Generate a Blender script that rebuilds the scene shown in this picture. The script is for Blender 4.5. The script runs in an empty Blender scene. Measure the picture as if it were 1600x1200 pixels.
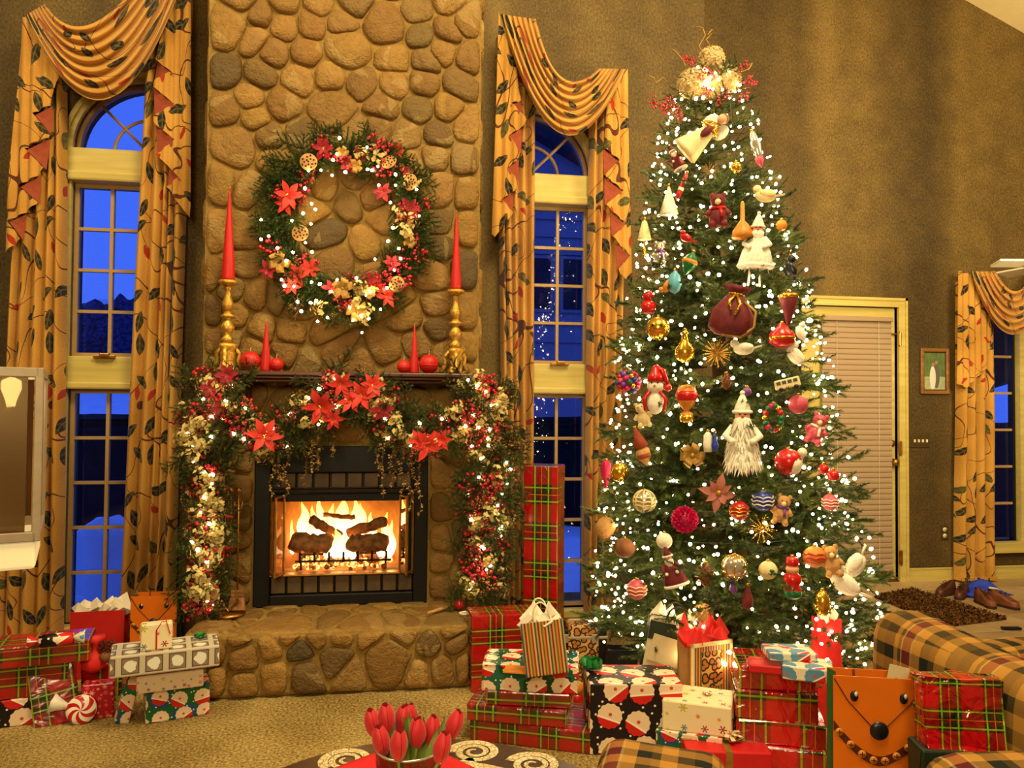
import bpy, bmesh, math, random
from mathutils import Vector, Matrix, Euler
rnd = random.Random(7)
SC = bpy.context.scene
COL = SC.collection
PI = math.pi

# ------------------------------------------------------------------ camera
F_PX = 1220.0
CAM = Vector((0.0, -4.6, 1.31))
_a, _p, _r = math.radians(9.2), math.radians(1.5), 0.008
FWD = Vector((math.sin(_a)*math.cos(_p), math.cos(_a)*math.cos(_p), math.sin(_p)))
_R0 = Vector((math.cos(_a), -math.sin(_a), 0)); _U0 = _R0.cross(FWD)
RIGHT = _R0*math.cos(_r) + _U0*math.sin(_r)
UP = _U0*math.cos(_r) - _R0*math.sin(_r)
cam_d = bpy.data.cameras.new('camera'); cam_d.sensor_width = 36.0; cam_d.lens = F_PX/1600*36
cam_d.clip_start = 0.05; cam_d.clip_end = 300
cam = bpy.data.objects.new('camera', cam_d); COL.objects.link(cam)
cam.matrix_world = Matrix(((RIGHT.x, UP.x, -FWD.x, CAM.x), (RIGHT.y, UP.y, -FWD.y, CAM.y), (RIGHT.z, UP.z, -FWD.z, CAM.z), (0, 0, 0, 1)))
SC.camera = cam
def ray(px, py): return FWD + RIGHT*((px-800)/F_PX) - UP*((py-600)/F_PX)
def aty(px, py, Y):
    d = ray(px, py); return CAM + d*((Y-CAM.y)/d.y)
def atz(px, py, z):
    d = ray(px, py); return CAM + d*((z-CAM.z)/d.z)
def atd(px, py, depth): return CAM + ray(px, py)*depth

# ------------------------------------------------------------------ world, lights, exposure
world = bpy.data.worlds.new('dusk_sky'); SC.world = world; world.use_nodes = True
_wt = world.node_tree; _wb = _wt.nodes['Background']
_wb.inputs['Color'].default_value = (0.05, 0.135, 0.84, 1); _wb.inputs['Strength'].default_value = 1.15
vs = SC.view_settings
vs.view_transform = 'Standard'; vs.look = 'None'; vs.exposure = 0.0; vs.gamma = 1.0; vs.use_curve_mapping = False
SC.cycles.max_bounces = 6; SC.cycles.diffuse_bounces = 3; SC.cycles.glossy_bounces = 3
SC.cycles.transmission_bounces = 4; SC.cycles.transparent_max_bounces = 8
SC.cycles.sample_clamp_indirect = 4.0; SC.cycles.sample_clamp_direct = 0
SC.cycles.caustics_reflective = False; SC.cycles.caustics_refractive = False
def area_light(name, loc, target, size, watts, color):
    d = bpy.data.lights.new(name, 'AREA'); d.shape = 'DISK'; d.size = size; d.energy = watts; d.color = color
    o = bpy.data.objects.new(name, d); COL.objects.link(o); o.location = loc
    o.rotation_euler = (Vector(target)-Vector(loc)).to_track_quat('-Z', 'Y').to_euler()
    return o
WARM = (1.0, 0.83, 0.46)
area_light('ceiling_lamp_glow', (0.9, -3.3, 4.9), (0.5, -1.2, 0.6), 1.6, 190, WARM)
area_light('front_fill_light', (-0.6, -6.4, 2.5), (0.6, -1.0, 0.3), 1.2, 95, WARM)  # unseen fill added behind the camera to brighten the lower room
area_light('ceiling_fill_light', (3.3, -2.4, 2.2), (4.4, -0.2, 4.2), 0.9, 125, WARM)  # added upward fill that brightens the sloped ceiling, no fixture stands here
area_light('ceiling_lamp_glow', (-2.2, -2.6, 4.6), (-0.8, 0, 2.2), 1.0, 55, WARM)
area_light('ceiling_lamp_glow', (3.2, -2.4, 3.6), (2.6, 0.5, 1.5), 1.2, 40, WARM)

# ------------------------------------------------------------------ mesh helpers
def srgb(r, g, b):
    f = lambda c: (c/255/12.92) if c <= 10 else ((c/255+0.055)/1.055)**2.4
    return (f(r), f(g), f(b), 1.0)
class MB:
    def __init__(s): s.v = []; s.f = []; s.m = []; s.uv = {}
    def add(s, verts, faces, mi=0, uvs=None):
        o = len(s.v); s.v += [Vector(p) for p in verts]
        for k, f in enumerate(faces):
            if uvs: s.uv[len(s.f)] = [uvs[i] for i in f]
            s.f.append([o+i for i in f]); s.m.append(mi)
        return s
    def box(s, a, b, mi=0):
        x0, y0, z0 = a; x1, y1, z1 = b
        return s.add([(x0,y0,z0),(x1,y0,z0),(x1,y1,z0),(x0,y1,z0),(x0,y0,z1),(x1,y0,z1),(x1,y1,z1),(x0,y1,z1)],
                     [(0,3,2,1),(4,5,6,7),(0,1,5,4),(1,2,6,5),(2,3,7,6),(3,0,4,7)], mi)
    def rbox(s, a, b, bev=0.01, seg=2, mi=0, cuts=0, jit=0):
        bm = bmesh.new(); bmesh.ops.create_cube(bm, size=1)
        d = Vector(b)-Vector(a); c = (Vector(a)+Vector(b))/2
        for v in bm.verts: v.co = Vector((v.co.x*d.x, v.co.y*d.y, v.co.z*d.z))
        bev = min(bev, 0.45*min(d))
        bmesh.ops.bevel(bm, geom=bm.edges[:], offset=bev, segments=seg, affect='EDGES', profile=0.5)
        if cuts: bmesh.ops.subdivide_edges(bm, edges=[e for e in bm.edges if e.calc_length() > 0.08], cuts=cuts, use_grid_fill=True)
        if jit:
            for v in bm.verts: v.co += Vector((rnd.uniform(-jit,jit), rnd.uniform(-jit,jit), rnd.uniform(-jit,jit)))
        bm.verts.index_update()
        s.add([v.co+c for v in bm.verts], [[v.index for v in f.verts] for f in bm.faces], mi); bm.free(); return s
    def tube(s, pts, r, n=6, mi=0, cap=True):
        pts = [Vector(p) for p in pts]; k = len(pts)
        rr = r if isinstance(r, (list, tuple)) else [r]*k
        vs_ = []; t0 = (pts[1]-pts[0]).normalized()
        ref = Vector((0,0,1)) if abs(t0.z) < 0.9 else Vector((1,0,0))
        nx = t0.cross(ref).normalized()
        for i in range(k):
            t = (pts[min(i+1,k-1)]-pts[max(i-1,0)])
            t = t.normalized() if t.length > 1e-9 else t0
            nx = (nx - t*nx.dot(t)); nx = nx.normalized() if nx.length > 1e-6 else t.orthogonal().normalized()
            ny = t.cross(nx)
            for j in range(n):
                a = 2*PI*j/n; vs_.append(pts[i]+nx*(math.cos(a)*rr[i])+ny*(math.sin(a)*rr[i]))
        fs = [(i*n+j, i*n+(j+1)%n, (i+1)*n+(j+1)%n, (i+1)*n+j) for i in range(k-1) for j in range(n)]
        if cap: fs += [tuple(range(n))[::-1], tuple((k-1)*n+j for j in range(n))]
        return s.add(vs_, fs, mi)
    def lathe(s, prof, n=16, c=(0,0,0), mi=0, sx=1, sy=1, lobes=0, lob=0):
        c = Vector(c); k = len(prof); vs_ = []
        for r, z in prof:
            for j in range(n):
                a = 2*PI*j/n; q = r*(1+(lob*math.cos(lobes*a) if lobes else 0))
                vs_.append(c+Vector((math.cos(a)*q*sx, math.sin(a)*q*sy, z)))
        fs = [(i*n+j, i*n+(j+1)%n, (i+1)*n+(j+1)%n, (i+1)*n+j) for i in range(k-1) for j in range(n)]
        if prof[0][0] > 1e-5: fs.append(tuple(range(n))[::-1])
        if prof[-1][0] > 1e-5: fs.append(tuple((k-1)*n+j for j in range(n)))
        return s.add(vs_, fs, mi)
    def ball(s, c, r, n=12, m=8, mi=0, sc=(1,1,1)):
        o = len(s.v); s.lathe([(max(1e-6, r*math.sin(PI*i/m)), -r*math.cos(PI*i/m)) for i in range(m+1)], n, (0,0,0), mi)
        c = Vector(c)
        for i in range(o, len(s.v)): p = s.v[i]; s.v[i] = c+Vector((p.x*sc[0], p.y*sc[1], p.z*sc[2]))
        return s
    def prism(s, poly, y0, y1, mi=0):            # polygon in x-z, extruded along y (y0 front)
        n = len(poly); vs_ = [(x, y0, z) for x, z in poly]+[(x, y1, z) for x, z in poly]
        fs = [tuple(range(n)), tuple(range(n, 2*n))[::-1]]+[(i, n+i, n+(i+1)%n, (i+1)%n) for i in range(n)]
        return s.add(vs_, fs, mi)
    def grid(s, fn, nu, nv, mi=0, uvfn=None, flip=False):
        vs_ = [fn(i/nu, j/nv) for j in range(nv+1) for i in range(nu+1)]
        uvs = [uvfn(i/nu, j/nv) for j in range(nv+1) for i in range(nu+1)] if uvfn else None
        fs = [(j*(nu+1)+i, j*(nu+1)+i+1, (j+1)*(nu+1)+i+1, (j+1)*(nu+1)+i) for j in range(nv) for i in range(nu)]
        if flip: fs = [f[::-1] for f in fs]
        return s.add(vs_, fs, mi, uvs)
    def xf(s, M, start=0):
        for i in range(start, len(s.v)): s.v[i] = M @ s.v[i]
        return s
    def merge(s, o, M=None):
        b = len(s.v); s.v += [(M @ p) if M else p.copy() for p in o.v]
        for k, f in enumerate(o.f):
            if k in o.uv: s.uv[len(s.f)] = o.uv[k]
            s.f.append([b+i for i in f]); s.m.append(o.m[k])
        return s
    def mesh(s, name, mats, smooth=False, off=None):
        me = bpy.data.meshes.new(name)
        vv = [p-off for p in s.v] if off else s.v
        me.from_pydata([tuple(p) for p in vv], [], s.f)
        for m in (mats if isinstance(mats, (list, tuple)) else [mats]): me.materials.append(m)
        if len(me.materials) > 1: me.polygons.foreach_set('material_index', s.m)
        if smooth: me.polygons.foreach_set('use_smooth', [True]*len(me.polygons))
        if len(s.f) < 60000:
            ul = me.uv_layers.new(name='UVMap').data
            for k, p in enumerate(me.polygons):
                if k in s.uv:
                    for q, li in enumerate(p.loop_indices): ul[li].uv = s.uv[k][q]
                else:
                    n = p.normal; ax = max(range(3), key=lambda i: abs(n[i]))
                    for q, li in enumerate(p.loop_indices):
                        c = me.vertices[p.vertices[q]].co
                        ul[li].uv = (c.y, c.z) if ax == 0 else (c.x, c.z) if ax == 1 else (c.x, c.y)
        me.update(); return me
    def build(s, name, mats, parent=None, smooth=False, world=False):
        off = Vector(parent.location) if (world and parent) else None
        if world and parent and parent.parent: off = off + Vector(parent.parent.location)
        return link(name, s.mesh(name, mats, smooth, off), parent)
def link(name, me, parent=None, loc=None):
    o = bpy.data.objects.new(name, me); COL.objects.link(o)
    if parent: o.parent = parent
    if loc is not None: o.location = loc
    return o
def tag(o, label=None, cat=None, group=None, kind=None):
    if label: o['label'] = label
    if cat: o['category'] = cat
    if group: o['group'] = group
    if kind: o['kind'] = kind
    return o
def thing(name, label, cat, loc=(0,0,0), rz=0, group=None, kind=None):
    o = bpy.data.objects.new(name, None); COL.objects.link(o); o.empty_display_size = 0.05
    o.location = loc; o.rotation_euler = (0, 0, rz); return tag(o, label, cat, group, kind)
def T(x, y=None, z=None): return Matrix.Translation((x, y, z)) if y is not None else Matrix.Translation(x)
def RX(d): return Matrix.Rotation(math.radians(d), 4, 'X')
def RY(d): return Matrix.Rotation(math.radians(d), 4, 'Y')
def RZ(d): return Matrix.Rotation(math.radians(d), 4, 'Z')
def SCL(x, y=None, z=None): return Matrix.Diagonal((x, y if y is not None else x, z if z is not None else x, 1))
def place(o, M):
    o.matrix_local = M; return o

# ------------------------------------------------------------------ material helpers: sockets with operators
class E:
    def __init__(s, nt, sock): s.nt = nt; s.s = sock
    def _m(s, op, *a):
        n = s.nt.nodes.new('ShaderNodeMath'); n.operation = op
        for i, x in enumerate((s,)+a):
            if isinstance(x, E): s.nt.links.new(x.s, n.inputs[i])
            else: n.inputs[i].default_value = x
        return E(s.nt, n.outputs[0])
    def __add__(s, o): return s._m('ADD', o)
    def __sub__(s, o): return s._m('SUBTRACT', o)
    def __mul__(s, o): return s._m('MULTIPLY', o)
    def __truediv__(s, o): return s._m('DIVIDE', o)
    __radd__ = __add__; __rmul__ = __mul__
    def __rsub__(s, o): return (s*-1.0)+o
    def __gt__(s, o): return s._m('GREATER_THAN', o)
    def __lt__(s, o): return s._m('LESS_THAN', o)
    def abs(s): return s._m('ABSOLUTE')
    def fract(s): return s._m('FRACT')
    def sin(s): return s._m('SINE')
    def cos(s): return s._m('COSINE')
    def sqrt(s): return s._m('SQRT')
    def max(s, o): return s._m('MAXIMUM', o)
    def min(s, o): return s._m('MINIMUM', o)
    def atan2(s, o): return s._m('ARCTAN2', o)
    def clamp(s): return s.max(0.0).min(1.0)
class Mat:
    def __init__(s, name, rough=0.6, metal=0.0, spec=0.4):
        s.m = bpy.data.materials.new(name); s.m.use_nodes = True; s.nt = s.m.node_tree
        s.b = s.nt.nodes['Principled BSDF']; s.b.inputs['Roughness'].default_value = rough
        s.b.inputs['Metallic'].default_value = metal; s.b.inputs['Specular IOR Level'].default_value = spec
    def node(s, t, **kw):
        n = s.nt.nodes.new(t)
        for k, v in kw.items(): setattr(n, k, v)
        return n
    def put(s, inp, x):
        if isinstance(x, E): s.nt.links.new(x.s, inp)
        elif x is not None: inp.default_value = x
    def coord(s, kind='UV'):
        return E(s.nt, s.node('ShaderNodeTexCoord').outputs[kind])
    def xyz(s, vec):
        n = s.node('ShaderNodeSeparateXYZ'); s.put(n.inputs[0], vec); return [E(s.nt, o) for o in n.outputs]
    def vec(s, x, y, z=0.0):
        n = s.node('ShaderNodeCombineXYZ')
        for i, q in enumerate((x, y, z)): s.put(n.inputs[i], q)
        return E(s.nt, n.outputs[0])
    def noise(s, vec, scale, detail=3, rough=0.5, dist=0.0):
        n = s.node('ShaderNodeTexNoise'); s.put(n.inputs['Vector'], vec)
        n.inputs['Scale'].default_value = scale; n.inputs['Detail'].default_value = detail
        n.inputs['Roughness'].default_value = rough; n.inputs['Distortion'].default_value = dist
        return E(s.nt, n.outputs[0])
    def voro(s, vec, scale, randomness=1.0, dims='2D'):
        n = s.node('ShaderNodeTexVoronoi', voronoi_dimensions=dims); s.put(n.inputs['Vector'], vec)
        n.inputs['Scale'].default_value = scale; n.inputs['Randomness'].default_value = randomness
        return E(s.nt, n.outputs['Distance']), E(s.nt, n.outputs['Color']), E(s.nt, n.outputs['Position'])
    def rand(s): return E(s.nt, s.node('ShaderNodeObjectInfo').outputs['Random'])
    def ramp(s, fac, stops, const=False):
        n = s.node('ShaderNodeValToRGB'); s.put(n.inputs[0], fac); r = n.color_ramp
        r.interpolation = 'CONSTANT' if const else 'LINEAR'
        while len(r.elements) < len(stops): r.elements.new(0.5)
        for e, (p, c) in zip(r.elements, stops): e.position = p; e.color = c
        return E(s.nt, n.outputs[0])
    def mix(s, fac, a, b, mode='MIX'):
        n = s.node('ShaderNodeMix', data_type='RGBA', blend_type=mode)
        s.put(n.inputs[0], fac); s.put(n.inputs[6], a); s.put(n.inputs[7], b); return E(s.nt, n.outputs[2])
    def color(s, c): s.put(s.b.inputs['Base Color'], c); return s
    def bump(s, h, strength=0.3, dist=0.01):
        n = s.node('ShaderNodeBump'); n.inputs['Strength'].default_value = strength; n.inputs['Distance'].default_value = dist
        s.put(n.inputs['Height'], h); s.nt.links.new(n.outputs[0], s.b.inputs['Normal']); return s
    def emit(s, col, strength):
        s.put(s.b.inputs['Emission Color'], col); s.put(s.b.inputs['Emission Strength'], strength); return s
def plain(name, c, rough=0.6, metal=0.0, var=0.15, scale=30.0, bump=0.0, coat=0.0, spec=0.4):
    m = Mat(name, rough, metal, spec); o = m.coord('Object')
    n = m.noise(o, scale, 3)
    dark = tuple(x*(1-var) for x in c[:3])+(1,); lite = tuple(min(1, x*(1+var)) for x in c[:3])+(1,)
    m.color(m.ramp(n, [(0.3, dark), (0.7, lite)]))
    if bump: m.bump(n, bump, 0.01)
    if coat: m.b.inputs['Coat Weight'].default_value = coat
    return m.m
# ------------------------------------------------------------------ materials of the room
def m_wallpaper():
    m = Mat('wallpaper', 0.75); o = m.coord('Object'); x, y, z = m.xyz(o)
    a = m.noise(m.vec(x*1.0, y, z*0.6), 95, 3, 0.7); b = m.noise(o, 7, 3); st = m.noise(m.vec(x*1.0, 0.0, z*0.03), 2.6, 1)
    c = m.ramp(a*0.5+b*0.15+st*0.35, [(0.36, srgb(54, 40, 14)), (0.5, srgb(90, 69, 29)), (0.64, srgb(128, 101, 49))])
    m.color(c); m.bump(a, 0.25, 0.004); return m.m
def m_stone():
    m = Mat('field_stone', 0.62, spec=0.35); o = m.coord('Object'); r = m.rand()
    base = m.ramp(r, [(0.0, srgb(154, 114, 50)), (0.16, srgb(176, 134, 58)), (0.3, srgb(138, 100, 44)), (0.42, srgb(182, 138, 66)), (0.55, srgb(158, 112, 48)),
                      (0.66, srgb(120, 100, 50)), (0.74, srgb(176, 132, 66)), (0.88, srgb(142, 104, 46)), (1.0, srgb(78, 72, 44))])
    n1 = m.noise(o, 8, 5, 0.7, 1.2); n2 = m.noise(o, 60, 3, 0.7); n3 = m.noise(o, 3.5, 2, 0.5, 1.5)
    c = m.mix(m.ramp(n1, [(0.35, (0,0,0,1)), (0.68, (1,1,1,1))]), base, m.mix(0.5, base, srgb(110, 70, 26)))
    c = m.mix((n3 > 0.6)*0.3, c, srgb(200, 170, 105)); c = m.mix(n2*0.4, c, srgb(84, 54, 20), 'MIX')
    m.color(c); m.bump(n1*0.9+n2*0.5+n3*0.8, 1.0, 0.02); return m.m
def m_mortar():
    m = Mat('mortar', 0.85); o = m.coord('Object'); n = m.noise(o, 40, 4, 0.7); k = m.noise(o, 5, 2)
    m.color(m.ramp(n*0.6+k*0.4, [(0.35, srgb(116, 88, 36)), (0.65, srgb(164, 128, 58))])); m.bump(n, 0.5, 0.01); return m.m
def m_carpet():
    m = Mat('carpet', 0.95, spec=0.1); o = m.coord('Object'); n = m.noise(o, 90, 3, 0.75); k = m.noise(o, 2.2, 2)
    m.color(m.ramp(n*0.75+k*0.25, [(0.38, srgb(104, 80, 40)), (0.5, srgb(176, 146, 84)), (0.62, srgb(226, 196, 128))])); m.bump(n, 0.9, 0.02); return m.m
def m_fabric(name='leaf_print_fabric', base=(200, 144, 56), seed=0.0):
    m = Mat(name, 0.8, spec=0.2); m.b.inputs['Sheen Weight'].default_value = 0.15
    uv = m.coord('UV'); u, v, _ = m.xyz(uv); u = u+seed; P = m.vec(u, v)
    S = 6.4
    d, col, pos = m.voro(P, S, 0.75); px, py, _ = m.xyz(pos); cr, cg, cb = m.xyz(col)
    lx = (u-px)*S; ly = (v-py)*S
    ang = (cr-0.5)*2.6+1.57; ca = ang.cos(); sa = ang.sin()
    a = lx*ca+ly*sa; b = ly*ca-lx*sa
    leaf = ((b.abs()/0.165)+(a/0.40)*(a/0.40)) < 1.0
    rib = (b.abs()) < 0.018
    hatch = (((a*26.0)+(b.abs()*24.0)).sin()) > 0.55
    isred = cg > 0.76
    petal = ((b.abs()/0.10)+(a/0.26)*(a/0.26)) < 1.0
    lcol = m.ramp(cb, [(0.0, srgb(26, 26, 20)), (0.4, srgb(44, 44, 26)), (0.7, srgb(76, 74, 34)), (0.9, srgb(28, 34, 32))], True)
    lcol = m.mix((rib+hatch*0.55).clamp()*0.45, lcol, srgb(150, 118, 58))
    nv = m.noise(m.vec(u, v*0.8), 3.1, 1, 0.3, 0.4); vine = ((nv-0.5).abs() < 0.0045)
    nb = m.noise(m.vec(u+7.3, v), 2.7, 1, 0.3, 0.4); vine2 = ((nb-0.52).abs() < 0.004)
    w = m.noise(P, 160, 2); g = m.noise(P, 3, 2)
    cloth = m.ramp(w*0.4+g*0.6, [(0.35, srgb(base[0]-26, base[1]-24, base[2]-14)), (0.65, srgb(base[0]+14, base[1]+14, base[2]+16))])
    c = m.mix(vine.max(vine2), cloth, srgb(90, 44, 24))
    c = m.mix(leaf*(1.0-isred), c, lcol); c = m.mix(petal*isred, c, srgb(168, 44, 24))
    m.color(c); m.bump(w, 0.1, 0.002); return m.m
def m_glass(name='window_glass', tint=(0.9, 0.95, 1, 1), refl=0.9):
    m = bpy.data.materials.new(name); m.use_nodes = True; nt = m.node_tree
    nt.nodes.remove(nt.nodes['Principled BSDF']); out = nt.nodes['Material Output']
    fr = nt.nodes.new('ShaderNodeFresnel'); fr.inputs[0].default_value = 1.5
    ml = nt.nodes.new('ShaderNodeMath'); ml.operation = 'MULTIPLY'; nt.links.new(fr.outputs[0], ml.inputs[0]); ml.inputs[1].default_value = refl
    t = nt.nodes.new('ShaderNodeBsdfTransparent'); t.inputs[0].default_value = tint
    g = nt.nodes.new('ShaderNodeBsdfGlossy'); g.inputs['Roughness'].default_value = 0.01
    mx = nt.nodes.new('ShaderNodeMixShader'); nt.links.new(ml.outputs[0], mx.inputs[0])
    nt.links.new(t.outputs[0], mx.inputs[1]); nt.links.new(g.outputs[0], mx.inputs[2]); nt.links.new(mx.outputs[0], out.inputs[0]); return m
def m_emit(name, c, s):
    m = Mat(name); m.color((0.8, 0.8, 0.8, 1)); m.emit(c, s); return m.m
def m_wood(name, c1, c2, rough=0.4, axis='x'):
    m = Mat(name, rough); o = m.coord('Object'); x, y, z = m.xyz(o)
    n = m.noise(m.vec(x*(2 if axis == 'x' else 30), y*30, z*(30 if axis == 'x' else 2)), 1.0, 4, 0.6)
    m.color(m.ramp(n, [(0.3, c1), (0.7, c2)])); m.bump(n, 0.1, 0.003); return m.m
M = {}
M['wallpaper'] = m_wallpaper(); M['stone'] = m_stone(); M['mortar'] = m_mortar(); M['carpet'] = m_carpet()
M['fabric'] = m_fabric(); M['glass'] = m_glass('window_glass', (0.92, 0.95, 1, 1), 1.0)
M['lining'] = plain('rust_lining', srgb(150, 64, 36), 0.8, var=0.12)
M['trim'] = m_wood('cream_trim', srgb(190, 166, 86), srgb(212, 190, 108), 0.4)
M['muntin'] = plain('muntin_paint', srgb(176, 140, 84), 0.45, var=0.06)
M['ceiling'] = plain('ceiling_paint', srgb(240, 214, 156), 0.85, var=0.04, scale=12)
M['backwall'] = plain('far_wall_paint', srgb(150, 122, 72), 0.85, var=0.06, scale=12)
M['snow'] = plain('snow', (0.85, 0.88, 0.95, 1), 0.8, var=0.05, scale=3, bump=0.2)
M['night_hedge'] = plain('dark_hedge', (0.004, 0.004, 0.006, 1), 0.95, var=0.5, scale=6)
M['night_siding'] = plain('house_siding', (0.30, 0.24, 0.28, 1), 0.8, var=0.1)
M['night_roof'] = plain('dark_shingle', (0.02, 0.018, 0.03, 1), 0.9, var=0.3, scale=20)
M['darkwood'] = m_wood('mantel_wood', srgb(60, 26, 10), srgb(96, 46, 20), 0.3)
M['black'] = plain('black_metal', (0.006, 0.005, 0.004, 1), 0.45, var=0.3, spec=0.3)
M['brass'] = plain('antique_brass', srgb(170, 120, 52), 0.35, 0.9, var=0.25, scale=25)
M['gold'] = plain('gilded_wood', srgb(206, 156, 62), 0.38, 0.55, var=0.35, scale=60, bump=0.4)
M['redwax'] = plain('red_wax', srgb(196, 30, 26), 0.45, var=0.06, scale=14)
M['wick'] = plain('wick', srgb(214, 196, 160), 0.9)
M['grilletile'] = plain('grille_tile', srgb(96, 74, 46), 0.5, var=0.25, scale=16)
M['refractory'] = plain('firebrick', srgb(196, 140, 78), 0.9, var=0.2, scale=18, bump=0.3)
M['bark'] = plain('charred_bark', srgb(150, 100, 58), 0.9, var=0.6, scale=26, bump=1.0)
M['needle'] = None
def m_needle(name, c1, c2):
    m = Mat(name, 0.5, spec=0.3); o = m.coord('Object'); n = m.noise(o, 22, 2)
    m.color(m.ramp(n*0.7+m.rand()*0.3, [(0.3, c1), (0.7, c2)])); return m.m
M['needle'] = m_needle('fir_needle', (0.016, 0.036, 0.008, 1), (0.11, 0.15, 0.026, 1))
M['needle_dark'] = m_needle('pine_needle', (0.02, 0.05, 0.014, 1), (0.10, 0.17, 0.03, 1))
M['twig'] = plain('brown_twig', srgb(78, 52, 26), 0.8)
M['bulb'] = m_emit('lit_bulb', (1.0, 0.74, 0.36, 1), 55.0)
M['bulb_cool'] = m_emit('lit_bulb_cool', (1.0, 0.82, 0.60, 1), 45.0)
M['wire'] = plain('green_wire', (0.01, 0.03, 0.012, 1), 0.6)
def m_petal(name, c1, c2):
    m = Mat(name, 0.55); o = m.coord('Object'); n = m.noise(o, 40, 2); m.color(m.mix(n, c1, c2)); m.b.inputs['Sheen Weight'].default_value = 0.2; return m.m
M['petal'] = m_petal('poinsettia_petal', srgb(190, 22, 16), srgb(224, 54, 34))
M['petal_dark'] = m_petal('crimson_petal', srgb(128, 10, 24), srgb(188, 26, 50))
M['berry'] = plain('red_berry', srgb(186, 20, 40), 0.25, var=0.3, coat=0.5)
M['cream_leaf'] = plain('dried_cream_leaf', srgb(214, 190, 120), 0.8, var=0.2)
M['vine_brown'] = plain('dried_vine', srgb(150, 112, 50), 0.8, var=0.3)
M['pod'] = plain('lotus_pod', srgb(190, 140, 80), 0.75, var=0.15); M['pod_hole'] = plain('lotus_seed_hole', srgb(52, 28, 12), 0.9)
M['gold_ribbon'] = plain('gold_ribbon', srgb(158, 118, 52), 0.4, 0.35, var=0.3)
M['white'] = plain('white_fluff', srgb(240, 228, 206), 0.9, var=0.08, bump=0.3, scale=60)
M['whiteplastic'] = plain('white_plastic', srgb(228, 214, 180), 0.4, var=0.03)
M['red'] = plain('red_gloss', srgb(190, 18, 20), 0.3, var=0.1, coat=0.3)
M['burgundy'] = plain('burgundy_velvet', srgb(104, 24, 28), 0.7, var=0.3)
M['pinkm'] = plain('pink_gloss', srgb(206, 80, 100), 0.35, var=0.15); M['magenta'] = plain('magenta_foil', srgb(200, 24, 84), 0.4, var=0.25)
M['purple'] = plain('purple_gloss', srgb(116, 60, 140), 0.4); M['blue'] = plain('blue_gloss', srgb(44, 60, 160), 0.3)
M['skyblue'] = plain('sky_blue_gloss', srgb(96, 168, 190), 0.4); M['green'] = plain('green_gloss', srgb(22, 96, 44), 0.35)
M['orange'] = plain('orange_gloss', srgb(214, 130, 40), 0.45); M['goldball'] = plain('gold_ball', srgb(222, 168, 56), 0.22, 0.8, var=0.15)
M['brown'] = plain('brown_matte', srgb(130, 80, 42), 0.7, var=0.25); M['tan'] = plain('tan_plush', srgb(196, 146, 86), 0.9, var=0.15, bump=0.4, scale=80)
M['skin'] = plain('painted_skin', srgb(226, 164, 122), 0.6); M['blackp'] = plain('black_paint', (0.01, 0.01, 0.012, 1), 0.3)
M['cream'] = plain('cream_paint', srgb(232, 206, 150), 0.6, var=0.1); M['silver'] = plain('pale_glass', srgb(214, 206, 186), 0.12, 0.7, var=0.1)
M['copper'] = plain('copper_pinecone', srgb(110, 50, 30), 0.35, 0.5, var=0.35)

# ------------------------------------------------------------------ room shell
def struct(mb, name, mat, parent=None, smooth=False):
    o = mb.build(name, mat, parent, smooth)
    if not parent: o['kind'] = 'structure'
    return o
XL, XR, YB, YD = -3.3, 5.2, -8.2, 0.78
XJ = aty(1100, 300, 0).x                      # the wall steps back here, behind the tree
WT = 0.16                                     # wall thickness
# quarter-arched windows beside the chimney: straight edge toward the chimney
W1 = dict(x0=aty(112, 400, 0).x, x1=aty(229, 400, 0).x, side=-1)
W2 = dict(x0=aty(826, 400, 0).x, x1=aty(919, 400, 0).x, side=1)
Z_SILL, Z_RAIL0, Z_RAIL1, Z_TR0, Z_TR1 = 0.10, 1.375, 1.555, 2.545, 2.70
def arch_pts(w, grow=0.0, n=14):
    r = w['x1']-w['x0']; cx = w['x1'] if w['side'] < 0 else w['x0']; out = []
    for i in range(n+1):
        a = PI/2*i/n
        out.append((cx+w['side']*(r+grow)*math.cos(a), Z_TR1+(r+grow)*math.sin(a)))
    return out                                # from the low outer corner up to the high inner corner
def hole_poly(w):
    p = arch_pts(w); lo = (p[0][0], Z_SILL); hi = (p[-1][0], Z_SILL); return [hi, lo]+p    # inner-bottom, outer-bottom, arch ...
ZTOP = 6.6
def wall_with_holes(x0, x1, holes, ztop):
    mb = MB(); cur = x0
    def slab(a, b, z0, z1): mb.box((a, 0, z0), (b, WT, z1))
    for w in holes:
        slab(cur, w['x0'], 0, ztop); slab(w['x0'], w['x1'], 0, Z_SILL)
        p = sorted(arch_pts(w)); poly = [(x, z) for x, z in p]
        for (xa, za), (xb, zb) in zip(poly[:-1], poly[1:]):
            mb.prism([(xa, za), (xb, zb), (xb, ztop), (xa, ztop)], 0, WT)
        cur = w['x1']
    slab(cur, x1, 0, ztop); return mb
struct(wall_with_holes(XL, XJ, [W1, W2], ZTOP), 'wall_front', M['wallpaper'])
mb = MB(); mb.box((XJ-0.02, WT, 0), (XJ, YD, ZTOP)); struct(mb, 'wall_return', M['wallpaper'])
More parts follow.
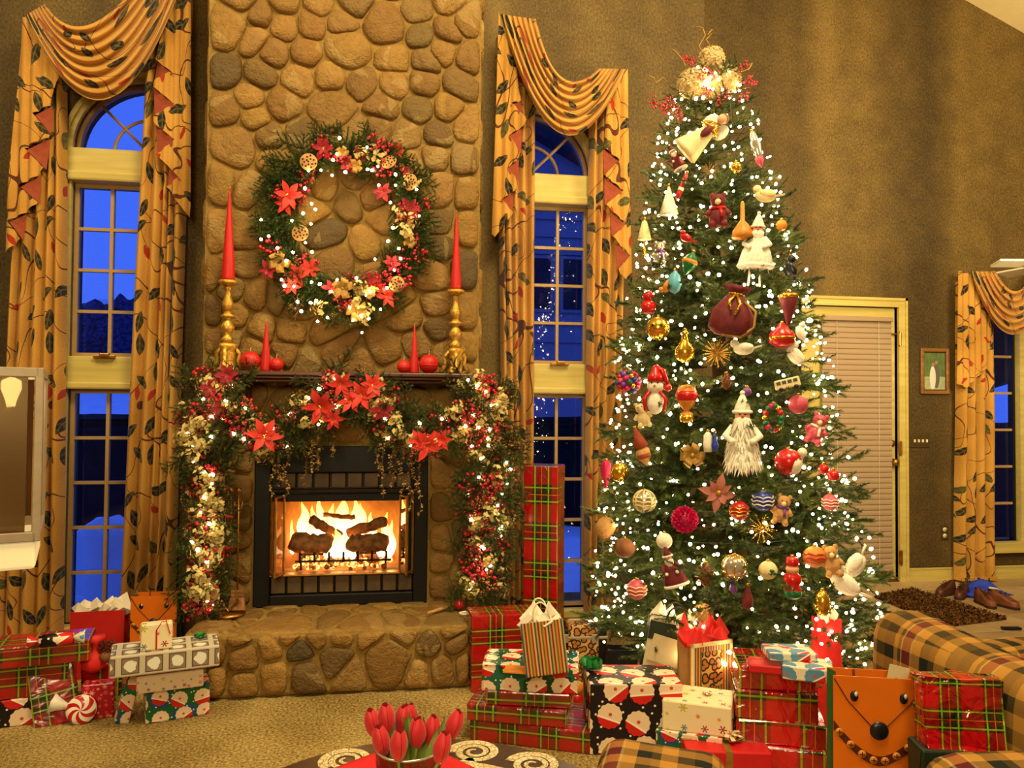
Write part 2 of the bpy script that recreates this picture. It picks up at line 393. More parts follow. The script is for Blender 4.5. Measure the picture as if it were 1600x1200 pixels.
# far right wall with a door and a window
DX0, DX1 = aty(1262, 600, YD).x, aty(1402, 600, YD).x; DZ = 2.07
W3X0, W3X1, W3Z0, W3Z1 = aty(1545, 700, YD).x, aty(1690, 700, YD).x, aty(1575, 845, YD).z, aty(1575, 500, YD).z
mb = MB()
mb.box((XJ-0.02, YD, 0), (DX0, YD+WT, ZTOP)); mb.box((DX0, YD, DZ), (DX1, YD+WT, ZTOP)); mb.box((DX1, YD, 0), (W3X0, YD+WT, ZTOP))
mb.box((W3X0, YD, 0), (W3X1, YD+WT, W3Z0)); mb.box((W3X0, YD, W3Z1), (W3X1, YD+WT, ZTOP)); mb.box((W3X1, YD, 0), (XR, YD+WT, ZTOP))
struct(mb, 'wall_far', M['wallpaper'])
mb = MB(); mb.box((XL-WT, YB, 0), (XL, WT, ZTOP)); struct(mb, 'wall_left', M['wallpaper'])
mb = MB(); mb.box((XR, YB, 0), (XR+WT, YD+WT, ZTOP)); struct(mb, 'wall_right', M['wallpaper'])
mb = MB(); mb.box((XL, YB-WT, 0), (XR, YB, ZTOP)); struct(mb, 'wall_back', M['backwall'])
# vaulted ceiling: the slope seen in the top right corner
ca, cb = aty(1508, 0, YD), aty(1600, 52, YD)
slope_ = (cb.z-ca.z)/(cb.x-ca.x); ca_x, ca_z = ca.x, ca.z; zc = lambda x: ca_z+slope_*(x-ca_x)
xr_ = 0.4
mb = MB(); t = 0.12
mb.prism([(xr_, zc(xr_)), (XR+WT, zc(XR+WT)), (XR+WT, zc(XR+WT)+t), (xr_, zc(xr_)+t)], YB-WT, YD+WT)
zl = zc(xr_)+slope_*(xr_-XL+WT)
mb.prism([(XL-WT, zl), (xr_, zc(xr_)), (xr_, zc(xr_)+t), (XL-WT, zl+t)], YB-WT, YD+WT)
struct(mb, 'ceiling', M['ceiling'])
# floor: carpet, and stone tile by the door
TX0, TY0 = aty(1250, 900, YD).x-0.1, -1.15
floor = MB(); floor.box((XL, YB, -0.1), (XR, YD, -0.004)); floor = struct(floor, 'floor', M['carpet'])
mb = MB()
mb.box((XL, YB, -0.006), (TX0, 0.0, 0.0)); mb.box((TX0, YB, -0.006), (XR, TY0, 0.0)); mb.box((XJ-0.02, 0.0, -0.006), (TX0, YD, 0.0))
struct(mb, 'carpet', M['carpet'], floor)
m = Mat('stone_tile', 0.45); o_ = m.coord('Object'); n_ = m.noise(o_, 4, 4, 0.6); r_ = m.rand()
m.color(m.ramp(n_*0.7+r_*0.3, [(0.3, srgb(140, 112, 76)), (0.7, srgb(196, 168, 124))])); m.bump(n_, 0.15, 0.004); M['tile'] = m.m
ts = 0.33; tmb = MB(); tmb.rbox((0.003, 0.003, -0.005), (ts-0.003, ts-0.003, 0.0), 0.002, 1); tile_me = tmb.mesh('floor_tile', M['tile'])
nx_, ny_ = int((XR-TX0)/ts)+1, int((YD-TY0)/ts)+1
for i in range(nx_):
    for j in range(ny_):
        if TX0+(i+1)*ts <= XR+0.3 and TY0+(j+1)*ts <= YD+0.31:
            link('floor_tile', tile_me, floor, (TX0+i*ts, TY0+j*ts, 0))
# baseboards
def baseboard(name, x0, x1, y):
    mb = MB(); mb.box((x0, y-0.014, 0.0), (x1, y, 0.10)); mb.box((x0, y-0.02, 0.0), (x1, y, 0.02)); mb.box((x0, y-0.018, 0.085), (x1, y, 0.1)); struct(mb, name, M['trim'])
for k, (a_, b_, y_) in enumerate([(DX1+0.075, XR, YD), (XL, W1['x0']-0.05, 0.0), (aty(748,0,-0.5).x, XJ, 0.0)]):
    baseboard('baseboard_%s' % ['far', 'left', 'middle'][k], a_, b_, y_)

# ------------------------------------------------------------------ windows
def make_window(name, w):
    t = thing(name, None, None, ((w['x0']+w['x1'])/2, 0, Z_SILL), kind='structure')
    s = w['side']; xi, xo = (w['x1'], w['x0']) if s < 0 else (w['x0'], w['x1']); r = w['x1']-w['x0']
    lo, hi = w['x0'], w['x1']
    cs = MB()                                   # casing around the opening
    ow = 0.05
    for xx, sg in ((lo, -1), (hi, 1)):
        top = Z_TR1 if xx == xo else Z_TR1+r
        cs.box((min(xx, xx+sg*ow), -0.025, Z_SILL-0.02), (max(xx, xx+sg*ow), 0.0, top))
    A, B = arch_pts(w), arch_pts(w, ow)
    for i in range(len(A)-1):
        (a0, b0), (a1, b1), (c1, d1), (c0, d0) = A[i], A[i+1], B[i+1], B[i]
        cs.prism([(a0, b0), (a1, b1), (c1, d1), (c0, d0)], -0.025, 0.0)
        m0 = ((a0+c0)/2, (b0+d0)/2); m1 = ((a1+c1)/2, (b1+d1)/2)
        cs.prism([m0, m1, (c1, d1), (c0, d0)], -0.04, -0.02)
    cs.build('casing', M['trim'], t, world=True)
    tr = MB(); tr.rbox((lo-0.04, -0.035, Z_TR0+0.02), (hi+0.04, 0.1, Z_TR1), 0.008); tr.rbox((lo-0.05, -0.055, Z_TR0-0.03), (hi+0.05, 0.1, Z_TR0+0.025), 0.012); tr.build('transom_bar', M['trim'], t, world=True)
    tr = MB(); tr.rbox((lo-0.03, -0.03, Z_RAIL0+0.035), (hi+0.03, 0.1, Z_RAIL1), 0.006); tr.rbox((lo-0.04, -0.05, Z_RAIL0), (hi+0.04, 0.1, Z_RAIL0+0.04), 0.01); tr.build('meeting_rail', M['trim'], t, world=True)
    tr = MB(); tr.rbox((lo-0.07, -0.07, Z_SILL-0.05), (hi+0.07, 0.1, Z_SILL), 0.008); tr.box((lo-0.05, -0.02, 0.0), (hi+0.05, 0, Z_SILL-0.05)); tr.build('window_sill', M['trim'], t, world=True)
    lk = MB(); cxm = (lo+hi)/2; lk.rbox((cxm-0.055, -0.055, Z_RAIL1-0.012), (cxm+0.055, -0.028, Z_RAIL1+0.006), 0.004); lk.rbox((cxm-0.02, -0.07, Z_RAIL1-0.006), (cxm+0.03, -0.04, Z_RAIL1+0.016), 0.005); lk.build('window_latch', M['brass'], t, world=True)
    sf = 0.022; mw = 0.0085
    for (z0, z1, rows, mat) in ((Z_RAIL1, Z_TR0-0.03, 4, 'muntin'), (Z_SILL, Z_RAIL0, 5, 'muntin')):
        f = MB()
        f.box((lo, 0.03, z0), (lo+sf, 0.07, z1)); f.box((hi-sf, 0.03, z0), (hi, 0.07, z1)); f.box((lo+sf, 0.03, z0), (hi-sf, 0.07, z0+sf)); f.box((lo+sf, 0.03, z1-sf), (hi-sf, 0.07, z1))
        sash = f.build('sash', M['muntin'], t, world=True)
        mid = (lo+hi)/2
        b = MB(); b.box((mid-mw, 0.028, z0+sf), (mid+mw, 0.06, z1-sf)); b.build('muntin', M['muntin'], sash, world=True)
        hz = (z1-z0-2*sf)/rows
        for k in range(1, rows):
            z = z0+sf+k*hz; b = MB(); b.box((lo+sf, 0.03, z-mw), (hi-sf, 0.058, z+mw)); b.build('muntin', M['muntin'], sash, world=True)
        for k in range(rows):
            for (xa, xb) in ((lo+sf, mid-mw), (mid+mw, hi-sf)):
                p = MB(); za, zb = z0+sf+k*hz+mw*(k > 0), z0+sf+(k+1)*hz-mw*(k < rows-1)
                p.add([(xa, 0.045, za), (xb, 0.045, za), (xb, 0.045, zb), (xa, 0.045, zb)], [(0,1,2,3)]); p.build('pane', M['glass'], sash, world=True)
    # quarter fan light
    f = MB(); A, B = arch_pts(w, -0.02), arch_pts(w, 0.0)
    for i in range(len(A)-1): f.prism([A[i], A[i+1], B[i+1], B[i]], 0.03, 0.07)
    f.box((lo, 0.03, Z_TR1), (hi, 0.07, Z_TR1+0.015)); f.box((min(xi, xi-s*-0.018), 0.03, Z_TR1), (max(xi, xi+s*0.018), 0.07, Z_TR1+r))
    fan = f.build('fan_light', M['muntin'], t, world=True)
    rr = r*0.5; q = [Vector((xi+s*rr*math.cos(PI/2*i/12), 0.042, Z_TR1+rr*math.sin(PI/2*i/12))) for i in range(13)]
    b = MB(); b.tube(q, 0.009, 6); b.build('muntin', M['muntin'], fan, world=True)
    for dg in (45,):
        a = math.radians(dg); b = MB()
        b.tube([(xi+s*0.02*math.cos(a), 0.042, Z_TR1+0.02*math.sin(a)), (xi+s*(r-0.01)*math.cos(a), 0.042, Z_TR1+(r-0.01)*math.sin(a))], 0.009, 6); b.build('muntin', M['muntin'], fan, world=True)
    for a0, a1, r0, r1 in ((0, 45, 0, .5), (45, 90, 0, .5), (0, 45, .5, 1), (45, 90, .5, 1)):
        p = MB(); n = 6; inn = []; out = []
        for i in range(n+1):
            a = math.radians(a0+(a1-a0)*i/n); out.append((xi+s*r*r1*math.cos(a), 0.046, Z_TR1+r*r1*math.sin(a))); inn.append((xi+s*max(r*r0, .004)*math.cos(a), 0.046, Z_TR1+max(r*r0, .004)*math.sin(a)))
        p.add(inn+out, [(i, n+1+i, n+2+i, i+1) for i in range(n)]); p.build('pane', M['glass'], fan, world=True)
    return t
make_window('window_1', W1); make_window('window_2', W2)
# casement at the far right
t = thing('window_3', None, None, (W3X0, YD, W3Z0), kind='structure')
f = MB(); fo = 0.055
gx0, gx1 = aty(1552, 700, YD).x, aty(1590, 700, YD).x
for a_, b_ in ((W3X0-0.05, W3X0+0.0), (gx1, gx1+0.09)): f.box((a_, YD-0.03, W3Z0-0.03), (b_, YD+0.05, W3Z1+0.05))
f.box((W3X0-0.05, YD-0.03, W3Z1), (W3X1, YD+0.05, W3Z1+0.06)); f.box((W3X0-0.08, YD-0.07, W3Z0-0.08), (W3X1, YD+0.05, W3Z0))
f.build('casing', M['trim'], t, world=True)
f = MB(); f.box((W3X0, YD+0.03, W3Z0), (gx0, YD+0.07, W3Z1)); f.box((gx1-0.02, YD+0.02, W3Z0), (gx1, YD+0.07, W3Z1)); sash = f.build('sash', M['black'], t, world=True)
nr = 6
for k in range(nr):
    za, zb = W3Z0+(W3Z1-W3Z0)*k/nr, W3Z0+(W3Z1-W3Z0)*(k+1)/nr
    if k: b = MB(); b.box((gx0, YD+0.03, za-0.009), (gx1, YD+0.06, za+0.009)); b.build('muntin', M['muntin'], sash, world=True)
    p = MB(); p.add([(gx0, YD+0.045, za), (gx1, YD+0.045, za), (gx1, YD+0.045, zb), (gx0, YD+0.045, zb)], [(0,1,2,3)]); p.build('pane', M['glass'], sash, world=True)
f = MB(); f.box((gx1+0.09, YD+0.03, W3Z0), (W3X1, YD+0.05, W3Z1)); f.build('pane', M['glass'], t, world=True)

# ------------------------------------------------------------------ door with a blind
t = thing('door_1', None, None, ((DX0+DX1)/2, YD, 0), kind='structure')
cw = 0.068
f = MB(); f.box((DX0-cw, YD-0.025, 0), (DX0, YD+0.03, DZ+cw)); f.box((DX1, YD-0.025, 0), (DX1+cw, YD+0.03, DZ+cw)); f.box((DX0, YD-0.025, DZ), (DX1, YD+0.03, DZ+cw))
f.box((DX0-cw, YD-0.035, 0), (DX0-cw+0.02, YD, DZ+cw)); f.box((DX1+cw-0.02, YD-0.035, 0), (DX1+cw, YD, DZ+cw)); f.box((DX0-cw, YD-0.035, DZ+cw-0.02), (DX1+cw, YD, DZ+cw))
f.build('door_frame', M['trim'], t, world=True)
s = MB(); s.rbox((DX0+0.004, YD+0.02, 0.012), (DX1-0.004, YD+0.065, DZ-0.004), 0.004, 1); s.build('door_slab', M['trim'], t, world=True)
s = MB(); s.box((DX0, YD-0.01, 0), (DX1, YD+0.06, 0.012)); s.build('threshold', M['darkwood'], t, world=True)
kx = aty(1398, 722, YD).x-0.01; kz = aty(1398, 722, YD).z
k = MB(); k.lathe([(0.028, 0), (0.028, 0.006), (0.011, 0.012), (0.011, 0.03), (0.026, 0.042), (0.028, 0.055), (0.016, 0.066), (0, 0.068)], 14)
k.xf(T(kx, YD+0.02, kz) @ RX(90)); k.build('door_knob', M['brass'], t, True, world=True)
k = MB(); kz2 = aty(1396, 693, YD).z; k.lathe([(0.026, 0), (0.026, 0.008), (0.016, 0.016), (0.0, 0.018)], 14); k.xf(T(kx, YD+0.02, kz2) @ RX(90)); k.build('deadbolt', M['brass'], t, True, world=True)
for py in (530, 700, 870):
    z = aty(1405, py, YD).z; k = MB(); k.rbox((DX1-0.01, YD-0.035, z-0.05), (DX1+0.016, YD-0.02, z+0.05), 0.004); k.tube([(DX1+0.003, YD-0.035, z-0.055), (DX1+0.003, YD-0.035, z+0.055)], 0.007, 8); k.build('hinge', M['brass'], t, world=True)
z = aty(1395, 522, YD).z; k = MB(); k.tube([(DX1-0.075, YD+0.0, z), (DX1-0.01, YD+0.0, z)], 0.007, 8); k.rbox((DX1-0.085, YD-0.005, z-0.012), (DX1-0.06, YD+0.02, z+0.012), 0.003); k.build('chain_latch', M['brass'], t, world=True)
# blind
bx0, bx1 = aty(1283, 700, YD).x, aty(1392, 700, YD).x; bz1, bz0 = aty(1340, 495, YD).z, aty(1340, 893, YD).z
t = thing('window_blind', 'white closed slatted blind hanging on the cream door', 'blind', ((bx0+bx1)/2, YD, bz0))
m = Mat('blind_slat', 0.6); m.color(srgb(166, 138, 108)); m.b.inputs['Transmission Weight'].default_value = 0.0; M['slat'] = m.m
h = MB(); h.rbox((bx0, YD-0.04, bz1-0.035), (bx1, YD+0.005, bz1), 0.005); h.build('head_rail', M['slat'], t, world=True)
h = MB(); h.rbox((bx0, YD-0.03, bz0), (bx1, YD, bz0+0.018), 0.004); h.build('bottom_rail', M['slat'], t, world=True)
ns = 46; sp = (bz1-0.035-bz0-0.02)/ns
sm = MB(); sm.grid(lambda u, v: ((bx1-bx0)*(u-0.5), -0.010*math.cos((v-0.5)*2.2)-0.012*(1-v)+0.006, sp*1.12*(v-0.5)), 1, 4); sm_me = sm.mesh('slat', M['slat'], True)
for i in range(ns): link('slat', sm_me, t, (0, -0.006, 0.018+sp*(i+0.5)))
for xx in (0.2, 0.8): c = MB(); c.tube([(bx0+(bx1-bx0)*xx, YD-0.026, bz0), (bx0+(bx1-bx0)*xx, YD-0.026, bz1)], 0.0015, 4); c.build('ladder_cord', M['whiteplastic'], t, world=True)
# ------------------------------------------------------------------ outside the windows: snowy dusk
mb = MB(); r2 = random.Random(3)
def hillz(x, y):
    base = -0.35 if y < 6.2 else -0.35+min(1, (y-6.2)/24)*3.4
    return base+0.06*math.sin(x*1.7+y)+0.05*math.sin(y*2.3-x*0.6)
mb.grid(lambda u, v: Vector((-16+44*u, WT+0.02+40*v*v, hillz(-16+44*u, WT+40*v*v))), 70, 50)
o = mb.build('ground_outside', M['snow'], None, True); o['kind'] = 'structure'
def lump(name, label, cat, c, r, mat, seed=1, n=18, m_=12, rough=0.12, group=None):
    q = random.Random(seed); mb = MB(); mb.ball((0, 0, 0), 1.0, n, m_); ph = [q.uniform(0, 6) for _ in range(6)]
    for i, p in enumerate(mb.v):
        k = 1+rough*(math.sin(5*p.x+ph[0])*math.sin(6*p.y+ph[1])+math.sin(7*p.z+ph[2])+0.6*math.sin(13*p.x+11*p.z+ph[3]))
        mb.v[i] = Vector((p.x*k*r[0], p.y*k*r[1], p.z*k*r[2]))
    o = mb.build(name, mat, None, True); o.location = c; tag(o, label, cat, group); return o
q = atd(168, 850, 6.6); lump('snow_mound', 'rounded snow covered mound outside the left window', 'snow', (q.x, q.y, -0.2), (0.36, 0.3, 0.52), M['snow'], 4, rough=0.05)
q = atd(84, 890, 5.4); lump('snow_mound', 'low snow covered mound at the foot of the left window', 'snow', (q.x, q.y, -0.35), (0.34, 0.3, 0.3), M['snow'], 9, rough=0.05)
for k, (px, lab) in enumerate(((140, 'black clipped hedge in the snow beyond the left window'), (900, 'black clipped hedge in the snow beyond the right window'))):
    q = aty(px, 700, 6.4); h = MB()
    h.rbox((q.x-3.2, 6.1, -0.5), (q.x+3.2, 7.1, 1.10), 0.18, 3, cuts=3, jit=0.05); o = h.build('hedge', M['night_hedge'], None, True); tag(o, lab, 'hedge')
mf = plain('snowy_fir', (0.03, 0.035, 0.09, 1), 0.9, var=0.9, scale=9)
for k, (px, py, rr) in enumerate(((104, 520, (1.1, .9, .95)), (152, 514, (.9, .9, .9)), (200, 518, (1.0, .9, 1.0)), (250, 520, (.9, .9, .9)))):
    q = aty(px, py, 22); lump('evergreen_shrub', ['dark snowy shrub at the left edge of the left window view', 'dark snowy shrub below the distant house in the left window', 'dark snowy shrub right of the muntin in the left window', 'dark snowy shrub mostly behind the leaf print curtain'][k], 'shrub', q, rr, mf, 20+k, rough=.16)
q = aty(1575, 700, 4.2); h = MB(); h.rbox((q.x-1.6, 4.0, -.5), (q.x+2.0, 4.8, aty(1575, 664, 4.0).z), .15, 3, cuts=3, jit=.05); tag(h.build('hedge', M['night_hedge'], None, True), 'black hedge seen through the window at the far right', 'hedge')
lump('dark_tree', 'dark tree foliage hanging over the far right window view', 'tree', (q.x, 5.2, aty(1575, 592, 4.4).z+1.25), (2.2, .9, 1.25), M['night_hedge'], 31, rough=.08)
def house(label, pxa, pxb, py_base, py_eave, py_ridge, Y, flip):
    a, b = aty(pxa, py_base, Y), aty(pxb, py_base, Y); ze, zr = aty((pxa+pxb)/2, py_eave, Y).z, aty((pxa+pxb)/2, py_ridge, Y).z
    t = thing('neighbour_house', label, 'house', ((a.x+b.x)/2, Y, a.z-0.6))
    w = MB(); w.box((a.x, Y, a.z-1.6), (b.x, Y+3, ze)); wall = w.build('house_wall', M['night_siding'], t, world=True)
    nb = 10
    for k in range(nb):
        z0, z1 = a.z-0.2+(ze-a.z+0.2)*k/nb, a.z-0.2+(ze-a.z+0.2)*(k+1)/nb
        s = MB(); s.add([(a.x, Y-0.05, z0), (b.x, Y-0.05, z0), (b.x, Y-0.005, z1), (a.x, Y-0.005, z1)], [(0,1,2,3)]); s.build('siding_board', M['night_siding'], wall, world=True)
    r = MB()
    if flip: r.prism([(a.x-0.4, zr), (b.x+0.5, ze-0.25), (b.x+0.5, ze), (a.x-0.4, zr+0.3)], Y-0.4, Y+3.4)
    else: r.prism([(a.x-0.3, ze), (b.x+0.3, ze), (b.x-0.6, zr), (a.x+0.6, zr)], Y-0.4, Y+3.4)
    r.build('roof', M['night_roof'] if flip else M['snow'], t, world=True)
    if flip:
        s = MB(); s.prism([(a.x, ze-0.1), (b.x, ze-0.1), (a.x, zr)], Y, Y+3); s.build('gable', M['night_siding'], t, world=True)
        for k in range(2):
            cx = a.x+(b.x-a.x)*(0.22+0.4*k); s = MB(); s.box((cx-0.4, Y-0.09, a.z+0.9), (cx+0.4, Y-0.04, a.z+2.2)); ww = s.build('house_window', M['night_siding'], t, world=True)
            g = MB(); g.box((cx-0.33, Y-0.11, a.z+0.97), (cx+0.33, Y-0.09, a.z+2.13)); g.build('house_pane', M['night_roof'], ww, world=True)
house('small snow roofed house in the distance of the left window', 126, 230, 520, 486, 470, 28, False)
house('dark sided neighbouring house with sloping eave seen through the right window', 800, 960, 548, 290, 190, 13, True)

# ------------------------------------------------------------------ stone packing
def clip(poly, n, d):                          # keep points with p.n <= d
    out = []
    for i in range(len(poly)):
        a, b = poly[i], poly[(i+1) % len(poly)]; da, db = a[0]*n[0]+a[1]*n[1]-d, b[0]*n[0]+b[1]*n[1]-d
        if da <= 0: out.append(a)
        if (da < 0) != (db < 0) and abs(da-db) > 1e-12:
            k = da/(da-db); out.append((a[0]+(b[0]-a[0])*k, a[1]+(b[1]-a[1])*k))
    return out
def cells(seeds, rect):
    x0, y0, x1, y1 = rect; res = []
    for i, s in enumerate(seeds):
        p = [(x0, y0), (x1, y0), (x1, y1), (x0, y1)]
        for j, t in enumerate(seeds):
            if i == j or not p: continue
            dx, dy = t[0]-s[0], t[1]-s[1]; L = math.hypot(dx, dy)
            if L > 1.2 or L < 1e-6: continue
            ws, wt = (s[2] if len(s) > 2 else 0), (t[2] if len(t) > 2 else 0)
            n = (dx/L, dy/L); k = 0.5+(ws-wt)*0.5/L; k = min(0.85, max(0.15, k))
            p = clip(p, n, (s[0]+dx*k)*n[0]+(s[1]+dy*k)*n[1])
        res.append(p if len(p) > 2 else None)
    return res
def stone_mesh(poly, to3, gap, hgt, q, name='stone', mat=None, flat=False):
    cx = sum(p[0] for p in poly)/len(poly); cy = sum(p[1] for p in poly)/len(poly)
    size = min(max(p[0] for p in poly)-min(p[0] for p in poly), max(p[1] for p in poly)-min(p[1] for p in poly))
    k = max(0.55, 1-2*gap/size)
    pl = [(cx+(x-cx)*k, cy+(y-cy)*k) for x, y in poly]
    for _ in range(2 if not flat else 1):
        nx = []
        for i in range(len(pl)):
            a, b = pl[i], pl[(i+1) % len(pl)]; nx += [(a[0]*.82+b[0]*.18, a[1]*.82+b[1]*.18), (a[0]*.18+b[0]*.82, a[1]*.18+b[1]*.82)]
        pl = nx
    n = 18; per = [0]
    for i in range(len(pl)): a, b = pl[i], pl[(i+1) % len(pl)]; per.append(per[-1]+math.hypot(a[0]-b[0], a[1]-b[1]))
    rs = []
    for i in range(n):
        d = per[-1]*i/n; j = max(k2 for k2 in range(len(pl)) if per[k2] <= d+1e-9); f = (d-per[j])/max(1e-9, per[j+1]-per[j]); a, b = pl[j], pl[(j+1) % len(pl)]
        w = 1+q.uniform(-0.035, 0.02); rs.append((cx+(a[0]+(b[0]-a[0])*f-cx)*w, cy+(a[1]+(b[1]-a[1])*f-cy)*w))
    mb = MB(); vs_ = []
    tx, ty = q.uniform(-.25, .25), q.uniform(-.25, .25)
    for sc_, hh in ((1.0, -0.006), (0.97, hgt*0.42), (0.88, hgt*0.8), (0.6, hgt*1.0)):
        for (x, y) in rs:
            jx = cx+(x-cx)*sc_; jy = cy+(y-cy)*sc_; hj = hh*(1+tx*(x-cx)/size+ty*(y-cy)/size)+(q.uniform(-1, 1)*hgt*0.09 if hh > 0 else 0)
            vs_.append(to3(jx, jy, hj))
    vs_.append(to3(cx, cy, hgt*1.02)); fs = []
    for r in range(3):
        for i in range(n): fs.append((r*n+i, r*n+(i+1) % n, (r+1)*n+(i+1) % n, (r+1)*n+i))
    for i in range(n): fs.append((3*n+i, 3*n+(i+1) % n, 4*n))
    mb.add(vs_, fs); return mb
# ------------------------------------------------------------------ chimney breast
CY = -0.5
CX0, CX1 = aty(322, 300, CY).x, aty(750, 300, CY).x
HZ, HY = 0.283, -0.97
FX0, FX1, FZ1 = aty(398, 800, CY).x, aty(668, 800, CY).x, aty(532, 697, CY).z
chim = MB()
chim.box((CX0, CY, FZ1), (CX1, -0.005, ZTOP)); chim.box((CX0, CY, 0), (FX0, -0.005, FZ1)); chim.box((FX1, CY, 0), (CX1, -0.005, FZ1)); chim.box((FX0, -0.05, 0), (FX1, -0.005, FZ1)); chim.box((FX0, CY+0.01, 0), (FX1, -0.05, HZ-0.01))
chimney = struct(chim, 'wall_chimney', M['mortar'])
tag(chimney, 'tall fieldstone chimney breast behind the wreath', None)
c5 = [(195,150,.05),(370,80),(340,220),(505,145),(645,140),(810,125),(840,270,.05),(440,290),(620,290),(185,400),(370,410),(580,430),(750,415),(920,460),(1050,140,.04),(1220,60),(1380,170),(1480,110),
      (1250,195),(1355,275),(1270,335),(1095,325),(1510,330),(1260,455),(1100,455),(1450,455),(1030,590),(1235,595),(1390,590),(1490,690),(1335,735),(1165,740),(770,600,.04),(490,565),(310,525),(180,590),(350,645,-.02),
      (590,740),(240,810,.05),(415,760),(1320,860),(1480,870),(160,970),(320,1010),(1340,1030,.03),(1490,1040),(430,870),(1190,890),(690,30),(500,20),(880,20),(280,10),(1400,20),(1010,690),(900,720)]
seeds = [(300+x/3.478, y/3.478, *w) for x, y, *w in c5]
seeds += [(310+x/4.287, 320+y/4.287) for x, y in ((80,200),(85,470),(290,215),(300,400),(230,570),(385,620),(540,640),(80,720),(250,740),(420,820),(620,850),(100,930),(230,920),(600,1010),(850,880),(340,960),(720,1060),(480,1090),(90,1090),(650,700))]
seeds += [(360+x/3.43, 180+y/3.43) for x, y in ((500,400),(630,470),(750,430),(520,630),(730,690),(830,570),(570,780),(450,510),(680,350),(380,330),(860,300),(250,480),(300,800),(900,720),(780,880))]
seeds += [(600+x/4, 320+y/4) for x, y in ((350,130),(350,250),(520,150),(520,400),(300,450),(150,700),(330,640),(340,770),(520,680),(200,870),(520,900),(400,930),(30,930),(80,600),(90,1050),(260,1060),(480,1060))]
seeds += [(345,625),(392,618),(440,640),(500,610),(560,575),(520,545),(545,660),(605,660),(650,625),(705,625),(735,660),(420,680),(480,672),(690,680),(345,680),(640,680)]
q = random.Random(11)
S2 = []
for s in seeds:
    p = aty(s[0], s[1], CY)
    if CX0-0.01 < p.x < CX1+0.01 and p.z > FZ1-0.02: S2.append((min(max(p.x, CX0+.03), CX1-.03), p.z, s[2]*0.6 if len(s) > 2 else 0))
ztopv = aty(540, -6, CY).z
for i in range(5):
    for j in range(4): S2.append((CX0+(CX1-CX0)*(i+0.5+q.uniform(-.25, .25))/5, ztopv+0.12+0.27*j+q.uniform(-.06, .06), 0))
to3 = lambda x, y, h: Vector((x, CY-h, y))
def lay(sd, rect, to3, parent, gap, h0, h1, flat=False):
    for c in cells(sd, rect):
        if c and (max(p[0] for p in c)-min(p[0] for p in c)) > 0.035 and (max(p[1] for p in c)-min(p[1] for p in c)) > 0.02:
            stone_mesh(c, to3, gap, q.uniform(h0, h1), q, flat=flat).build('stone', M['stone'], parent, True)
lay(S2, (CX0+.004, FZ1+.01, CX1-.004, ztopv+1.2), to3, chimney, 0.0025, 0.018, 0.04)
jl = [(FX0-.16+q.uniform(-.05, .1), HZ+.1+.115*k) for k in range(7)]+[(CX0+.04+q.uniform(0, .03), HZ+.06+.15*k) for k in range(6)]
lay(jl, (CX0+.004, HZ+.01, FX0-.006, FZ1+.005), to3, chimney, 0.005, 0.016, 0.03)
jr = [(aty(640+x/4, 660+y/4, CY).x, aty(640+x/4, 660+y/4, CY).z) for x, y in ((200,330),(190,520),(200,730),(185,890),(175,1010),(310,960),(340,450),(330,700),(420,330),(420,560),(400,850),(400,1020),(300,200))]
lay(jr, (FX1+.006, HZ+.01, CX1-.004, FZ1+.005), to3, chimney, 0.005, 0.016, 0.03)
# the chimney's sides carry stones too
for xs, sg in ((CX0, -1), (CX1, 1)):
    sd = [(CY+(0.5)*(i+0.5+q.uniform(-.2, .2))/2, 0.15+0.26*j+q.uniform(-.05, .05)) for i in range(2) for j in range(17)]
    lay(sd, (CY+.004, 0.02, -0.01, 4.5), (lambda x, y, h, xs=xs, sg=sg: Vector((xs+sg*h, x, y))), chimney, 0.01, 0.015, 0.03)

# ------------------------------------------------------------------ hearth
HX0, HX1 = aty(284, 1000, HY).x, aty(736, 1000, HY).x
hb = MB(); hb.rbox((HX0, HY, 0), (HX1, CY-0.002, HZ), 0.02, 2)
hearth = tag(hb.build('stone_hearth', M['mortar'], None), 'raised fieldstone hearth below the lit fireplace', 'hearth')
hs = [(330,420,.03),(480,375),(620,385),(505,510),(640,505),(820,430),(905,500,-.02),(1080,430,.09),(1305,355),(1365,470),(1440,350),(1250,490,-.02),(1490,440),(180,530),(190,400),(100,480),(60,380),(0,450),(0,540),(330,545),
      (840,262,-.01),(995,255,-.01),(1180,250),(1410,250),(560,255),(300,250),(100,280),(720,260,-.02)]
sd = []
for x, y, *w in hs:
    p = aty(280+x/3.333, 900+y/3.333, HY); sd.append((p.x, min(max(p.z, .03), HZ-.02), w[0]*0.5 if w else 0))
lay(sd, (HX0+.004, .004, HX1-.004, HZ-.004), lambda x, y, h: Vector((x, HY-h, y)), hearth, 0.006, 0.016, 0.03)
sd = []
for x, y in ((680,185),(850,148),(1060,155),(980,178),(560,190),(1200,138),(1250,178),(680,145),(350,195),(450,155),(830,205),(1380,150),(1420,195),(180,215),(250,165),(1120,200),(90,190),(960,215),(520,160),(600,215)):
    p = atz(280+x/3.333, 900+y/3.333, HZ)
    if HY+.01 < p.y < CY: sd.append((p.x, p.y))
lay(sd, (HX0+.004, HY+.006, HX1-.004, CY-.004), lambda x, y, h: Vector((x, y, HZ+h)), hearth, 0.008, 0.006, 0.012, True)
sd = [(HY+0.12+0.22*i, 0.07+0.13*j) for i in range(2) for j in range(2)]
for xs, sg in ((HX0, -1), (HX1, 1)):
    lay(sd, (HY+.004, .004, CY-.01, HZ-.004), (lambda x, y, h, xs=xs, sg=sg: Vector((xs+sg*h, x, y))), hearth, 0.008, 0.01, 0.02)

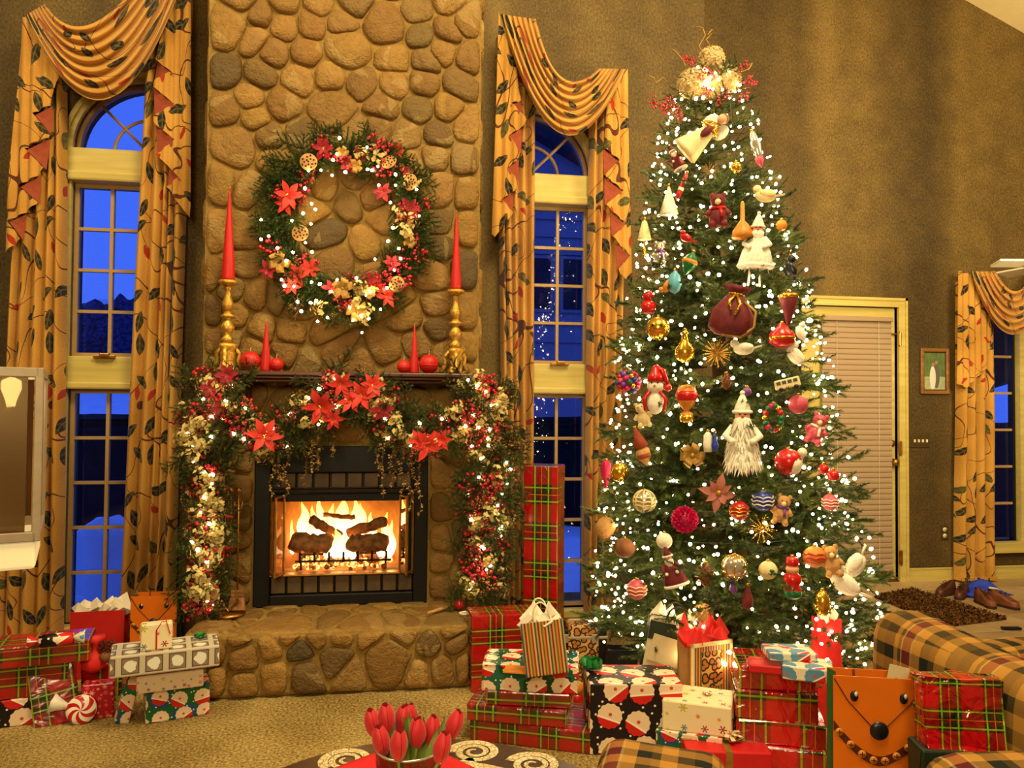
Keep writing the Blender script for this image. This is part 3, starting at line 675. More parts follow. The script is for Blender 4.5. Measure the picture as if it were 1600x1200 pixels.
# ------------------------------------------------------------------ fireplace insert
def pz(px, py, Y=CY): p = aty(px, py, Y); return p.x, p.z
t = thing('fireplace_insert', 'black metal fireplace insert with open glass doors set in the stone', 'fireplace', ((FX0+FX1)/2, CY, HZ))
ix0, iz1 = pz(424, 768); ix1, iz0 = pz(645, 893)
fr = MB(); y0, y1 = CY-0.022, CY+0.05
fr.rbox((FX0, y0, HZ), (ix0, y1, FZ1), 0.006); fr.rbox((ix1, y0, HZ), (FX1, y1, FZ1), 0.006)
gz = [pz(532, y)[1] for y in (738, 763, 897, 926)]     # upper grille top/bottom, lower grille top/bottom
fr.rbox((ix0, y0, gz[0]), (ix1, y1, FZ1), 0.006); fr.rbox((ix0, y0, HZ), (ix1, y1, gz[3]), 0.006)
fr.box((ix0, y1-0.02, gz[1]), (ix1, y1, gz[0])); fr.box((ix0, y1-0.02, gz[3]), (ix1, y1, gz[2]))
fr.build('surround_frame', M['black'], t, world=True)
for (za, zb, n, x_a, x_b) in ((gz[1], gz[0], 8, ix0+0.04, ix1-0.01), (gz[3], gz[2], 9, ix0, ix1)):
    w = (x_b-x_a)/n
    for k in range(n):
        b = MB(); b.rbox((x_a+w*k+0.006, CY-0.004, za+0.004), (x_a+w*(k+1)-0.006, CY+0.03, zb-0.004), 0.003, 1); b.build('grille_tile', M['grilletile'], t, world=True)
for (za, zb) in ((iz1-0.006, gz[1]), (gz[2], iz0+0.006)):
    b = MB(); b.rbox((ix0, CY-0.035, za), (ix1, CY+0.03, zb), 0.005); b.build('bar_rail', M['brass'] if za < .6 else M['black'], t, world=True)
# firebox inside
bx0, bx1, by = ix0+0.10, ix1-0.10, -0.09
pn = MB()
pn.add([(bx0, by, iz0), (bx1, by, iz0), (bx1, by, iz1+.08), (bx0, by, iz1+.08)], [(0,1,2,3)]); pn.build('back_panel', M['refractory'], t, world=True)
for xa, xb in ((ix0, bx0), (bx1, ix1)):
    pn = MB(); ya, yb = (CY+.03, by) if xa == ix0 else (by, CY+.03); pn.add([(xa, ya, iz0), (xb, yb, iz0), (xb, yb, iz1+.08), (xa, ya, iz1+.08)], [(0,1,2,3)]); pn.build('side_panel', M['refractory'], t, world=True)
pn = MB(); pn.add([(ix0, CY+.03, iz0), (ix1, CY+.03, iz0), (bx1, by, iz0), (bx0, by, iz0)], [(0,1,2,3)]); pn.build('firebox_floor', M['refractory'], t, world=True)
pn = MB(); pn.add([(ix0, CY+.03, iz1+.08), (ix1, CY+.03, iz1+.08), (bx1, by, iz1+.08), (bx0, by, iz1+.08)], [(3,2,1,0)]); pn.build('smoke_hood', M['black'], t, world=True)
hd = MB(); hd.box((ix0, CY+.02, iz1-.055), (ix1, CY+.05, iz1)); hd.build('header_strip', M['black'], t, world=True)
M['door_glass'] = m_glass('fire_glass', (0.8, 0.72, 0.6, 1), 1.0)
for sx, x_ in ((1, ix0+.004), (-1, ix1-.004)):           # bi-fold glass doors folded to each side
    for dx, dy0, dy1 in ((0.0, CY-.02, CY-.115), (0.05, CY-.115, CY-.03)):
        xa, xb = x_+sx*dx*0.6, x_+sx*(dx*0.6+.035); g = MB(); g.add([(xa, dy0, iz0+.01), (xb, dy1, iz0+.01), (xb, dy1, iz1-.02), (xa, dy0, iz1-.02)], [(0,1,2,3)]); dg = g.build('glass_door', M['door_glass'], t, world=True)
        e = MB()
        for P, Q in (((xa, dy0, iz0+.01), (xb, dy1, iz0+.01)), ((xb, dy1, iz0+.01), (xb, dy1, iz1-.02)), ((xb, dy1, iz1-.02), (xa, dy0, iz1-.02)), ((xa, dy0, iz1-.02), (xa, dy0, iz0+.01))): e.tube([P, Q], 0.006, 5)
        e.build('door_edge', M['brass'], dg, world=True)
g = MB(); mz = iz0+.045
for k in range(7): xx = bx0+(bx1-bx0)*(k+.5)/7; g.tube([(xx, -.42, mz+.05), (xx, -.42, mz), (xx, -.17, mz)], 0.006, 5)
for yy in (-.40, -.2): g.tube([(bx0+.01, yy, mz), (bx1-.01, yy, mz)], 0.006, 5)
for xx in (bx0+.04, bx1-.04):
    for yy in (-.40, -.2): g.tube([(xx, yy, iz0), (xx, yy, mz)], 0.006, 5)
tag(g.build('fire_grate', M['black'], None), 'low black iron grate under the burning logs', 'grate')
def log(label, p, qv, r, seed):
    qq = random.Random(seed); mb = MB(); p, qv = Vector(p), Vector(qv); n = 9
    pts = [p.lerp(qv, i/n)+Vector((0, qq.uniform(-.004, .004), qq.uniform(-.005, .005))) for i in range(n+1)]
    mb.tube(pts, [r*qq.uniform(.88, 1.08) for _ in pts], 12)
    for i, v in enumerate(mb.v): mb.v[i] = v+Vector((qq.uniform(-1, 1), qq.uniform(-1, 1), qq.uniform(-1, 1)))*r*0.07
    return tag(mb.build('firewood_log', M['bark'], None, True), label, 'log')
def fp(px, py, Y): return aty(px, py, Y)
log('thick charred log lying front left on the grate', fp(456, 846, -.38), fp(514, 850, -.36), .052, 1)
log('thick charred log lying front right on the grate', fp(546, 849, -.36), fp(604, 848, -.38), .05, 2)
log('slanted log leaning on the left of the fire', fp(488, 812, -.36), fp(530, 838, -.24), .026, 3)
log('slanted log leaning on the right of the fire', fp(545, 832, -.24), fp(602, 815, -.34), .03, 4)
log('thin dark log across the top of the fire', fp(505, 805, -.2), fp(555, 808, -.2), .014, 5)
e = MB(); qq = random.Random(5)
for k in range(130):
    c = Vector((qq.uniform(bx0+.01, bx1-.01), qq.uniform(-.43, -.14), iz0+qq.uniform(.004, .03))); e.ball(c, qq.uniform(.008, .016), 6, 4, mi=0 if qq.random() < .6 else 1)
m = Mat('glowing_ember', 0.9); n_ = m.noise(m.coord('Object'), 60, 2); m.color((.05, .02, .01, 1)); m.emit(m.ramp(n_, [(.4, (.4, .03, .0, 1)), (.6, (1, .45, .1, 1))]), 5.0)
o = e.build('embers', [m.m, M['bark']], None); tag(o, 'bed of glowing orange embers under the grate', 'embers', kind='stuff')
# flames
m = Mat('flame'); o_ = m.coord('Generated'); x_, y_, z_ = m.xyz(o_)
m.emit(m.ramp(z_, [(0.0, (1, .80, .42, 1)), (.45, (1, .55, .14, 1)), (1.0, (1, .30, .03, 1))]), 6.5)
tr_ = m.node('ShaderNodeBsdfTransparent'); mxs = m.node('ShaderNodeMixShader'); lw = m.node('ShaderNodeLayerWeight'); lw.inputs[0].default_value = 0.35
em_ = m.node('ShaderNodeEmission'); em_.inputs[1].default_value = 6.5
m.nt.links.new(m.b.inputs['Emission Color'].links[0].from_socket, em_.inputs[0])
fac = (E(m.nt, lw.outputs['Facing'])*0.85+z_*0.35).clamp(); m.nt.links.new(fac.s, mxs.inputs[0]); m.nt.links.new(em_.outputs[0], mxs.inputs[1]); m.nt.links.new(tr_.outputs[0], mxs.inputs[2])
m.nt.links.new(mxs.outputs[0], m.nt.nodes['Material Output'].inputs[0]); M['flame'] = m.m
t = thing('fire', 'bright yellow fire burning among the logs', 'fire', ((bx0+bx1)/2, -.27, iz0+.05))
for k, (px, pb, pt, w, Y) in enumerate(((478, 850, 784, 13, -.26), (492, 850, 790, 10, -.22), (503, 848, 776, 11, -.18), (517, 850, 786, 11, -.2), (531, 856, 774, 14, -.16), (541, 850, 780, 12, -.18), (553, 848, 776, 12, -.16), (566, 842, 786, 11, -.2), (578, 850, 800, 9, -.2), (600, 872, 800, 12, -.22), (610, 872, 812, 9, -.28), (594, 870, 826, 9, -.24), (522, 872, 834, 10, -.34), (531, 872, 826, 12, -.36), (540, 872, 832, 10, -.33), (449, 872, 800, 8, -.2), (458, 866, 812, 7, -.22), (511, 872, 846, 7, -.36), (550, 874, 848, 7, -.37), (487, 846, 812, 9, -.3), (584, 846, 816, 8, -.28))):
    b, tp = aty(px, pb, Y), aty(px+qq.uniform(-5, 5), pt, Y); H = tp.z-b.z; w = w/300; f = MB(); n = 10
    f.tube([b+Vector(((tp.x-b.x)*i/n+0.18*w*math.sin(i*1.1+k), 0, H*i/n)) for i in range(n+1)], [max(.001, w*math.sin(PI*min(1, (i/n)**.7*.97+.03))**.8*(1-.35*i/n)) for i in range(n+1)], 10)
    for i, v in enumerate(f.v): f.v[i] = Vector((v.x, Y+(v.y-Y)*.5, v.z))
    f.build('flame', M['flame'], t, True, world=True)

# ------------------------------------------------------------------ mantel and candles
MY = -0.74; mz1, mz0 = aty(540, 581, MY).z, aty(540, 598, MY).z
mx0, mx1 = aty(350, 590, MY).x, aty(742, 590, MY).x
t = thing('mantel_shelf', 'dark stained wooden mantel shelf across the stone chimney', 'shelf', ((mx0+mx1)/2, CY, mz0))
s = MB(); s.rbox((mx0, MY, mz1-.022), (mx1, CY-.0, mz1), .006); s.build('shelf_board', M['darkwood'], t, world=True)
s = MB(); s.rbox((mx0+.015, MY+.02, mz1-.036), (mx1-.015, CY, mz1-.022), .005); s.rbox((mx0+.03, MY+.045, mz0), (mx1-.03, CY, mz1-.036), .008); s.build('moulding', M['darkwood'], t, world=True)
s = MB()
for px in (372, 540, 722): x = aty(px, 600, MY).x; s.rbox((x-.03, MY+.08, mz0-.09), (x+.03, CY, mz0), .01)
s.build('corbel', M['darkwood'], t, world=True)
KY = -0.63
def candlestick(label, px, py_top):
    b = aty(px, 580, KY); H = aty(px, py_top, KY).z-mz1; t = thing('candlestick', label, 'candlestick', (b.x, KY, mz1)); k = H/.46
    s = MB(); s.lathe([(.012, .14), (.024, .145), (.03, .16), (.02, .175), (.016, .185), (.03, .205), (.034, .22), (.022, .245), (.013, .26), (.03, .27), (.036, .28), (.018, .29), (.015, .30)], 16, lobes=8, lob=.06); s.xf(SCL(1, 1, k)); s.build('lower_stem', M['gold'], t, True)
    s = MB(); s.lathe([(.014, .30), (.024, .325), (.026, .345), (.015, .375), (.012, .41), (.02, .42), (.012, .43)], 14, lobes=6, lob=.1); s.xf(SCL(1, 1, k)); s.build('upper_stem', M['gold'], t, True)
    s = MB(); s.lathe([(.012, .425), (.03, .437), (.044, .442), (.046, .452), (.04, .46), (.0, .46)], 18); s.xf(SCL(1, 1, k)); s.build('drip_pan', M['gold'], t, True)
    s = MB(); s.lathe([(.05, .0), (.052, .012), (.036, .02), (.03, .05), (.034, .09), (.03, .105), (.04, .12), (.04, .135), (.02, .145)], 12, lobes=3, lob=.22); s.xf(SCL(1, 1, k)); s.build('base', M['gold'], t, True)
    for i in range(3):
        s = MB(); a = math.radians(120*i-90); d = Vector((math.cos(a), math.sin(a), 0))
        s.tube([d*.03+Vector((0,0,.12)), d*.06+Vector((0,0,.09)), d*.052+Vector((0,0,.05)), d*.075+Vector((0,0,.02)), d*.085+Vector((0,0,.008))], [.01, .013, .011, .014, .008], 8); s.build('foot', M['gold'], t, True)
    return b.x, mz1+H
def taper(label, x, z, H, r, name='cone_candle'):
    t = thing(name, label, 'candle', (x, KY, z)); s = MB(); s.lathe([(r*.97, 0), (r, .01)]+[(r*(1-i/12)**.92+.002, .01+(H-.01)*i/12) for i in range(1, 13)], 20); s.build('wax', M['redwax'], t, True)
    s = MB(); s.tube([(0, 0, H-.002), (.001, 0, H+.008)], .0012, 5); s.build('wick', M['wick'], t)
def ballc(label, px, py, rp):
    c = aty(px, py, KY); r = rp/303; t = thing('ball_candle', label, 'candle', (c.x, KY, mz1)); s = MB(); s.lathe([(r*.35, 0)]+[(r*math.sin(PI*i/14), r-r*math.cos(PI*i/14)) for i in range(2, 14)]+[(.0, 2*r-.002)], 22); s.build('wax', M['redwax'], t, True)
    s = MB(); s.lathe([(r*1.006, r*.82), (r*1.014, r*.87), (r*1.006, r*.92)], 22); s.build('seam', M['redwax'], t, True)
    s = MB(); s.tube([(0, 0, 2*r-.004), (.002, 0, 2*r+.018)], .0015, 5); s.build('wick', M['wick'], t)
x, z = candlestick('gilded carved candlestick on the left end of the mantel', 354, 438); taper('tall red cone candle in the left gilded candlestick', x, z, .455, .031)
x, z = candlestick('gilded carved candlestick on the right end of the mantel', 711, 453); taper('tall red cone candle in the right gilded candlestick', x, z, .40, .027)
c = aty(415, 578, KY); taper('short red cone candle between the two left ball candles', c.x, mz1, .25, .025)
c = aty(647, 578, KY); taper('short red cone candle between the two right ball candles', c.x, mz1, .245, .024)
ballc('large red ball candle beside the left candlestick', 391, 562, 15); ballc('small red ball candle near the left end of the mantel', 432, 568, 10.5)
ballc('small red ball candle near the right end of the mantel', 631, 570, 10.5); ballc('large red ball candle beside the right candlestick', 670, 566, 15)

# fireplace tools and small things on the hearth
tb = atz(372, 945, HZ+.012); tb.y = -.68; tb = Vector((atz(372, 945, HZ).x, tb.y, HZ+.012))
t = thing('fireplace_tool_set', 'brass fireplace tools on a stand left of the firebox', 'fireplace tools', tb)
s = MB(); s.lathe([(.075, 0), (.078, .008), (.05, .016), (.014, .022), (.012, .06)], 18); s.build('stand_base', M['brass'], t, True)
s = MB(); s.tube([(0,0,.05), (0,0,.62)], .006, 8); s.ball((0,0,.63), .014, 10, 6); s.build('stand_pole', M['brass'], t, True)
s = MB(); s.tube([(-.045,0,.52), (.045,0,.52)], .005, 6); s.build('hook_bar', M['brass'], t)
for k, (dx, lab) in enumerate(((-.04, 'poker'), (.04, 'hearth_brush'), (.005, 'shovel'))):
    s = MB(); yy = -.02; s.tube([(dx, yy, .12), (dx, yy, .58)], .0045, 6); s.ball((dx, yy, .595), .013, 8, 6); s.tube([(dx, yy, .5), (dx+.014, yy, .515), (dx+.018, yy, .54)], .004, 5); tool = s.build(lab, M['brass'], t, True)
    s = MB()
    if k == 0: s.tube([(dx, yy, .12), (dx-.005, yy, .07), (dx+.02, yy, .1)], [.005, .004, .002], 6)
    elif k == 1: s.rbox((dx-.03, yy-.012, .09), (dx+.03, yy+.012, .12), .004); s.add([(dx-.03, yy-.012, .09), (dx+.03, yy-.012, .09), (dx+.03, yy+.012, .09), (dx-.03, yy+.012, .09), (dx-.04, yy-.014, .03), (dx+.04, yy-.014, .03), (dx+.04, yy+.014, .03), (dx-.04, yy+.014, .03)], [(0,1,5,4),(1,2,6,5),(2,3,7,6),(3,0,4,7),(4,5,6,7)])
    else: s.tube([(dx-.03, yy-.02, .13), (dx-.045, yy-.02, .08), (dx, yy-.02, .03), (dx+.045, yy-.02, .08), (dx+.03, yy-.02, .13)], .005, 6)
    s.build('tool_head', M['brass'] if k != 1 else M['bark'], tool)
p, p2 = atz(668, 958, HZ+.02), atz(706, 947, HZ+.02); s = MB(); s.tube([p, p.lerp(p2, .5), p2], [.006, .009, .005], 7); s.tube([p.lerp(p2, .4), p.lerp(p2, .5)+Vector((-.01, -.03, .004))], .004, 5); tag(s.build('kindling_stick', M['pod'], None), 'pale stick of kindling lying on the right of the hearth', 'stick')
c = atz(718, 953, HZ+.012); t = thing('red_bauble', 'red fruit shaped bauble on the right end of the hearth', 'bauble', c); s = MB(); s.ball((0,0,.027), .027, 14, 8); s.build('fruit', M['red'], t, True); s = MB(); s.tube([(0,0,.05), (.004,0,.066)], .002, 5); s.ball((.012, 0, .064), .009, 6, 4, sc=(1, .4, .5)); s.build('stalk', M['green'], t, True)
c = atz(728, 960, HZ+.013); s = MB(); s.tube([c+Vector((.03*math.cos(a*PI/9), .022*math.sin(a*PI/9), .006)) for a in range(19)], .005, 6); tag(s.build('white_ring', M['whiteplastic'], None, True), 'small white plastic ring lying at the hearth edge', 'ring')
# ------------------------------------------------------------------ greenery
def needles(mb, p, d, L, dens, nl, w, q, mi=0):
    d = d.normalized(); a = d.orthogonal().normalized(); b = d.cross(a); n = max(4, int(L*dens)); vs_ = []; fs = []
    for i in range(n):
        t = (i+q.random())/n; th = q.uniform(0, 2*PI); r = a*math.cos(th)+b*math.sin(th); base = p+d*(L*t)
        k = nl*(1-.35*t)*q.uniform(.75, 1.15); tip = base+(d*.75+r*.8).normalized()*k; s = d.cross(r)*(w/2)
        o = len(vs_); vs_ += [base-s, base+s, tip]; fs.append((o, o+1, o+2))
    mb.add(vs_, fs, mi)
def sprig(L, ntw, twl, nl, dens, w, q, droop=0.12):
    mb = MB(); pts = [Vector((L*i/6, 0, -droop*L*(i/6)+droop*1.1*L*(i/6)**2)) for i in range(7)]
    mb.tube(pts, [.004*(1-.7*i/6) for i in range(7)], 4, 1, False)
    for i in range(6): needles(mb, pts[i], pts[i+1]-pts[i], (pts[i+1]-pts[i]).length, dens, nl, w, q)
    for k in range(ntw):
        f = (k+.7)/(ntw+.6); i = min(5, int(f*6)); base = pts[i].lerp(pts[i+1], f*6-i); sg = 1 if k % 2 else -1
        d = Vector((.72, sg*q.uniform(.5, .95), q.uniform(-.15, .45))).normalized(); l = twl*(1.1-.6*f)*q.uniform(.8, 1.2)
        mb.tube([base, base+d*l], [.0025, .001], 3, 1, False); needles(mb, base, d, l, dens, nl, w, q)
    return mb
q = random.Random(21)
TREE_SPRIGS = [sprig(.36, 11, .15, .027, 800, .0044, q).mesh('branch', [M['needle'], M['twig']]) for _ in range(5)]
TREE_MB = [sprig(.36, 9, .15, .030, 330, .0056, q) for _ in range(3)]
GAR_SPRIGS = [sprig(.17, 8, .075, .024, 620, .0042, q).mesh('fir_sprig', [M['needle'], M['twig']]) for _ in range(4)]
WRE_SPRIGS = [sprig(.15, 8, .075, .022, 700, .0046, q).mesh('fir_sprig', [M['needle_dark'], M['twig']]) for _ in range(4)]
def frame(pos, xdir, up=Vector((0, 0, 1)), s=1.0, roll=0):
    x = Vector(xdir).normalized(); z = up-x*up.dot(x)
    z = z.normalized() if z.length > 1e-4 else x.orthogonal().normalized(); y = z.cross(x)
    m = Matrix(((x.x, y.x, z.x, pos.x), (x.y, y.y, z.y, pos.y), (x.z, y.z, z.z, pos.z), (0, 0, 0, 1)))
    return m @ Matrix.Rotation(roll, 4, 'X') @ SCL(s)
def part(name, me, parent, Mw):
    o = link(name, me, parent); off = Vector(parent.location)+(Vector(parent.parent.location) if parent.parent else Vector())
    o.matrix_local = T(-off) @ Mw; return o
# petal lies along +X, faces -Y
def petal_mesh(name, mat, L=1.0, W=.42, cup=.12):
    mb = MB(); n = 6; prof = [0.05, .55, .92, 1.0, .8, .42, 0.02]
    vs_ = []; fs = []
    for i in range(n+1):
        x = L*i/n; w = W*prof[i]/2; y = -cup*math.sin(PI*i/n*.9)
        vs_ += [(x, y-.03, -w), (x, y, 0), (x, y-.03, w)]
    for i in range(n): fs += [(i*3, i*3+1, i*3+4, i*3+3), (i*3+1, i*3+2, i*3+5, i*3+4)]
    mb.add(vs_, fs); return mb.mesh(name, mat, True)
PETAL = petal_mesh('petal', M['petal']); PETAL_D = petal_mesh('petal', M['petal_dark'], W=.5)
mb = MB(); qq = random.Random(1)
for k in range(9): a = k*2.4; r = .06*math.sqrt(k); mb.ball((r*math.cos(a), -.05, r*math.sin(a)), .05, 6, 4)
FCENTRE = mb.mesh('flower_centre', M['goldball'])
def poinsettia(parent, pos, s, dark=False, n1=6, n2=5, tilt=(0, 0), name='poinsettia'):
    f = part(name, FCENTRE, parent, T(pos) @ RX(tilt[0]) @ RZ(tilt[1]) @ SCL(s))
    pm = PETAL_D if dark else PETAL
    for ring, (n, sc_, lift) in enumerate(((n1, 1.0, 6), (n2, .62, 24))):
        for k in range(n):
            o = link('petal', pm, f); o.matrix_local = Matrix.Rotation(2*PI*(k+.5*ring)/n+q.uniform(-.15, .15), 4, 'Y') @ T(.03, -.02*ring, 0) @ RZ(-lift+q.uniform(-10, 10)) @ SCL(sc_*q.uniform(.85, 1.1))
    return f
def cluster_berries(n, R, r, q):
    mb = MB()
    for k in range(n):
        c = Vector((q.uniform(-1, 1), q.uniform(-.6, .6), q.uniform(-1, 1)))*R; mb.ball(c, r*q.uniform(.8, 1.2), 7, 5, 0)
        mb.tube([Vector((0, .01, 0)), c], .0012, 3, 1, False)
    return mb
BERRY = [cluster_berries(14, .042, .0095, q).mesh('berry_cluster', [M['berry'], M['twig']], True) for _ in range(3)]
def spray(n, L, w, q, mat=0):
    mb = MB()
    for k in range(n):
        d = Vector((q.uniform(-1, 1), q.uniform(-1, .1), q.uniform(-1, 1))).normalized(); l = L*q.uniform(.5, 1); mb.tube([(0, 0, 0), d*l], .0012, 3, 1, False)
        for j in range(3):
            c = d*l*(.45+.27*j); a = d.orthogonal().normalized(); a.rotate(Matrix.Rotation(q.uniform(0, 6), 3, d)); b = d.cross(a); ww = w*q.uniform(.7, 1.2)
            mb.add([c, c+a*ww*.5+b*ww*.4, c+a*ww*1.2, c+a*ww*.5-b*ww*.4], [(0, 1, 2), (0, 2, 3)])
    return mb
CREAM = [spray(12, .06, .024, q).mesh('dried_leaf_spray', [M['cream_leaf'], M['twig']]) for _ in range(3)]
TWIGS = [spray(9, .085, .011, q).mesh('twig_spray', [M['vine_brown'], M['twig']]) for _ in range(3)]
def vine_mesh(L, q):
    mb = MB(); n = 10; pts = [Vector((.012*math.sin(i*.9+q.random()), .006*q.uniform(-1, 1), -L*i/n)) for i in range(n+1)]; mb.tube(pts, .0018, 4, 1, False)
    for i in range(1, n+1):
        for k in range(5):
            c = pts[i]+Vector((0, 0, L/n*q.random())); a = Vector((q.uniform(-1, 1), q.uniform(-1, 1), q.uniform(-1, .2))).normalized(); b = a.orthogonal().normalized(); ww = .016*q.uniform(.6, 1.2)
            mb.add([c, c+a*ww*.5+b*ww*.3, c+a*ww, c+a*ww*.5-b*ww*.3], [(0, 1, 2), (0, 2, 3)])
    return mb.mesh('hanging_vine', [M['vine_brown'], M['twig']])
VINES = [vine_mesh(l, q) for l in (.16, .22, .3)]
mb = MB(); mb.lathe([(.0, -.0105), (.005, -.009), (.008, -.004), (.009, .001), (.0075, .006), (.004, .01), (0, .0115)], 10); BULB = mb.mesh('light_bulb', M['bulb'], True)
mb2 = MB().merge(mb); BULB_C = mb2.mesh('light_bulb', M['bulb_cool'], True)
mb = MB(); mb.lathe([(.005, -.012), (.03, -.008), (.042, 0), (.04, .004), (.0, .006)], 16)
pod_me = None
def pod_parts():
    a = MB(); a.lathe([(.008, -.02), (.03, -.012), (.043, 0), (.041, .004), (.0, .007)], 16); a.xf(RX(90)); b = MB()
    for k in range(14): r = .009*math.sqrt(k)*1.08; an = k*2.4; b.lathe([(.0048, 0), (.0048, .002), (0, .002)], 8, (r*math.cos(an), r*math.sin(an), .0055))
    b.xf(RX(90)); return a.mesh('lotus_pod', M['pod'], True), b.mesh('seed_holes', M['pod_hole'])
POD, PODH = pod_parts()
def bow_loop(L, W):
    mb = MB(); n = 12
    mb.grid(lambda u, v: Vector((L*math.sin(PI*u), -.3*L*math.sin(2*PI*u), W*(v-.5)+.25*W*math.sin(PI*u))), n, 3); return mb.mesh('ribbon_loop', M['gold_ribbon'], True)
BOWL = bow_loop(.07, .05)
def gold_bow(parent, pos, s, rot=0):
    c = MB(); c.ball((0, 0, 0), .012, 8, 6); f = part('gold_bow', c.mesh('gold_bow', M['gold_ribbon'], True), parent, T(pos) @ Matrix.Rotation(rot, 4, 'Y') @ SCL(s))
    for a in (15, 100, 170, 250, 320): o = link('ribbon_loop', BOWL, f); o.matrix_local = Matrix.Rotation(math.radians(a), 4, 'Y')
# ------------------------------------------------------------------ wreath
wc = aty(540, 350, CY-.06); t = thing('wreath', 'large fir wreath with red flowers, lotus pods and lights on the chimney', 'wreath', wc)
rx, rz_ = 103/297, 116/297
ring = MB(); ring.tube([wc+Vector((rx*math.cos(a*PI/24), .015, rz_*math.sin(a*PI/24))) for a in range(49)], .03, 8); ring.build('wreath_ring', M['twig'], t, world=True)
for k in range(260):
    a = 2*PI*(k+q.random())/260; rr = q.uniform(.72, 1.1); p = wc+Vector((rx*rr*math.cos(a), -q.uniform(.0, .06), rz_*rr*math.sin(a)))
    out = Vector((math.cos(a), 0, math.sin(a))); tan = Vector((-math.sin(a), 0, math.cos(a))); d = tan*q.choice((-1, 1))*q.uniform(.4, 1)+out*q.uniform(-.35, 1.0)+Vector((0, q.uniform(-.5, .1), 0))
    part('fir_sprig', q.choice(WRE_SPRIGS), t, frame(p, d, Vector((0, -1, 0)), q.uniform(.7, 1.0)))
WY = CY-.15
for (px, py, s, dk) in ((450,305,.075,0),(446,318,.06,0),(506,232,.062,1),(541,254,.055,1),(564,241,.05,1),(598,300,.055,1),(641,326,.065,1),(634,352,.045,0),(465,428,.068,0),(485,420,.055,0),(418,422,.05,1),(456,447,.05,0),(587,451,.078,0),(605,464,.06,0),(541,474,.06,1),(519,451,.05,1),(575,440,.05,1),(646,372,.04,1),(612,412,.05,1),(622,236,.045,0),(633,268,.035,1)):
    poinsettia(t, aty(px, py, WY+q.uniform(-.02, .02)), s, dk, tilt=(q.uniform(-20, 20), q.uniform(-25, 25)))
for (px, py, s, rx_, rz2) in ((482,253,1.0,0,0),(469,364,.95,0,0),(608,253,.95,-25,-25),(641,285,1.0,0,-40),(620,444,.95,0,-15)):
    P = part('lotus_pod', POD, t, T(aty(px, py, WY-.035)) @ RX(rx_) @ RZ(rz2) @ SCL(s)); link('seed_holes', PODH, P)
for (px, py, s) in ((535,451,.75),(558,486,.75),(436,410,.75),(555,259,.5),(535,238,.45),(640,378,.45)): gold_bow(t, aty(px, py, WY-.02), s, q.uniform(0, 6))
def ringpt(): a = q.uniform(0, 2*PI); rr = q.uniform(.72, 1.2); return wc+Vector((rx*rr*math.cos(a), -q.uniform(.06, .12), rz_*rr*math.sin(a)))
for k in range(26): part('berry_cluster', q.choice(BERRY), t, T(ringpt()) @ Matrix.Rotation(q.uniform(0, 6), 4, 'Y') @ SCL(q.uniform(.7, 1)))
for k in range(22):
    p = ringpt() if k > 8 else aty(q.uniform(455, 580), q.uniform(440, 505), WY); part('dried_leaf_spray' if k % 2 else 'twig_spray', q.choice(CREAM if k % 2 else TWIGS), t, T(p) @ Matrix.Rotation(q.uniform(0, 6), 4, 'Y') @ SCL(q.uniform(.8, 1.2)))
WB = [(585,123),(570,208),(550,240),(418,298),(485,295),(545,322),(617,305),(733,172),(795,375),(885,318),(760,295),(790,275),(735,290),(885,375),(997,398),(857,468),(1012,540),(870,603),(845,675),(903,715),(775,772),(912,768),(400,392),(435,475),(455,505),(390,525),(432,583),(330,565),(165,665),(205,648),(252,712),(335,735),(437,733),(402,683),(275,883),(340,918),(290,915),(435,895),(480,905),(572,882),(675,872),(540,945),(360,1000),(380,1050),(520,1085),(460,995),(430,1005),(640,1030),(730,965),(840,925),(878,830),(700,1075),(805,1040),(742,1090),(657,1100),(705,1165),(467,1105),(750,945),(165,560),(300,780)]
for (x, y) in WB: part('light_bulb', BULB, t, T(aty(360+x/3.43, 180+y/3.43, WY-.045+q.uniform(-.02, .02))) @ Euler((q.uniform(0, 6), q.uniform(0, 6), 0)).to_matrix().to_4x4() @ SCL(q.uniform(.6, .85)))
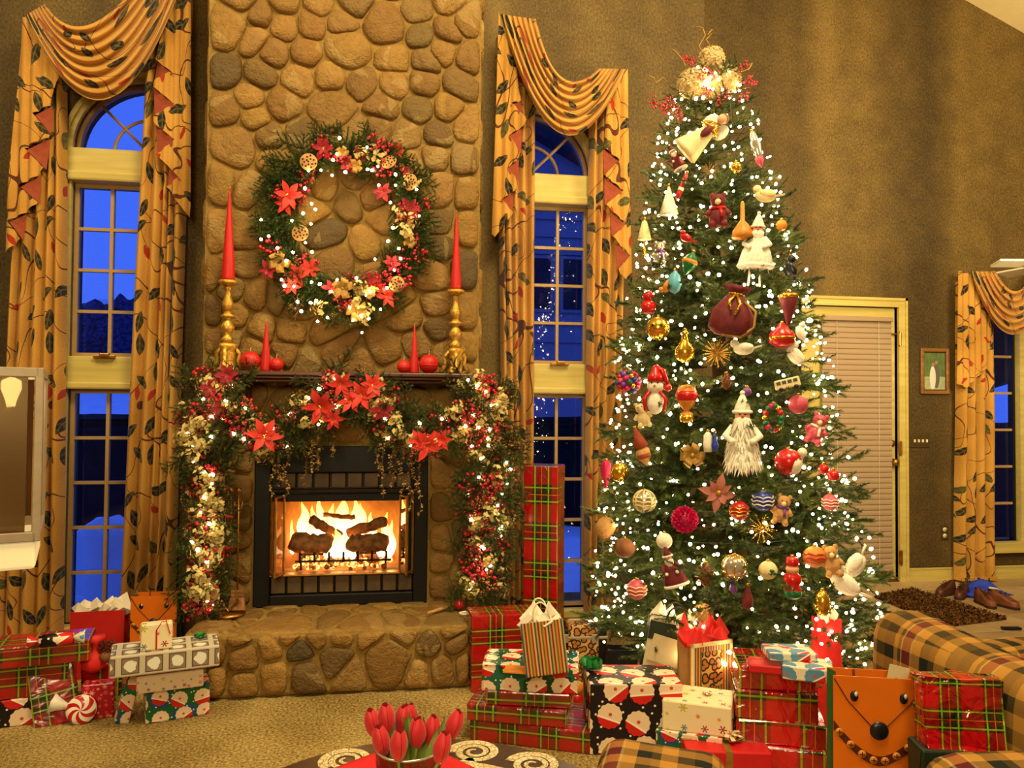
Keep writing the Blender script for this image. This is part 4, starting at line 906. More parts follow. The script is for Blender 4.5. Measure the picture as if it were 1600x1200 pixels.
# ------------------------------------------------------------------ garlands
def garland(label, pth, Y0, nsp, nb, ncr, ntw, nbulb, name='garland', bulge=.09, lo=.0):
    # pth: (px, py, half width in px)
    c0 = aty(pth[len(pth)//2][0], pth[len(pth)//2][1], Y0); t = thing(name, label, 'garland', c0)
    seg = [(math.hypot(b[0]-a[0], b[1]-a[1])) for a, b in zip(pth[:-1], pth[1:])]; tot = sum(seg)
    def smp(f):
        d = f*tot
        for (a, b), l in zip(zip(pth[:-1], pth[1:]), seg):
            if d <= l: k = d/l; break
            d -= l
        px, py, w = (a[i]+(b[i]-a[i])*k for i in range(3)); nx, ny = -(b[1]-a[1])/l, (b[0]-a[0])/l
        return px, py, w, nx, ny, (b[0]-a[0])/l, (b[1]-a[1])/l
    def pt(spread=1.0, f=None):
        px, py, w, nx, ny, tx, ty = smp(q.random() if f is None else f); o = q.uniform(-1, 1)*spread
        Y = Y0-bulge*math.sqrt(max(0, 1-o*o))-q.uniform(0, .02); p = aty(px+nx*w*o, py+ny*w*o, Y); return p, Vector((nx*o, -.4, -ny*o)), Vector((tx, 0, -ty))
    core = MB(); core.tube([aty(x, y, Y0) for x, y, w in pth], [.03]*len(pth), 7); core.build('garland_core', M['twig'], t, world=True)
    for k in range(nsp):
        p, out, tan = pt(.8, (k+q.random())/nsp); part('fir_sprig', q.choice(GAR_SPRIGS), t, frame(p+Vector((0, .035, 0)), tan*q.choice((-1, 1))*q.uniform(.2, 1)+out*q.uniform(.3, 1.1), Vector((0, -1, .3)), q.uniform(.65, 1.0)))
    for k in range(nb): p, out, tan = pt(); part('berry_cluster', q.choice(BERRY), t, T(p) @ Matrix.Rotation(q.uniform(0, 6), 4, 'Y') @ SCL(q.uniform(.8, 1.15)))
    for k in range(ncr): p, out, tan = pt(); part('dried_leaf_spray', q.choice(CREAM), t, T(p) @ Matrix.Rotation(q.uniform(0, 6), 4, 'Y') @ SCL(q.uniform(.8, 1.2)))
    for k in range(ntw): p, out, tan = pt(1.1); part('twig_spray', q.choice(TWIGS), t, T(p) @ Matrix.Rotation(q.uniform(0, 6), 4, 'Y') @ SCL(q.uniform(.8, 1.3)))
    for k in range(nbulb): p, out, tan = pt(.9, (k+q.random())/nbulb); part('light_bulb', BULB, t, T(p+Vector((0, -.025, 0))) @ Euler((q.uniform(0, 6), q.uniform(0, 6), 0)).to_matrix().to_4x4() @ SCL(q.uniform(.65, .95)))
    return t
gl = garland('berry and fir garland hanging down the left of the fireplace', [(348,588,24),(322,630,38),(328,690,42),(318,740,24),(326,800,24),(320,860,24),(318,915,22),(318,955,20)], -.66, 130, 46, 60, 30, 26)
gs = garland('red poinsettia garland looped along the mantel above the fire', [(352,625,24),(385,670,24),(425,690,26),(465,665,26),(500,630,26),(545,600,30),(585,625,28),(625,668,28),(662,695,24),(700,672,24),(730,630,24)], -.72, 160, 34, 30, 34, 26)
gr = garland('berry and fir garland hanging down the right of the fireplace', [(752,590,30),(755,640,44),(768,690,38),(765,740,36),(755,790,36),(758,840,32),(755,890,30),(752,930,28)], -.66, 160, 48, 34, 46, 32)
for (px, py, s, dk) in ((413,682,.082,0),(500,635,.09,0),(532,600,.07,0),(565,618,.085,0),(582,602,.065,0),(548,628,.065,0),(668,696,.085,0),(655,690,.06,0),(690,688,.06,0),(520,655,.06,0),(598,640,.06,1)): poinsettia(gs, aty(px, py, -.87), s, dk, tilt=(q.uniform(-15, 15), q.uniform(-15, 15)))
for (px, py) in ((330,605),(345,640),(355,585)): poinsettia(gl, aty(px, py, -.80), .055, True)
for (px, py, i) in ((425,700,1),(436,705,0),(448,705,1),(478,690,1),(488,684,0),(497,680,0),(600,680,2),(592,690,0),(612,690,1),(628,700,1),(640,705,2),(648,700,1),(655,712,2),(520,660,0),(566,640,0),(618,700,0)):
    part('hanging_vine', VINES[i], gs, T(aty(px, py, -.82)) @ RZ(q.uniform(0, 360)))
# ------------------------------------------------------------------ the tree
TD = 3.72
ta, tb_ = atd(1141, 1000, TD), atd(1106, 100, TD)
def axis(z): k = (z-ta.z)/(tb_.z-ta.z); return ta.lerp(tb_, k)
zy = lambda py: atd(1120, py, TD).z
def Rz(z):                                      # half width from the photograph, metres
    tab = [(80, 26), (150, 58), (200, 78), (300, 104), (400, 128), (500, 152), (600, 170), (700, 184), (800, 200), (900, 216), (960, 222), (1010, 215)]
    tab = [(zy(y), w/F_PX*TD) for y, w in tab]
    for (za, wa), (zb, wb) in zip(tab[:-1], tab[1:]):
        if zb <= z <= za: return wa+(wb-wa)*(za-z)/(za-zb)
    return tab[0][1] if z > tab[0][0] else tab[-1][1]
tbase = axis(0.0); tree = thing('christmas_tree', 'tall lit and decorated fir tree in front of the far window', 'christmas tree', (tbase.x, tbase.y, 0))
tr = MB(); tr.tube([axis(0.0), axis(1.5), axis(zy(110))], [.05, .035, .01], 10); tr.build('trunk', M['twig'], tree, True, world=True)
st = MB(); st.lathe([(.2, 0), (.2, .02), (.07, .04), (.06, .16), (.05, .17)], 16, tbase); st.build('tree_stand', M['green'], tree, True, world=True)
tocam = (CAM-tbase); tocam.z = 0; tocam.normalize(); a_cam = math.atan2(tocam.y, tocam.x)
z_lo, z_hi = zy(1000), zy(118)
def pick_z():
    while True:
        z = q.uniform(z_lo, z_hi)
        if q.random() < (Rz(z)+.08)/.76: return z
def branch_mat(z, a, L, Rr):
    out = Vector((math.cos(a), math.sin(a), 0)); f = (z-z_lo)/(z_hi-z_lo); pitch = -.12+.75*max(0, f-.55)+q.uniform(-.15, .22); d = (out+Vector((0, 0, pitch))).normalized()
    start = axis(z)+out*max(.0, Rr-L*.93)-Vector((0, 0, pitch*L*.5)); return frame(start, d, Vector((0, 0, 1)), L/.36, q.uniform(-.5, .5))
for k in range(300):
    z = z_lo+(z_hi-z_lo)*0; z = pick_z(); a = a_cam+math.radians(q.uniform(-98, 98)); R = Rz(z)*q.uniform(.86, 1.03); L = min(.36, .12+R*.45)*q.uniform(.9, 1.15)
    part('branch', q.choice(TREE_SPRIGS), tree, branch_mat(z, a, L, R))
rest = MB()
for k in range(330):
    z = pick_z(); back = k % 3 == 0; a = a_cam+(math.radians(q.uniform(98, 262)) if back else math.radians(q.uniform(-110, 110))); R = Rz(z)*(q.uniform(.85, 1.0) if back else q.uniform(.5, .86)); L = min(.36, .12+R*.5)
    rest.merge(q.choice(TREE_MB), branch_mat(z, a, L, R))
o = rest.build('inner_foliage', [M['needle'], M['twig']], tree, world=True); o['kind'] = 'stuff'
def surf(px, py, k=.97):
    d = ray(px, py); s = 2.7
    while s < 4.2:
        p = CAM+d*s; ax = axis(p.z)
        if math.hypot(p.x-ax.x, p.y-ax.y) < Rz(p.z)*k: return p
        s += .01
    return CAM+d*TD
# string lights on the tree
sl = thing('string_lights', 'warm white string lights wound around the fir tree', 'string lights', (tbase.x, tbase.y, .2))
wm = MB(); pts = []
for i in range(460): z = z_lo+.05+(z_hi-z_lo-.08)*i/460; a = i*.27; pts.append(axis(z)+Vector((math.cos(a), math.sin(a), 0))*Rz(z)*.72)
wm.tube(pts, .0016, 3); wm.build('light_wire', M['wire'], sl, world=True)
def bulb_at(front):
    z = pick_z(); a = a_cam+math.radians(q.uniform(-92, 92) if front else q.uniform(-180, 180)); R = Rz(z)*(q.uniform(.80, 1.0) if front else q.uniform(.5, .95))
    return axis(z)+Vector((math.cos(a), math.sin(a), 0))*R
for k in range(300): part('light_bulb', BULB if q.random() < .72 else BULB_C, sl, T(bulb_at(True)) @ Euler((q.uniform(0, 6), q.uniform(0, 6), 0)).to_matrix().to_4x4() @ SCL(q.uniform(.6, .9)))
more = MB(); one = MB(); one.lathe([(.0, -.01), (.0065, -.005), (.0085, .001), (.005, .008), (0, .011)], 8)
for k in range(760): more.merge(one, T(bulb_at(k % 4 != 0)) @ Euler((q.uniform(0, 6), q.uniform(0, 6), 0)).to_matrix().to_4x4() @ SCL(q.uniform(.5, .8)))
o = more.build('small_bulbs', M['bulb'], sl, True, world=True); o['kind'] = 'stuff'
# tree topper: three hydrangea heads with curled twigs and berries
tt = thing('tree_topper', 'three cream hydrangea heads with curling twigs on the treetop', 'tree topper', atd(1110, 150, TD-.05))
M['hydrangea'] = plain('dried_hydrangea', srgb(204, 174, 116), .85, var=.25, scale=50)
def hydrangea(c, r):
    mb = MB(); mb.ball(c, r*.86, 12, 8)
    for k in range(150):
        f = 1-2*(k+.5)/150; an = k*2.39996; n = Vector((math.sqrt(1-f*f)*math.cos(an), math.sqrt(1-f*f)*math.sin(an), f)); p = c+n*r*q.uniform(.92, 1.06); a = n.orthogonal().normalized(); a.rotate(Matrix.Rotation(q.uniform(0, 6), 3, n)); b = n.cross(a); w = r*.27
        for (u, v) in ((a, b), (b, -a), (-a, -b), (-b, a)): mb.add([p, p+u*w*.6+v*w*.15+n*.003, p+u*w*.75+v*w*.75+n*.004, p+v*w*.6+u*w*.15+n*.003], [(0, 1, 2, 3)])
    mb.build('hydrangea_head', M['hydrangea'], tt, world=True)
for (px, py, r) in ((1112, 93, 19), (1083, 131, 22), (1134, 126, 22), (1108, 138, 17)): hydrangea(atd(px, py, TD-.08 if py > 100 else TD), r/F_PX*TD)
for pl in ([(1100,88),(1092,72),(1102,55),(1098,43),(1088,42)],[(1112,74),(1103,62),(1112,52),(1104,56),(1113,46)],[(1072,110),(1068,95),(1055,80),(1050,77)],[(1044,130),(1036,121),(1025,130),(1022,122),(1014,118)],[(1158,112),(1170,108),(1176,98),(1168,103)]):
    c = MB(); c.tube([atd(x, y, TD-.04) for x, y in pl], .0028, 5); c.build('curled_twig', M['gold_ribbon'], tt, True, world=True)
for (px, py) in ((1075,92),(1080,95),(1162,104),(1175,125),(1168,130),(1020,158),(1030,165),(1045,160),(1040,172),(1050,168),(1163,152),(1135,145),(1098,120),(1118,115),(1105,108),(1128,155),(1062,180),(1104,140)):
    part('berry_cluster', q.choice(BERRY), tt, T(atd(px, py, TD-.14)) @ Matrix.Rotation(q.uniform(0, 6), 4, 'Y') @ SCL(.5))
for (a, b) in (((1090,140),(1020,160)), ((1090,130),(1078,92)), ((1130,120),(1172,128)), ((1100,150),(1040,172)), ((1125,110),(1163,103))):
    c = MB(); c.tube([atd(*a, TD-.06), atd(*b, TD-.13)], .0025, 4); c.build('berry_stem', M['twig'], tt, world=True)
# ------------------------------------------------------------------ ornaments on the tree
YAW = math.degrees(math.atan2(tocam.y, tocam.x))+90      # ornaments face the viewer's side of the room
def orn(name, label, px, py, cat='ornament', k=1.0, ang=0):
    p = surf(px, py, k); t = thing(name, label, cat, p, 0); t.rotation_euler = (0, math.radians(ang), math.radians(YAW)); return t
def hang(t, z):
    s = MB(); s.lathe([(.006, z-.004), (.007, z+.006), (.003, z+.008), (0, z+.009)], 8); s.build('cap', M['goldball'], t, True)
    s = MB(); s.tube([(0, 0, z+.006), (.003, 0, z+.02), (0, 0, z+.035)], .0008, 4); s.build('hanger', M['wire'], t)
def prt(t, name, mb, mat, smooth=True): return mb.build(name, M[mat] if isinstance(mat, str) else mat, t, smooth)
U = 1/330                                         # metres per photograph pixel at the tree
def o_ball(lab, px, py, r, mat, name='bauble', band=None, lob=0):
    t = orn(name, lab, px, py); r *= U; s = MB(); s.lathe([(max(1e-5, r*math.sin(PI*i/12)), -r*math.cos(PI*i/12)) for i in range(13)], 18, lobes=8 if lob else 0, lob=lob); prt(t, 'bauble_body', s, mat)
    if band:
        for z in (-.35, .0, .35): s = MB(); w = r*math.sqrt(1-z*z); s.tube([(w*1.02*math.cos(a*PI/10), w*1.02*math.sin(a*PI/10), r*z+.08*r*math.sin(a*2)) for a in range(21)], r*.07, 5); prt(t, 'trim_band', s, band)
    hang(t, r); return t, r
def o_santa(lab, px, py, h, robe, trim='white', beard='white', name='santa_figure', ang=0, legs=False, wide=1.0):
    t = orn(name, lab, px, py, ang=ang); H = h*U; z0 = -H/2
    s = MB(); s.lathe([(.22*H*wide, 0), (.25*H*wide, .06*H), (.2*H*wide, .3*H), (.13*H, .55*H), (.06*H, .62*H)], 16, (0, 0, z0), sy=.75); prt(t, 'robe', s, robe)
    s = MB(); s.lathe([(.25*H*wide, 0), (.27*H*wide, .03*H), (.25*H*wide, .07*H)], 16, (0, 0, z0), sy=.78); prt(t, 'robe_trim', s, trim)
    s = MB(); s.ball((0, -.02*H, z0+.68*H), .1*H, 12, 8); hd = prt(t, 'head', s, 'skin')
    s = MB(); s.ball((0, -.12*H, z0+.69*H), .022*H, 6, 5); prt(hd, 'nose', s, 'pinkm')
    for sx in (-1, 1): s = MB(); s.ball((sx*.036*H, -.112*H, z0+.715*H), .013*H, 6, 4); prt(hd, 'eye', s, 'blackp')
    s = MB(); s.lathe([(.0, -.26*H), (.05*H, -.2*H), (.1*H, -.06*H), (.105*H, .0), (.06*H, .05*H), (0, .05*H)], 12, (0, -.06*H, z0+.64*H), sy=.7, lobes=6, lob=.08); prt(t, 'beard', s, beard)
    s = MB(); s.lathe([(.115*H, 0), (.1*H, .08*H), (.05*H, .2*H), (.012*H, .27*H)], 12, (0, 0, z0+.73*H)); ht = prt(t, 'hat', s, robe)
    s = MB(); s.tube([(.112*H*math.cos(a*PI/8), .112*H*math.sin(a*PI/8), z0+.745*H) for a in range(17)], .026*H, 6); prt(ht, 'hat_trim', s, trim)
    s = MB(); s.ball((0, 0, z0+1.0*H), .035*H, 8, 6); prt(ht, 'pompom', s, trim)
    for sx in (-1, 1): s = MB(); s.tube([(sx*.12*H, 0, z0+.54*H), (sx*.22*H, -.06*H, z0+.42*H), (sx*.14*H, -.17*H, z0+.36*H)], [.055*H, .05*H, .04*H], 8); ar = prt(t, 'arm', s, robe); s = MB(); s.ball((sx*.13*H, -.18*H, z0+.355*H), .045*H, 8, 6); prt(ar, 'mitten', s, trim)
    if legs:
        for sx in (-1, 1): s = MB(); s.tube([(sx*.09*H, 0, z0+.04*H), (sx*.1*H, -.02*H, z0-.3*H), (sx*.1*H, -.09*H, z0-.33*H)], .022*H, 6); prt(t, 'leg', s, 'white')
    return t
def fur(t, prof, H, mat='white', n=260, L=.07, c=(0, 0, 0), sy=.8, name='fur'):
    s = MB(); zs = [z for r, z in prof]
    for k in range(n):
        i = q.randrange(len(prof)-1); f = q.random(); r = (prof[i][0]*(1-f)+prof[i+1][0]*f)*H; z = (prof[i][1]*(1-f)+prof[i+1][1]*f)*H; a = q.uniform(0, 2*PI); d = Vector((math.cos(a), math.sin(a)*sy, 0)); p = Vector(c)+d*r+Vector((0, 0, z)); b = Vector((-math.sin(a), math.cos(a), 0)); l = L*H*q.uniform(.6, 1.3)
        s.add([p-b*l*.16, p+b*l*.16, p+d*l*.4+Vector((0, 0, -l))+b*l*q.uniform(-.3, .3)], [(0, 1, 2)])
    o = s.build(name, M[mat], t); o['kind'] = 'stuff'; return o
def o_bird(lab, px, py, h, mat, name='bird_ornament', ang=0):
    t = orn(name, lab, px, py, ang=ang); H = h*U
    s = MB(); s.ball((0, 0, 0), .5*H, 14, 9, sc=(1.15, .7, .72)); prt(t, 'bird_body', s, mat)
    s = MB(); s.ball((-.5*H, 0, .3*H), .25*H, 10, 8); hd = prt(t, 'head', s, mat); s = MB(); s.lathe([(.06*H, 0), (0, .18*H)], 6); s.xf(T(-.72*H, 0, .3*H) @ RY(-90)); prt(hd, 'beak', s, 'orange')
    for sy in (-1, 1): s = MB(); s.ball((.1*H, sy*.3*H, .1*H), .4*H, 10, 6, sc=(1.1, .25, .55)); prt(t, 'wing', s, mat)
    s = MB(); s.add([(.45*H, -.1*H, .05*H), (.45*H, .1*H, .05*H), (1.0*H, .2*H, .2*H), (1.0*H, -.2*H, .2*H), (.45*H, 0, -.05*H), (1.0*H, 0, .12*H)], [(0,1,2,3),(0,3,5,4),(1,4,5,2),(3,2,5),(0,4,1)]); prt(t, 'tail', s, mat); return t
def o_burst(lab, px, py, r, mat, n=46, name='starburst'):
    t = orn(name, lab, px, py); r *= U; c = MB(); c.ball((0, 0, 0), r*.15, 8, 6); prt(t, 'core', c, mat); s = MB()
    for k in range(n):
        f = 1-2*(k+.5)/n; a = k*2.39996; d = Vector((math.sqrt(1-f*f)*math.cos(a), math.sqrt(1-f*f)*math.sin(a), f)); s.tube([d*r*.1, d*r*.6, d*r*q.uniform(.85, 1.1)], [r*.03, r*.035, .0004], 4); s.ball(d*r*.95, r*.05, 5, 4)
    prt(t, 'spikes', s, mat); return t
def o_cone(lab, px, py, h, mat, name='pinecone'):
    t = orn(name, lab, px, py); H = h*U; c = MB(); c.lathe([(.0, -.5*H), (.2*H, -.3*H), (.25*H, 0), (.1*H, .45*H)], 10); prt(t, 'core', c, 'brown'); s = MB()
    for k in range(46):
        z = -.45*H+.9*H*k/46; w = .36*H*math.sin(PI*(k/46*.85+.1)); a = k*2.39996; d = Vector((math.cos(a), math.sin(a), 0)); b = Vector((-d.y, d.x, 0)); p = Vector((0, 0, z)); s.add([p+d*w*.4-b*.03*H, p+d*w*.4+b*.03*H, p+d*w*1.1+b*.07*H+Vector((0, 0, .05*H)), p+d*w*1.2+Vector((0, 0, .02*H)), p+d*w*1.1-b*.07*H+Vector((0, 0, .05*H))], [(0, 1, 2, 3, 4)])
    prt(t, 'scales', s, mat, False); hang(t, .46*H); return t
def o_lathe(lab, px, py, prof, h, mat, name, n=14, lobes=0, lob=0, extra=None, ang=0):
    t = orn(name, lab, px, py, ang=ang); H = h*U; s = MB(); s.lathe([(r*H, (z-.5)*H) for r, z in prof], n, lobes=lobes, lob=lob); prt(t, 'ornament_body', s, mat)
    for (nm, pr, m2) in (extra or []): s = MB(); s.lathe([(r*H, (z-.5)*H) for r, z in pr], n); prt(t, nm, s, m2)
    hang(t, .5*H); return t
def o_bear(lab, px, py, h, mat, name='teddy_bear', ang=0, scarf=None):
    t = orn(name, lab, px, py, ang=ang); H = h*U
    s = MB(); s.ball((0, 0, -.15*H), .24*H, 12, 8, sc=(1, .85, 1.15)); prt(t, 'body', s, mat)
    s = MB(); s.ball((0, -.03*H, .25*H), .2*H, 12, 8); hd = prt(t, 'head', s, mat); s = MB(); s.ball((0, -.21*H, .2*H), .08*H, 8, 6); prt(hd, 'muzzle', s, 'cream')
    for sx in (-1, 1):
        s = MB(); s.ball((sx*.15*H, 0, .42*H), .075*H, 8, 6, sc=(1, .5, 1)); prt(hd, 'ear', s, mat); s = MB(); s.ball((sx*.07*H, -.215*H, .29*H), .02*H, 6, 4); prt(hd, 'eye', s, 'blackp')
        s = MB(); s.tube([(sx*.18*H, 0, .02*H), (sx*.3*H, -.08*H, -.12*H)], [.08*H, .07*H], 8); prt(t, 'arm', s, mat); s = MB(); s.tube([(sx*.12*H, -.05*H, -.3*H), (sx*.18*H, -.2*H, -.42*H)], [.1*H, .09*H], 8); prt(t, 'leg', s, mat)
    if scarf: s = MB(); s.tube([(.17*H*math.cos(a*PI/8), .15*H*math.sin(a*PI/8), .07*H) for a in range(17)], .05*H, 6); s.tube([(.06*H, -.16*H, .05*H), (.1*H, -.22*H, -.2*H)], .045*H, 6); prt(t, 'scarf', s, scarf)
    return t
def o_pom(lab, px, py, r, mat, name='flower_pompom'):
    t = orn(name, lab, px, py); r *= U; c = MB(); c.ball((0, 0, 0), r*.7, 10, 8); prt(t, 'core', c, mat); s = MB()
    for k in range(90):
        f = 1-2*(k+.5)/90; a = k*2.39996; d = Vector((math.sqrt(1-f*f)*math.cos(a), math.sqrt(1-f*f)*math.sin(a), f)); u = d.orthogonal().normalized(); v = d.cross(u); p = d*r*.6; s.add([p, p+u*r*.2+d*r*.3, p+d*r*.48, p-u*r*.2+d*r*.3], [(0, 1, 2, 3)]); s.add([p, p+v*r*.2+d*r*.3, p+d*r*.44, p-v*r*.2+d*r*.3], [(0, 1, 2, 3)])
    prt(t, 'petals', s, mat, False); return t
# --- the individual ornaments, top to bottom
t = orn('angel_figure', 'large angel in a cream and gold gown near the treetop', 1106, 206, ang=52, k=1.04); H = 86*U
s = MB(); s.lathe([(.26*H, -.5*H), (.24*H, -.44*H), (.14*H, -.1*H), (.07*H, .16*H)], 16, lobes=8, lob=.07); prt(t, 'gown', s, 'cream')
s = MB(); s.lathe([(.11*H, -.05*H), (.1*H, .06*H), (.07*H, .18*H), (.03*H, .2*H)], 12); prt(t, 'bodice', s, 'goldball')
s = MB(); s.ball((0, -.02*H, .3*H), .085*H, 12, 8); hd = prt(t, 'head', s, 'skin'); s = MB(); s.ball((0, .015*H, .325*H), .095*H, 12, 8); prt(hd, 'hair', s, 'brown')
for sx in (-1, 1):
    s = MB(); s.tube([(sx*.07*H, 0, .15*H), (sx*.16*H, -.08*H, .03*H), (sx*.04*H, -.16*H, .05*H)], [.04*H, .035*H, .025*H], 7); prt(t, 'arm', s, 'goldball')
    s = MB(); s.ball((sx*.13*H, .09*H, .16*H), .13*H, 10, 6, sc=(.9, .15, 1.2)); prt(t, 'wing', s, 'white')
s = MB(); s.ball((.03*H, -.17*H, -.04*H), .09*H, 8, 6, sc=(.8, .6, 1.4)); prt(t, 'grapes', s, 'burgundy')
o_santa('small burgundy robed santa with a gold horn high on the left', 1055, 246, 42, 'burgundy', ang=-25)
o_lathe('white felt cone hanging high on the left of the tree', 1045, 313, [(.3, 0), (.32, .04), (.02, 1)], 44, 'white', 'felt_cone', n=4)
o_lathe('red and white candy stick above the white felt cone', 1066, 290, [(.08, 0), (.1, .2), (.09, .8), (.04, 1)], 40, 'red', 'candy_stick', extra=[('stripe', [(.105, .3), (.11, .36), (.105, .42)], 'white'), ('stripe', [(.1, .6), (.105, .66), (.1, .72)], 'white')], ang=20)
o_bear('dark burgundy bear in the upper middle of the tree', 1122, 330, 54, 'burgundy', scarf='red')
o_lathe('orange straw tassel beside the burgundy bear', 1160, 345, [(.3, 0), (.26, .2), (.12, .42), (.06, .5), (.05, 1)], 50, 'orange', 'straw_tassel', lobes=9, lob=.18)
o_bird('cream dove with spread tail on the upper right', 1196, 306, 26, 'cream', ang=10)
o_lathe('slim white and pink icicle on the upper right edge', 1182, 232, [(.02, 0), (.1, .3), (.14, .6), (.08, .9), (.03, 1)], 56, 'silver', 'icicle', extra=[('pink_tip', [(.02, -.02), (.11, .16), (.105, .26)], 'pinkm')], ang=-14)
o_santa('fluffy white bearded figure with dangling legs on the upper right', 1183, 376, 78, 'white', 'white', ang=4, legs=True, wide=1.25); fur(bpy.data.objects['santa_figure.001'], [(.3, -.5), (.26, -.3), (.16, 0), (.1, .1)], 78*U, n=420)
o_lathe('small white bell with gold chain on the left edge', 1007, 358, [(.34, 0), (.3, .1), (.22, .5), (.12, .85), (0, .95)], 32, 'cream', 'bell', extra=[('clapper', [(.0, -.9), (.07, -.7), (.05, -.1)], 'goldball')])
o_bear('pale lavender fairy mouse on the upper left', 1031, 396, 38, 'silver', 'mouse_ornament', scarf='purple')
o_lathe('yellow and green spinning top ornament', 1077, 412, [(.0, 0), (.14, .2), (.32, .55), (.2, .8), (.05, 1)], 36, 'green', 'spinning_top', extra=[('yellow_band', [(.3, .5), (.335, .56), (.28, .66)], 'orange')], ang=20)
o_lathe('sky blue glass egg on the left of the tree', 1054, 441, [(.0, 0), (.2, .12), (.3, .4), (.22, .78), (.05, 1)], 34, 'skyblue', 'glass_egg')
o_bird('tiny orange bird beside the sky blue egg', 1043, 447, 17, 'orange', ang=-60)
t, r = o_ball('red glass snowman silhouette ornament at the left edge', 1013, 480, 11, 'red', 'glass_snowman'); s = MB(); s.ball((0, 0, 1.45*r), r*.75, 10, 8); prt(t, 'snowman_head', s, 'red')
t, r = o_ball('gold glass ball with a smiling face on the left', 1028, 513, 17, 'goldball', 'face_bauble')
for sx in (-1, 1): s = MB(); s.ball((sx*.35*r, -.9*r, .2*r), .12*r, 6, 5); prt(t, 'eye', s, 'blackp')
s = MB(); s.tube([(-.4*r, -.88*r, -.25*r), (0, -.95*r, -.4*r), (.4*r, -.88*r, -.25*r)], .06*r, 5); prt(t, 'smile', s, 'red')
o_lathe('gold glass bottle ornament on the middle left', 1070, 541, [(.1, 0), (.28, .15), (.3, .4), (.12, .65), (.08, .85), (.12, .9), (.03, 1)], 46, 'goldball', 'glass_bottle')
# burgundy sack
t = orn('velvet_sack', 'big burgundy velvet sack with gold trim in the middle of the tree', 1145, 486, k=1.06, ang=12); H = 70*U
s = MB(); s.lathe([(.25*H, -.5*H), (.42*H, -.38*H), (.4*H, -.05*H), (.2*H, .26*H), (.12*H, .34*H)], 18, sy=.6, lobes=7, lob=.05); prt(t, 'sack_body', s, 'burgundy')
s = MB(); s.lathe([(.12*H, .33*H), (.2*H, .42*H), (.24*H, .5*H)], 18, sy=.6, lobes=6, lob=.15); prt(t, 'ruffle', s, 'burgundy')
s = MB(); s.tube([(.13*H*math.cos(a*PI/9), .1*H*math.sin(a*PI/9), .33*H) for a in range(19)], .025*H, 6); s.tube([(.0, -.1*H, .33*H), (.12*H, -.25*H, .12*H), (.05*H, -.28*H, -.1*H)], .028*H, 6); s.tube([(.0, -.1*H, .33*H), (-.1*H, -.25*H, .15*H), (-.02*H, -.29*H, -.02*H)], .028*H, 6); prt(t, 'gold_cord', s, 'goldball')
s = MB(); s.tube([(.18*H, -.1*H, .2*H), (.42*H, -.12*H, .05*H), (.46*H, -.1*H, -.25*H), (.25*H, -.12*H, -.48*H), (-.1*H, -.15*H, -.5*H)], .03*H, 6); prt(t, 'gold_trim', s, 'gold_ribbon')
o_burst('spiky gold starburst below the burgundy sack', 1120, 552, 20, 'gold')
o_bird('white bird with a blue cap under the burgundy sack', 1162, 545, 24, 'white', ang=0)
o_lathe('burgundy and gold balloon ornament on the right edge', 1232, 482, [(.06, 0), (.1, .2), (.2, .55), (.28, .85), (.2, .97), (.05, 1)], 48, 'burgundy', 'balloon_ornament', extra=[('gold_rim', [(.27, .8), (.3, .86), (.25, .93)], 'goldball')])
o_lathe('round red sleigh bell ornament under the balloon', 1222, 524, [(.2, 0), (.5, .2), (.5, .55), (.25, .8), (.1, 1)], 34, 'red', 'sleigh_bell', extra=[('gold_band', [(.5, .35), (.53, .4), (.5, .45)], 'goldball')])
o_bird('black and white penguin at the upper right edge', 1234, 420, 24, 'blackp', 'penguin_ornament', ang=70)
o_bird('small white owl on the right edge above the door corner', 1251, 520, 18, 'white', 'owl_ornament', ang=70)
o_bird('white feathered bird on the right below the owl', 1243, 556, 26, 'white', ang=50)
# multicolour bead ball
t = orn('bead_ball', 'ball of multicoloured beads at the far left edge', 982, 597, k=1.08); cols = ['purple', 'magenta', 'green', 'goldball', 'blue', 'red', 'pinkm']; r = 17*U
s = MB(); s.ball((0, 0, 0), r*.85, 10, 8); prt(t, 'core', s, 'purple'); bead = [MB().ball((0, 0, 0), r*.23, 7, 5).mesh('bead', M[c], True) for c in cols]
for k in range(46): f = 1-2*(k+.5)/46; a = k*2.39996; link('bead', bead[k % 7], t, Vector((math.sqrt(1-f*f)*math.cos(a), math.sqrt(1-f*f)*math.sin(a), f))*r*.92)
hang(t, r*1.1)
# snowman with red hat
t = orn('snowman_figure', 'snowman in a long red hat and striped scarf on the left', 1024, 612, k=1.05); H = 70*U
s = MB(); s.ball((0, 0, .12*H), .17*H, 12, 9); hd = prt(t, 'head', s, 'white'); s = MB(); s.ball((0, 0, -.22*H), .17*H, 12, 9, sc=(1, .9, 1.4)); prt(t, 'body', s, 'white')
s = MB(); s.lathe([(.18*H, .2*H), (.15*H, .32*H), (.06*H, .48*H), (.02*H, .54*H)], 12); s.tube([(0, 0, .5*H), (.14*H, 0, .42*H), (.24*H, -.02*H, .15*H)], [.06*H, .06*H, .05*H], 7); prt(t, 'hat', s, 'red'); s = MB(); s.ball((.25*H, -.02*H, .08*H), .08*H, 8, 6); prt(t, 'pompom', s, 'red')
s = MB(); s.lathe([(.03*H, 0), (0, .14*H)], 6); s.xf(T(0, -.16*H, .12*H) @ RX(90)); prt(hd, 'carrot_nose', s, 'orange')
for sx in (-1, 1): s = MB(); s.ball((sx*.06*H, -.155*H, .18*H), .02*H, 6, 4); prt(hd, 'eye', s, 'blackp'); s = MB(); s.tube([(sx*.1*H, -.1*H, 0), (sx*.22*H, -.1*H, -.15*H), (sx*.18*H, -.12*H, -.38*H)], .04*H, 6); prt(t, 'scarf_end', s, 'red')
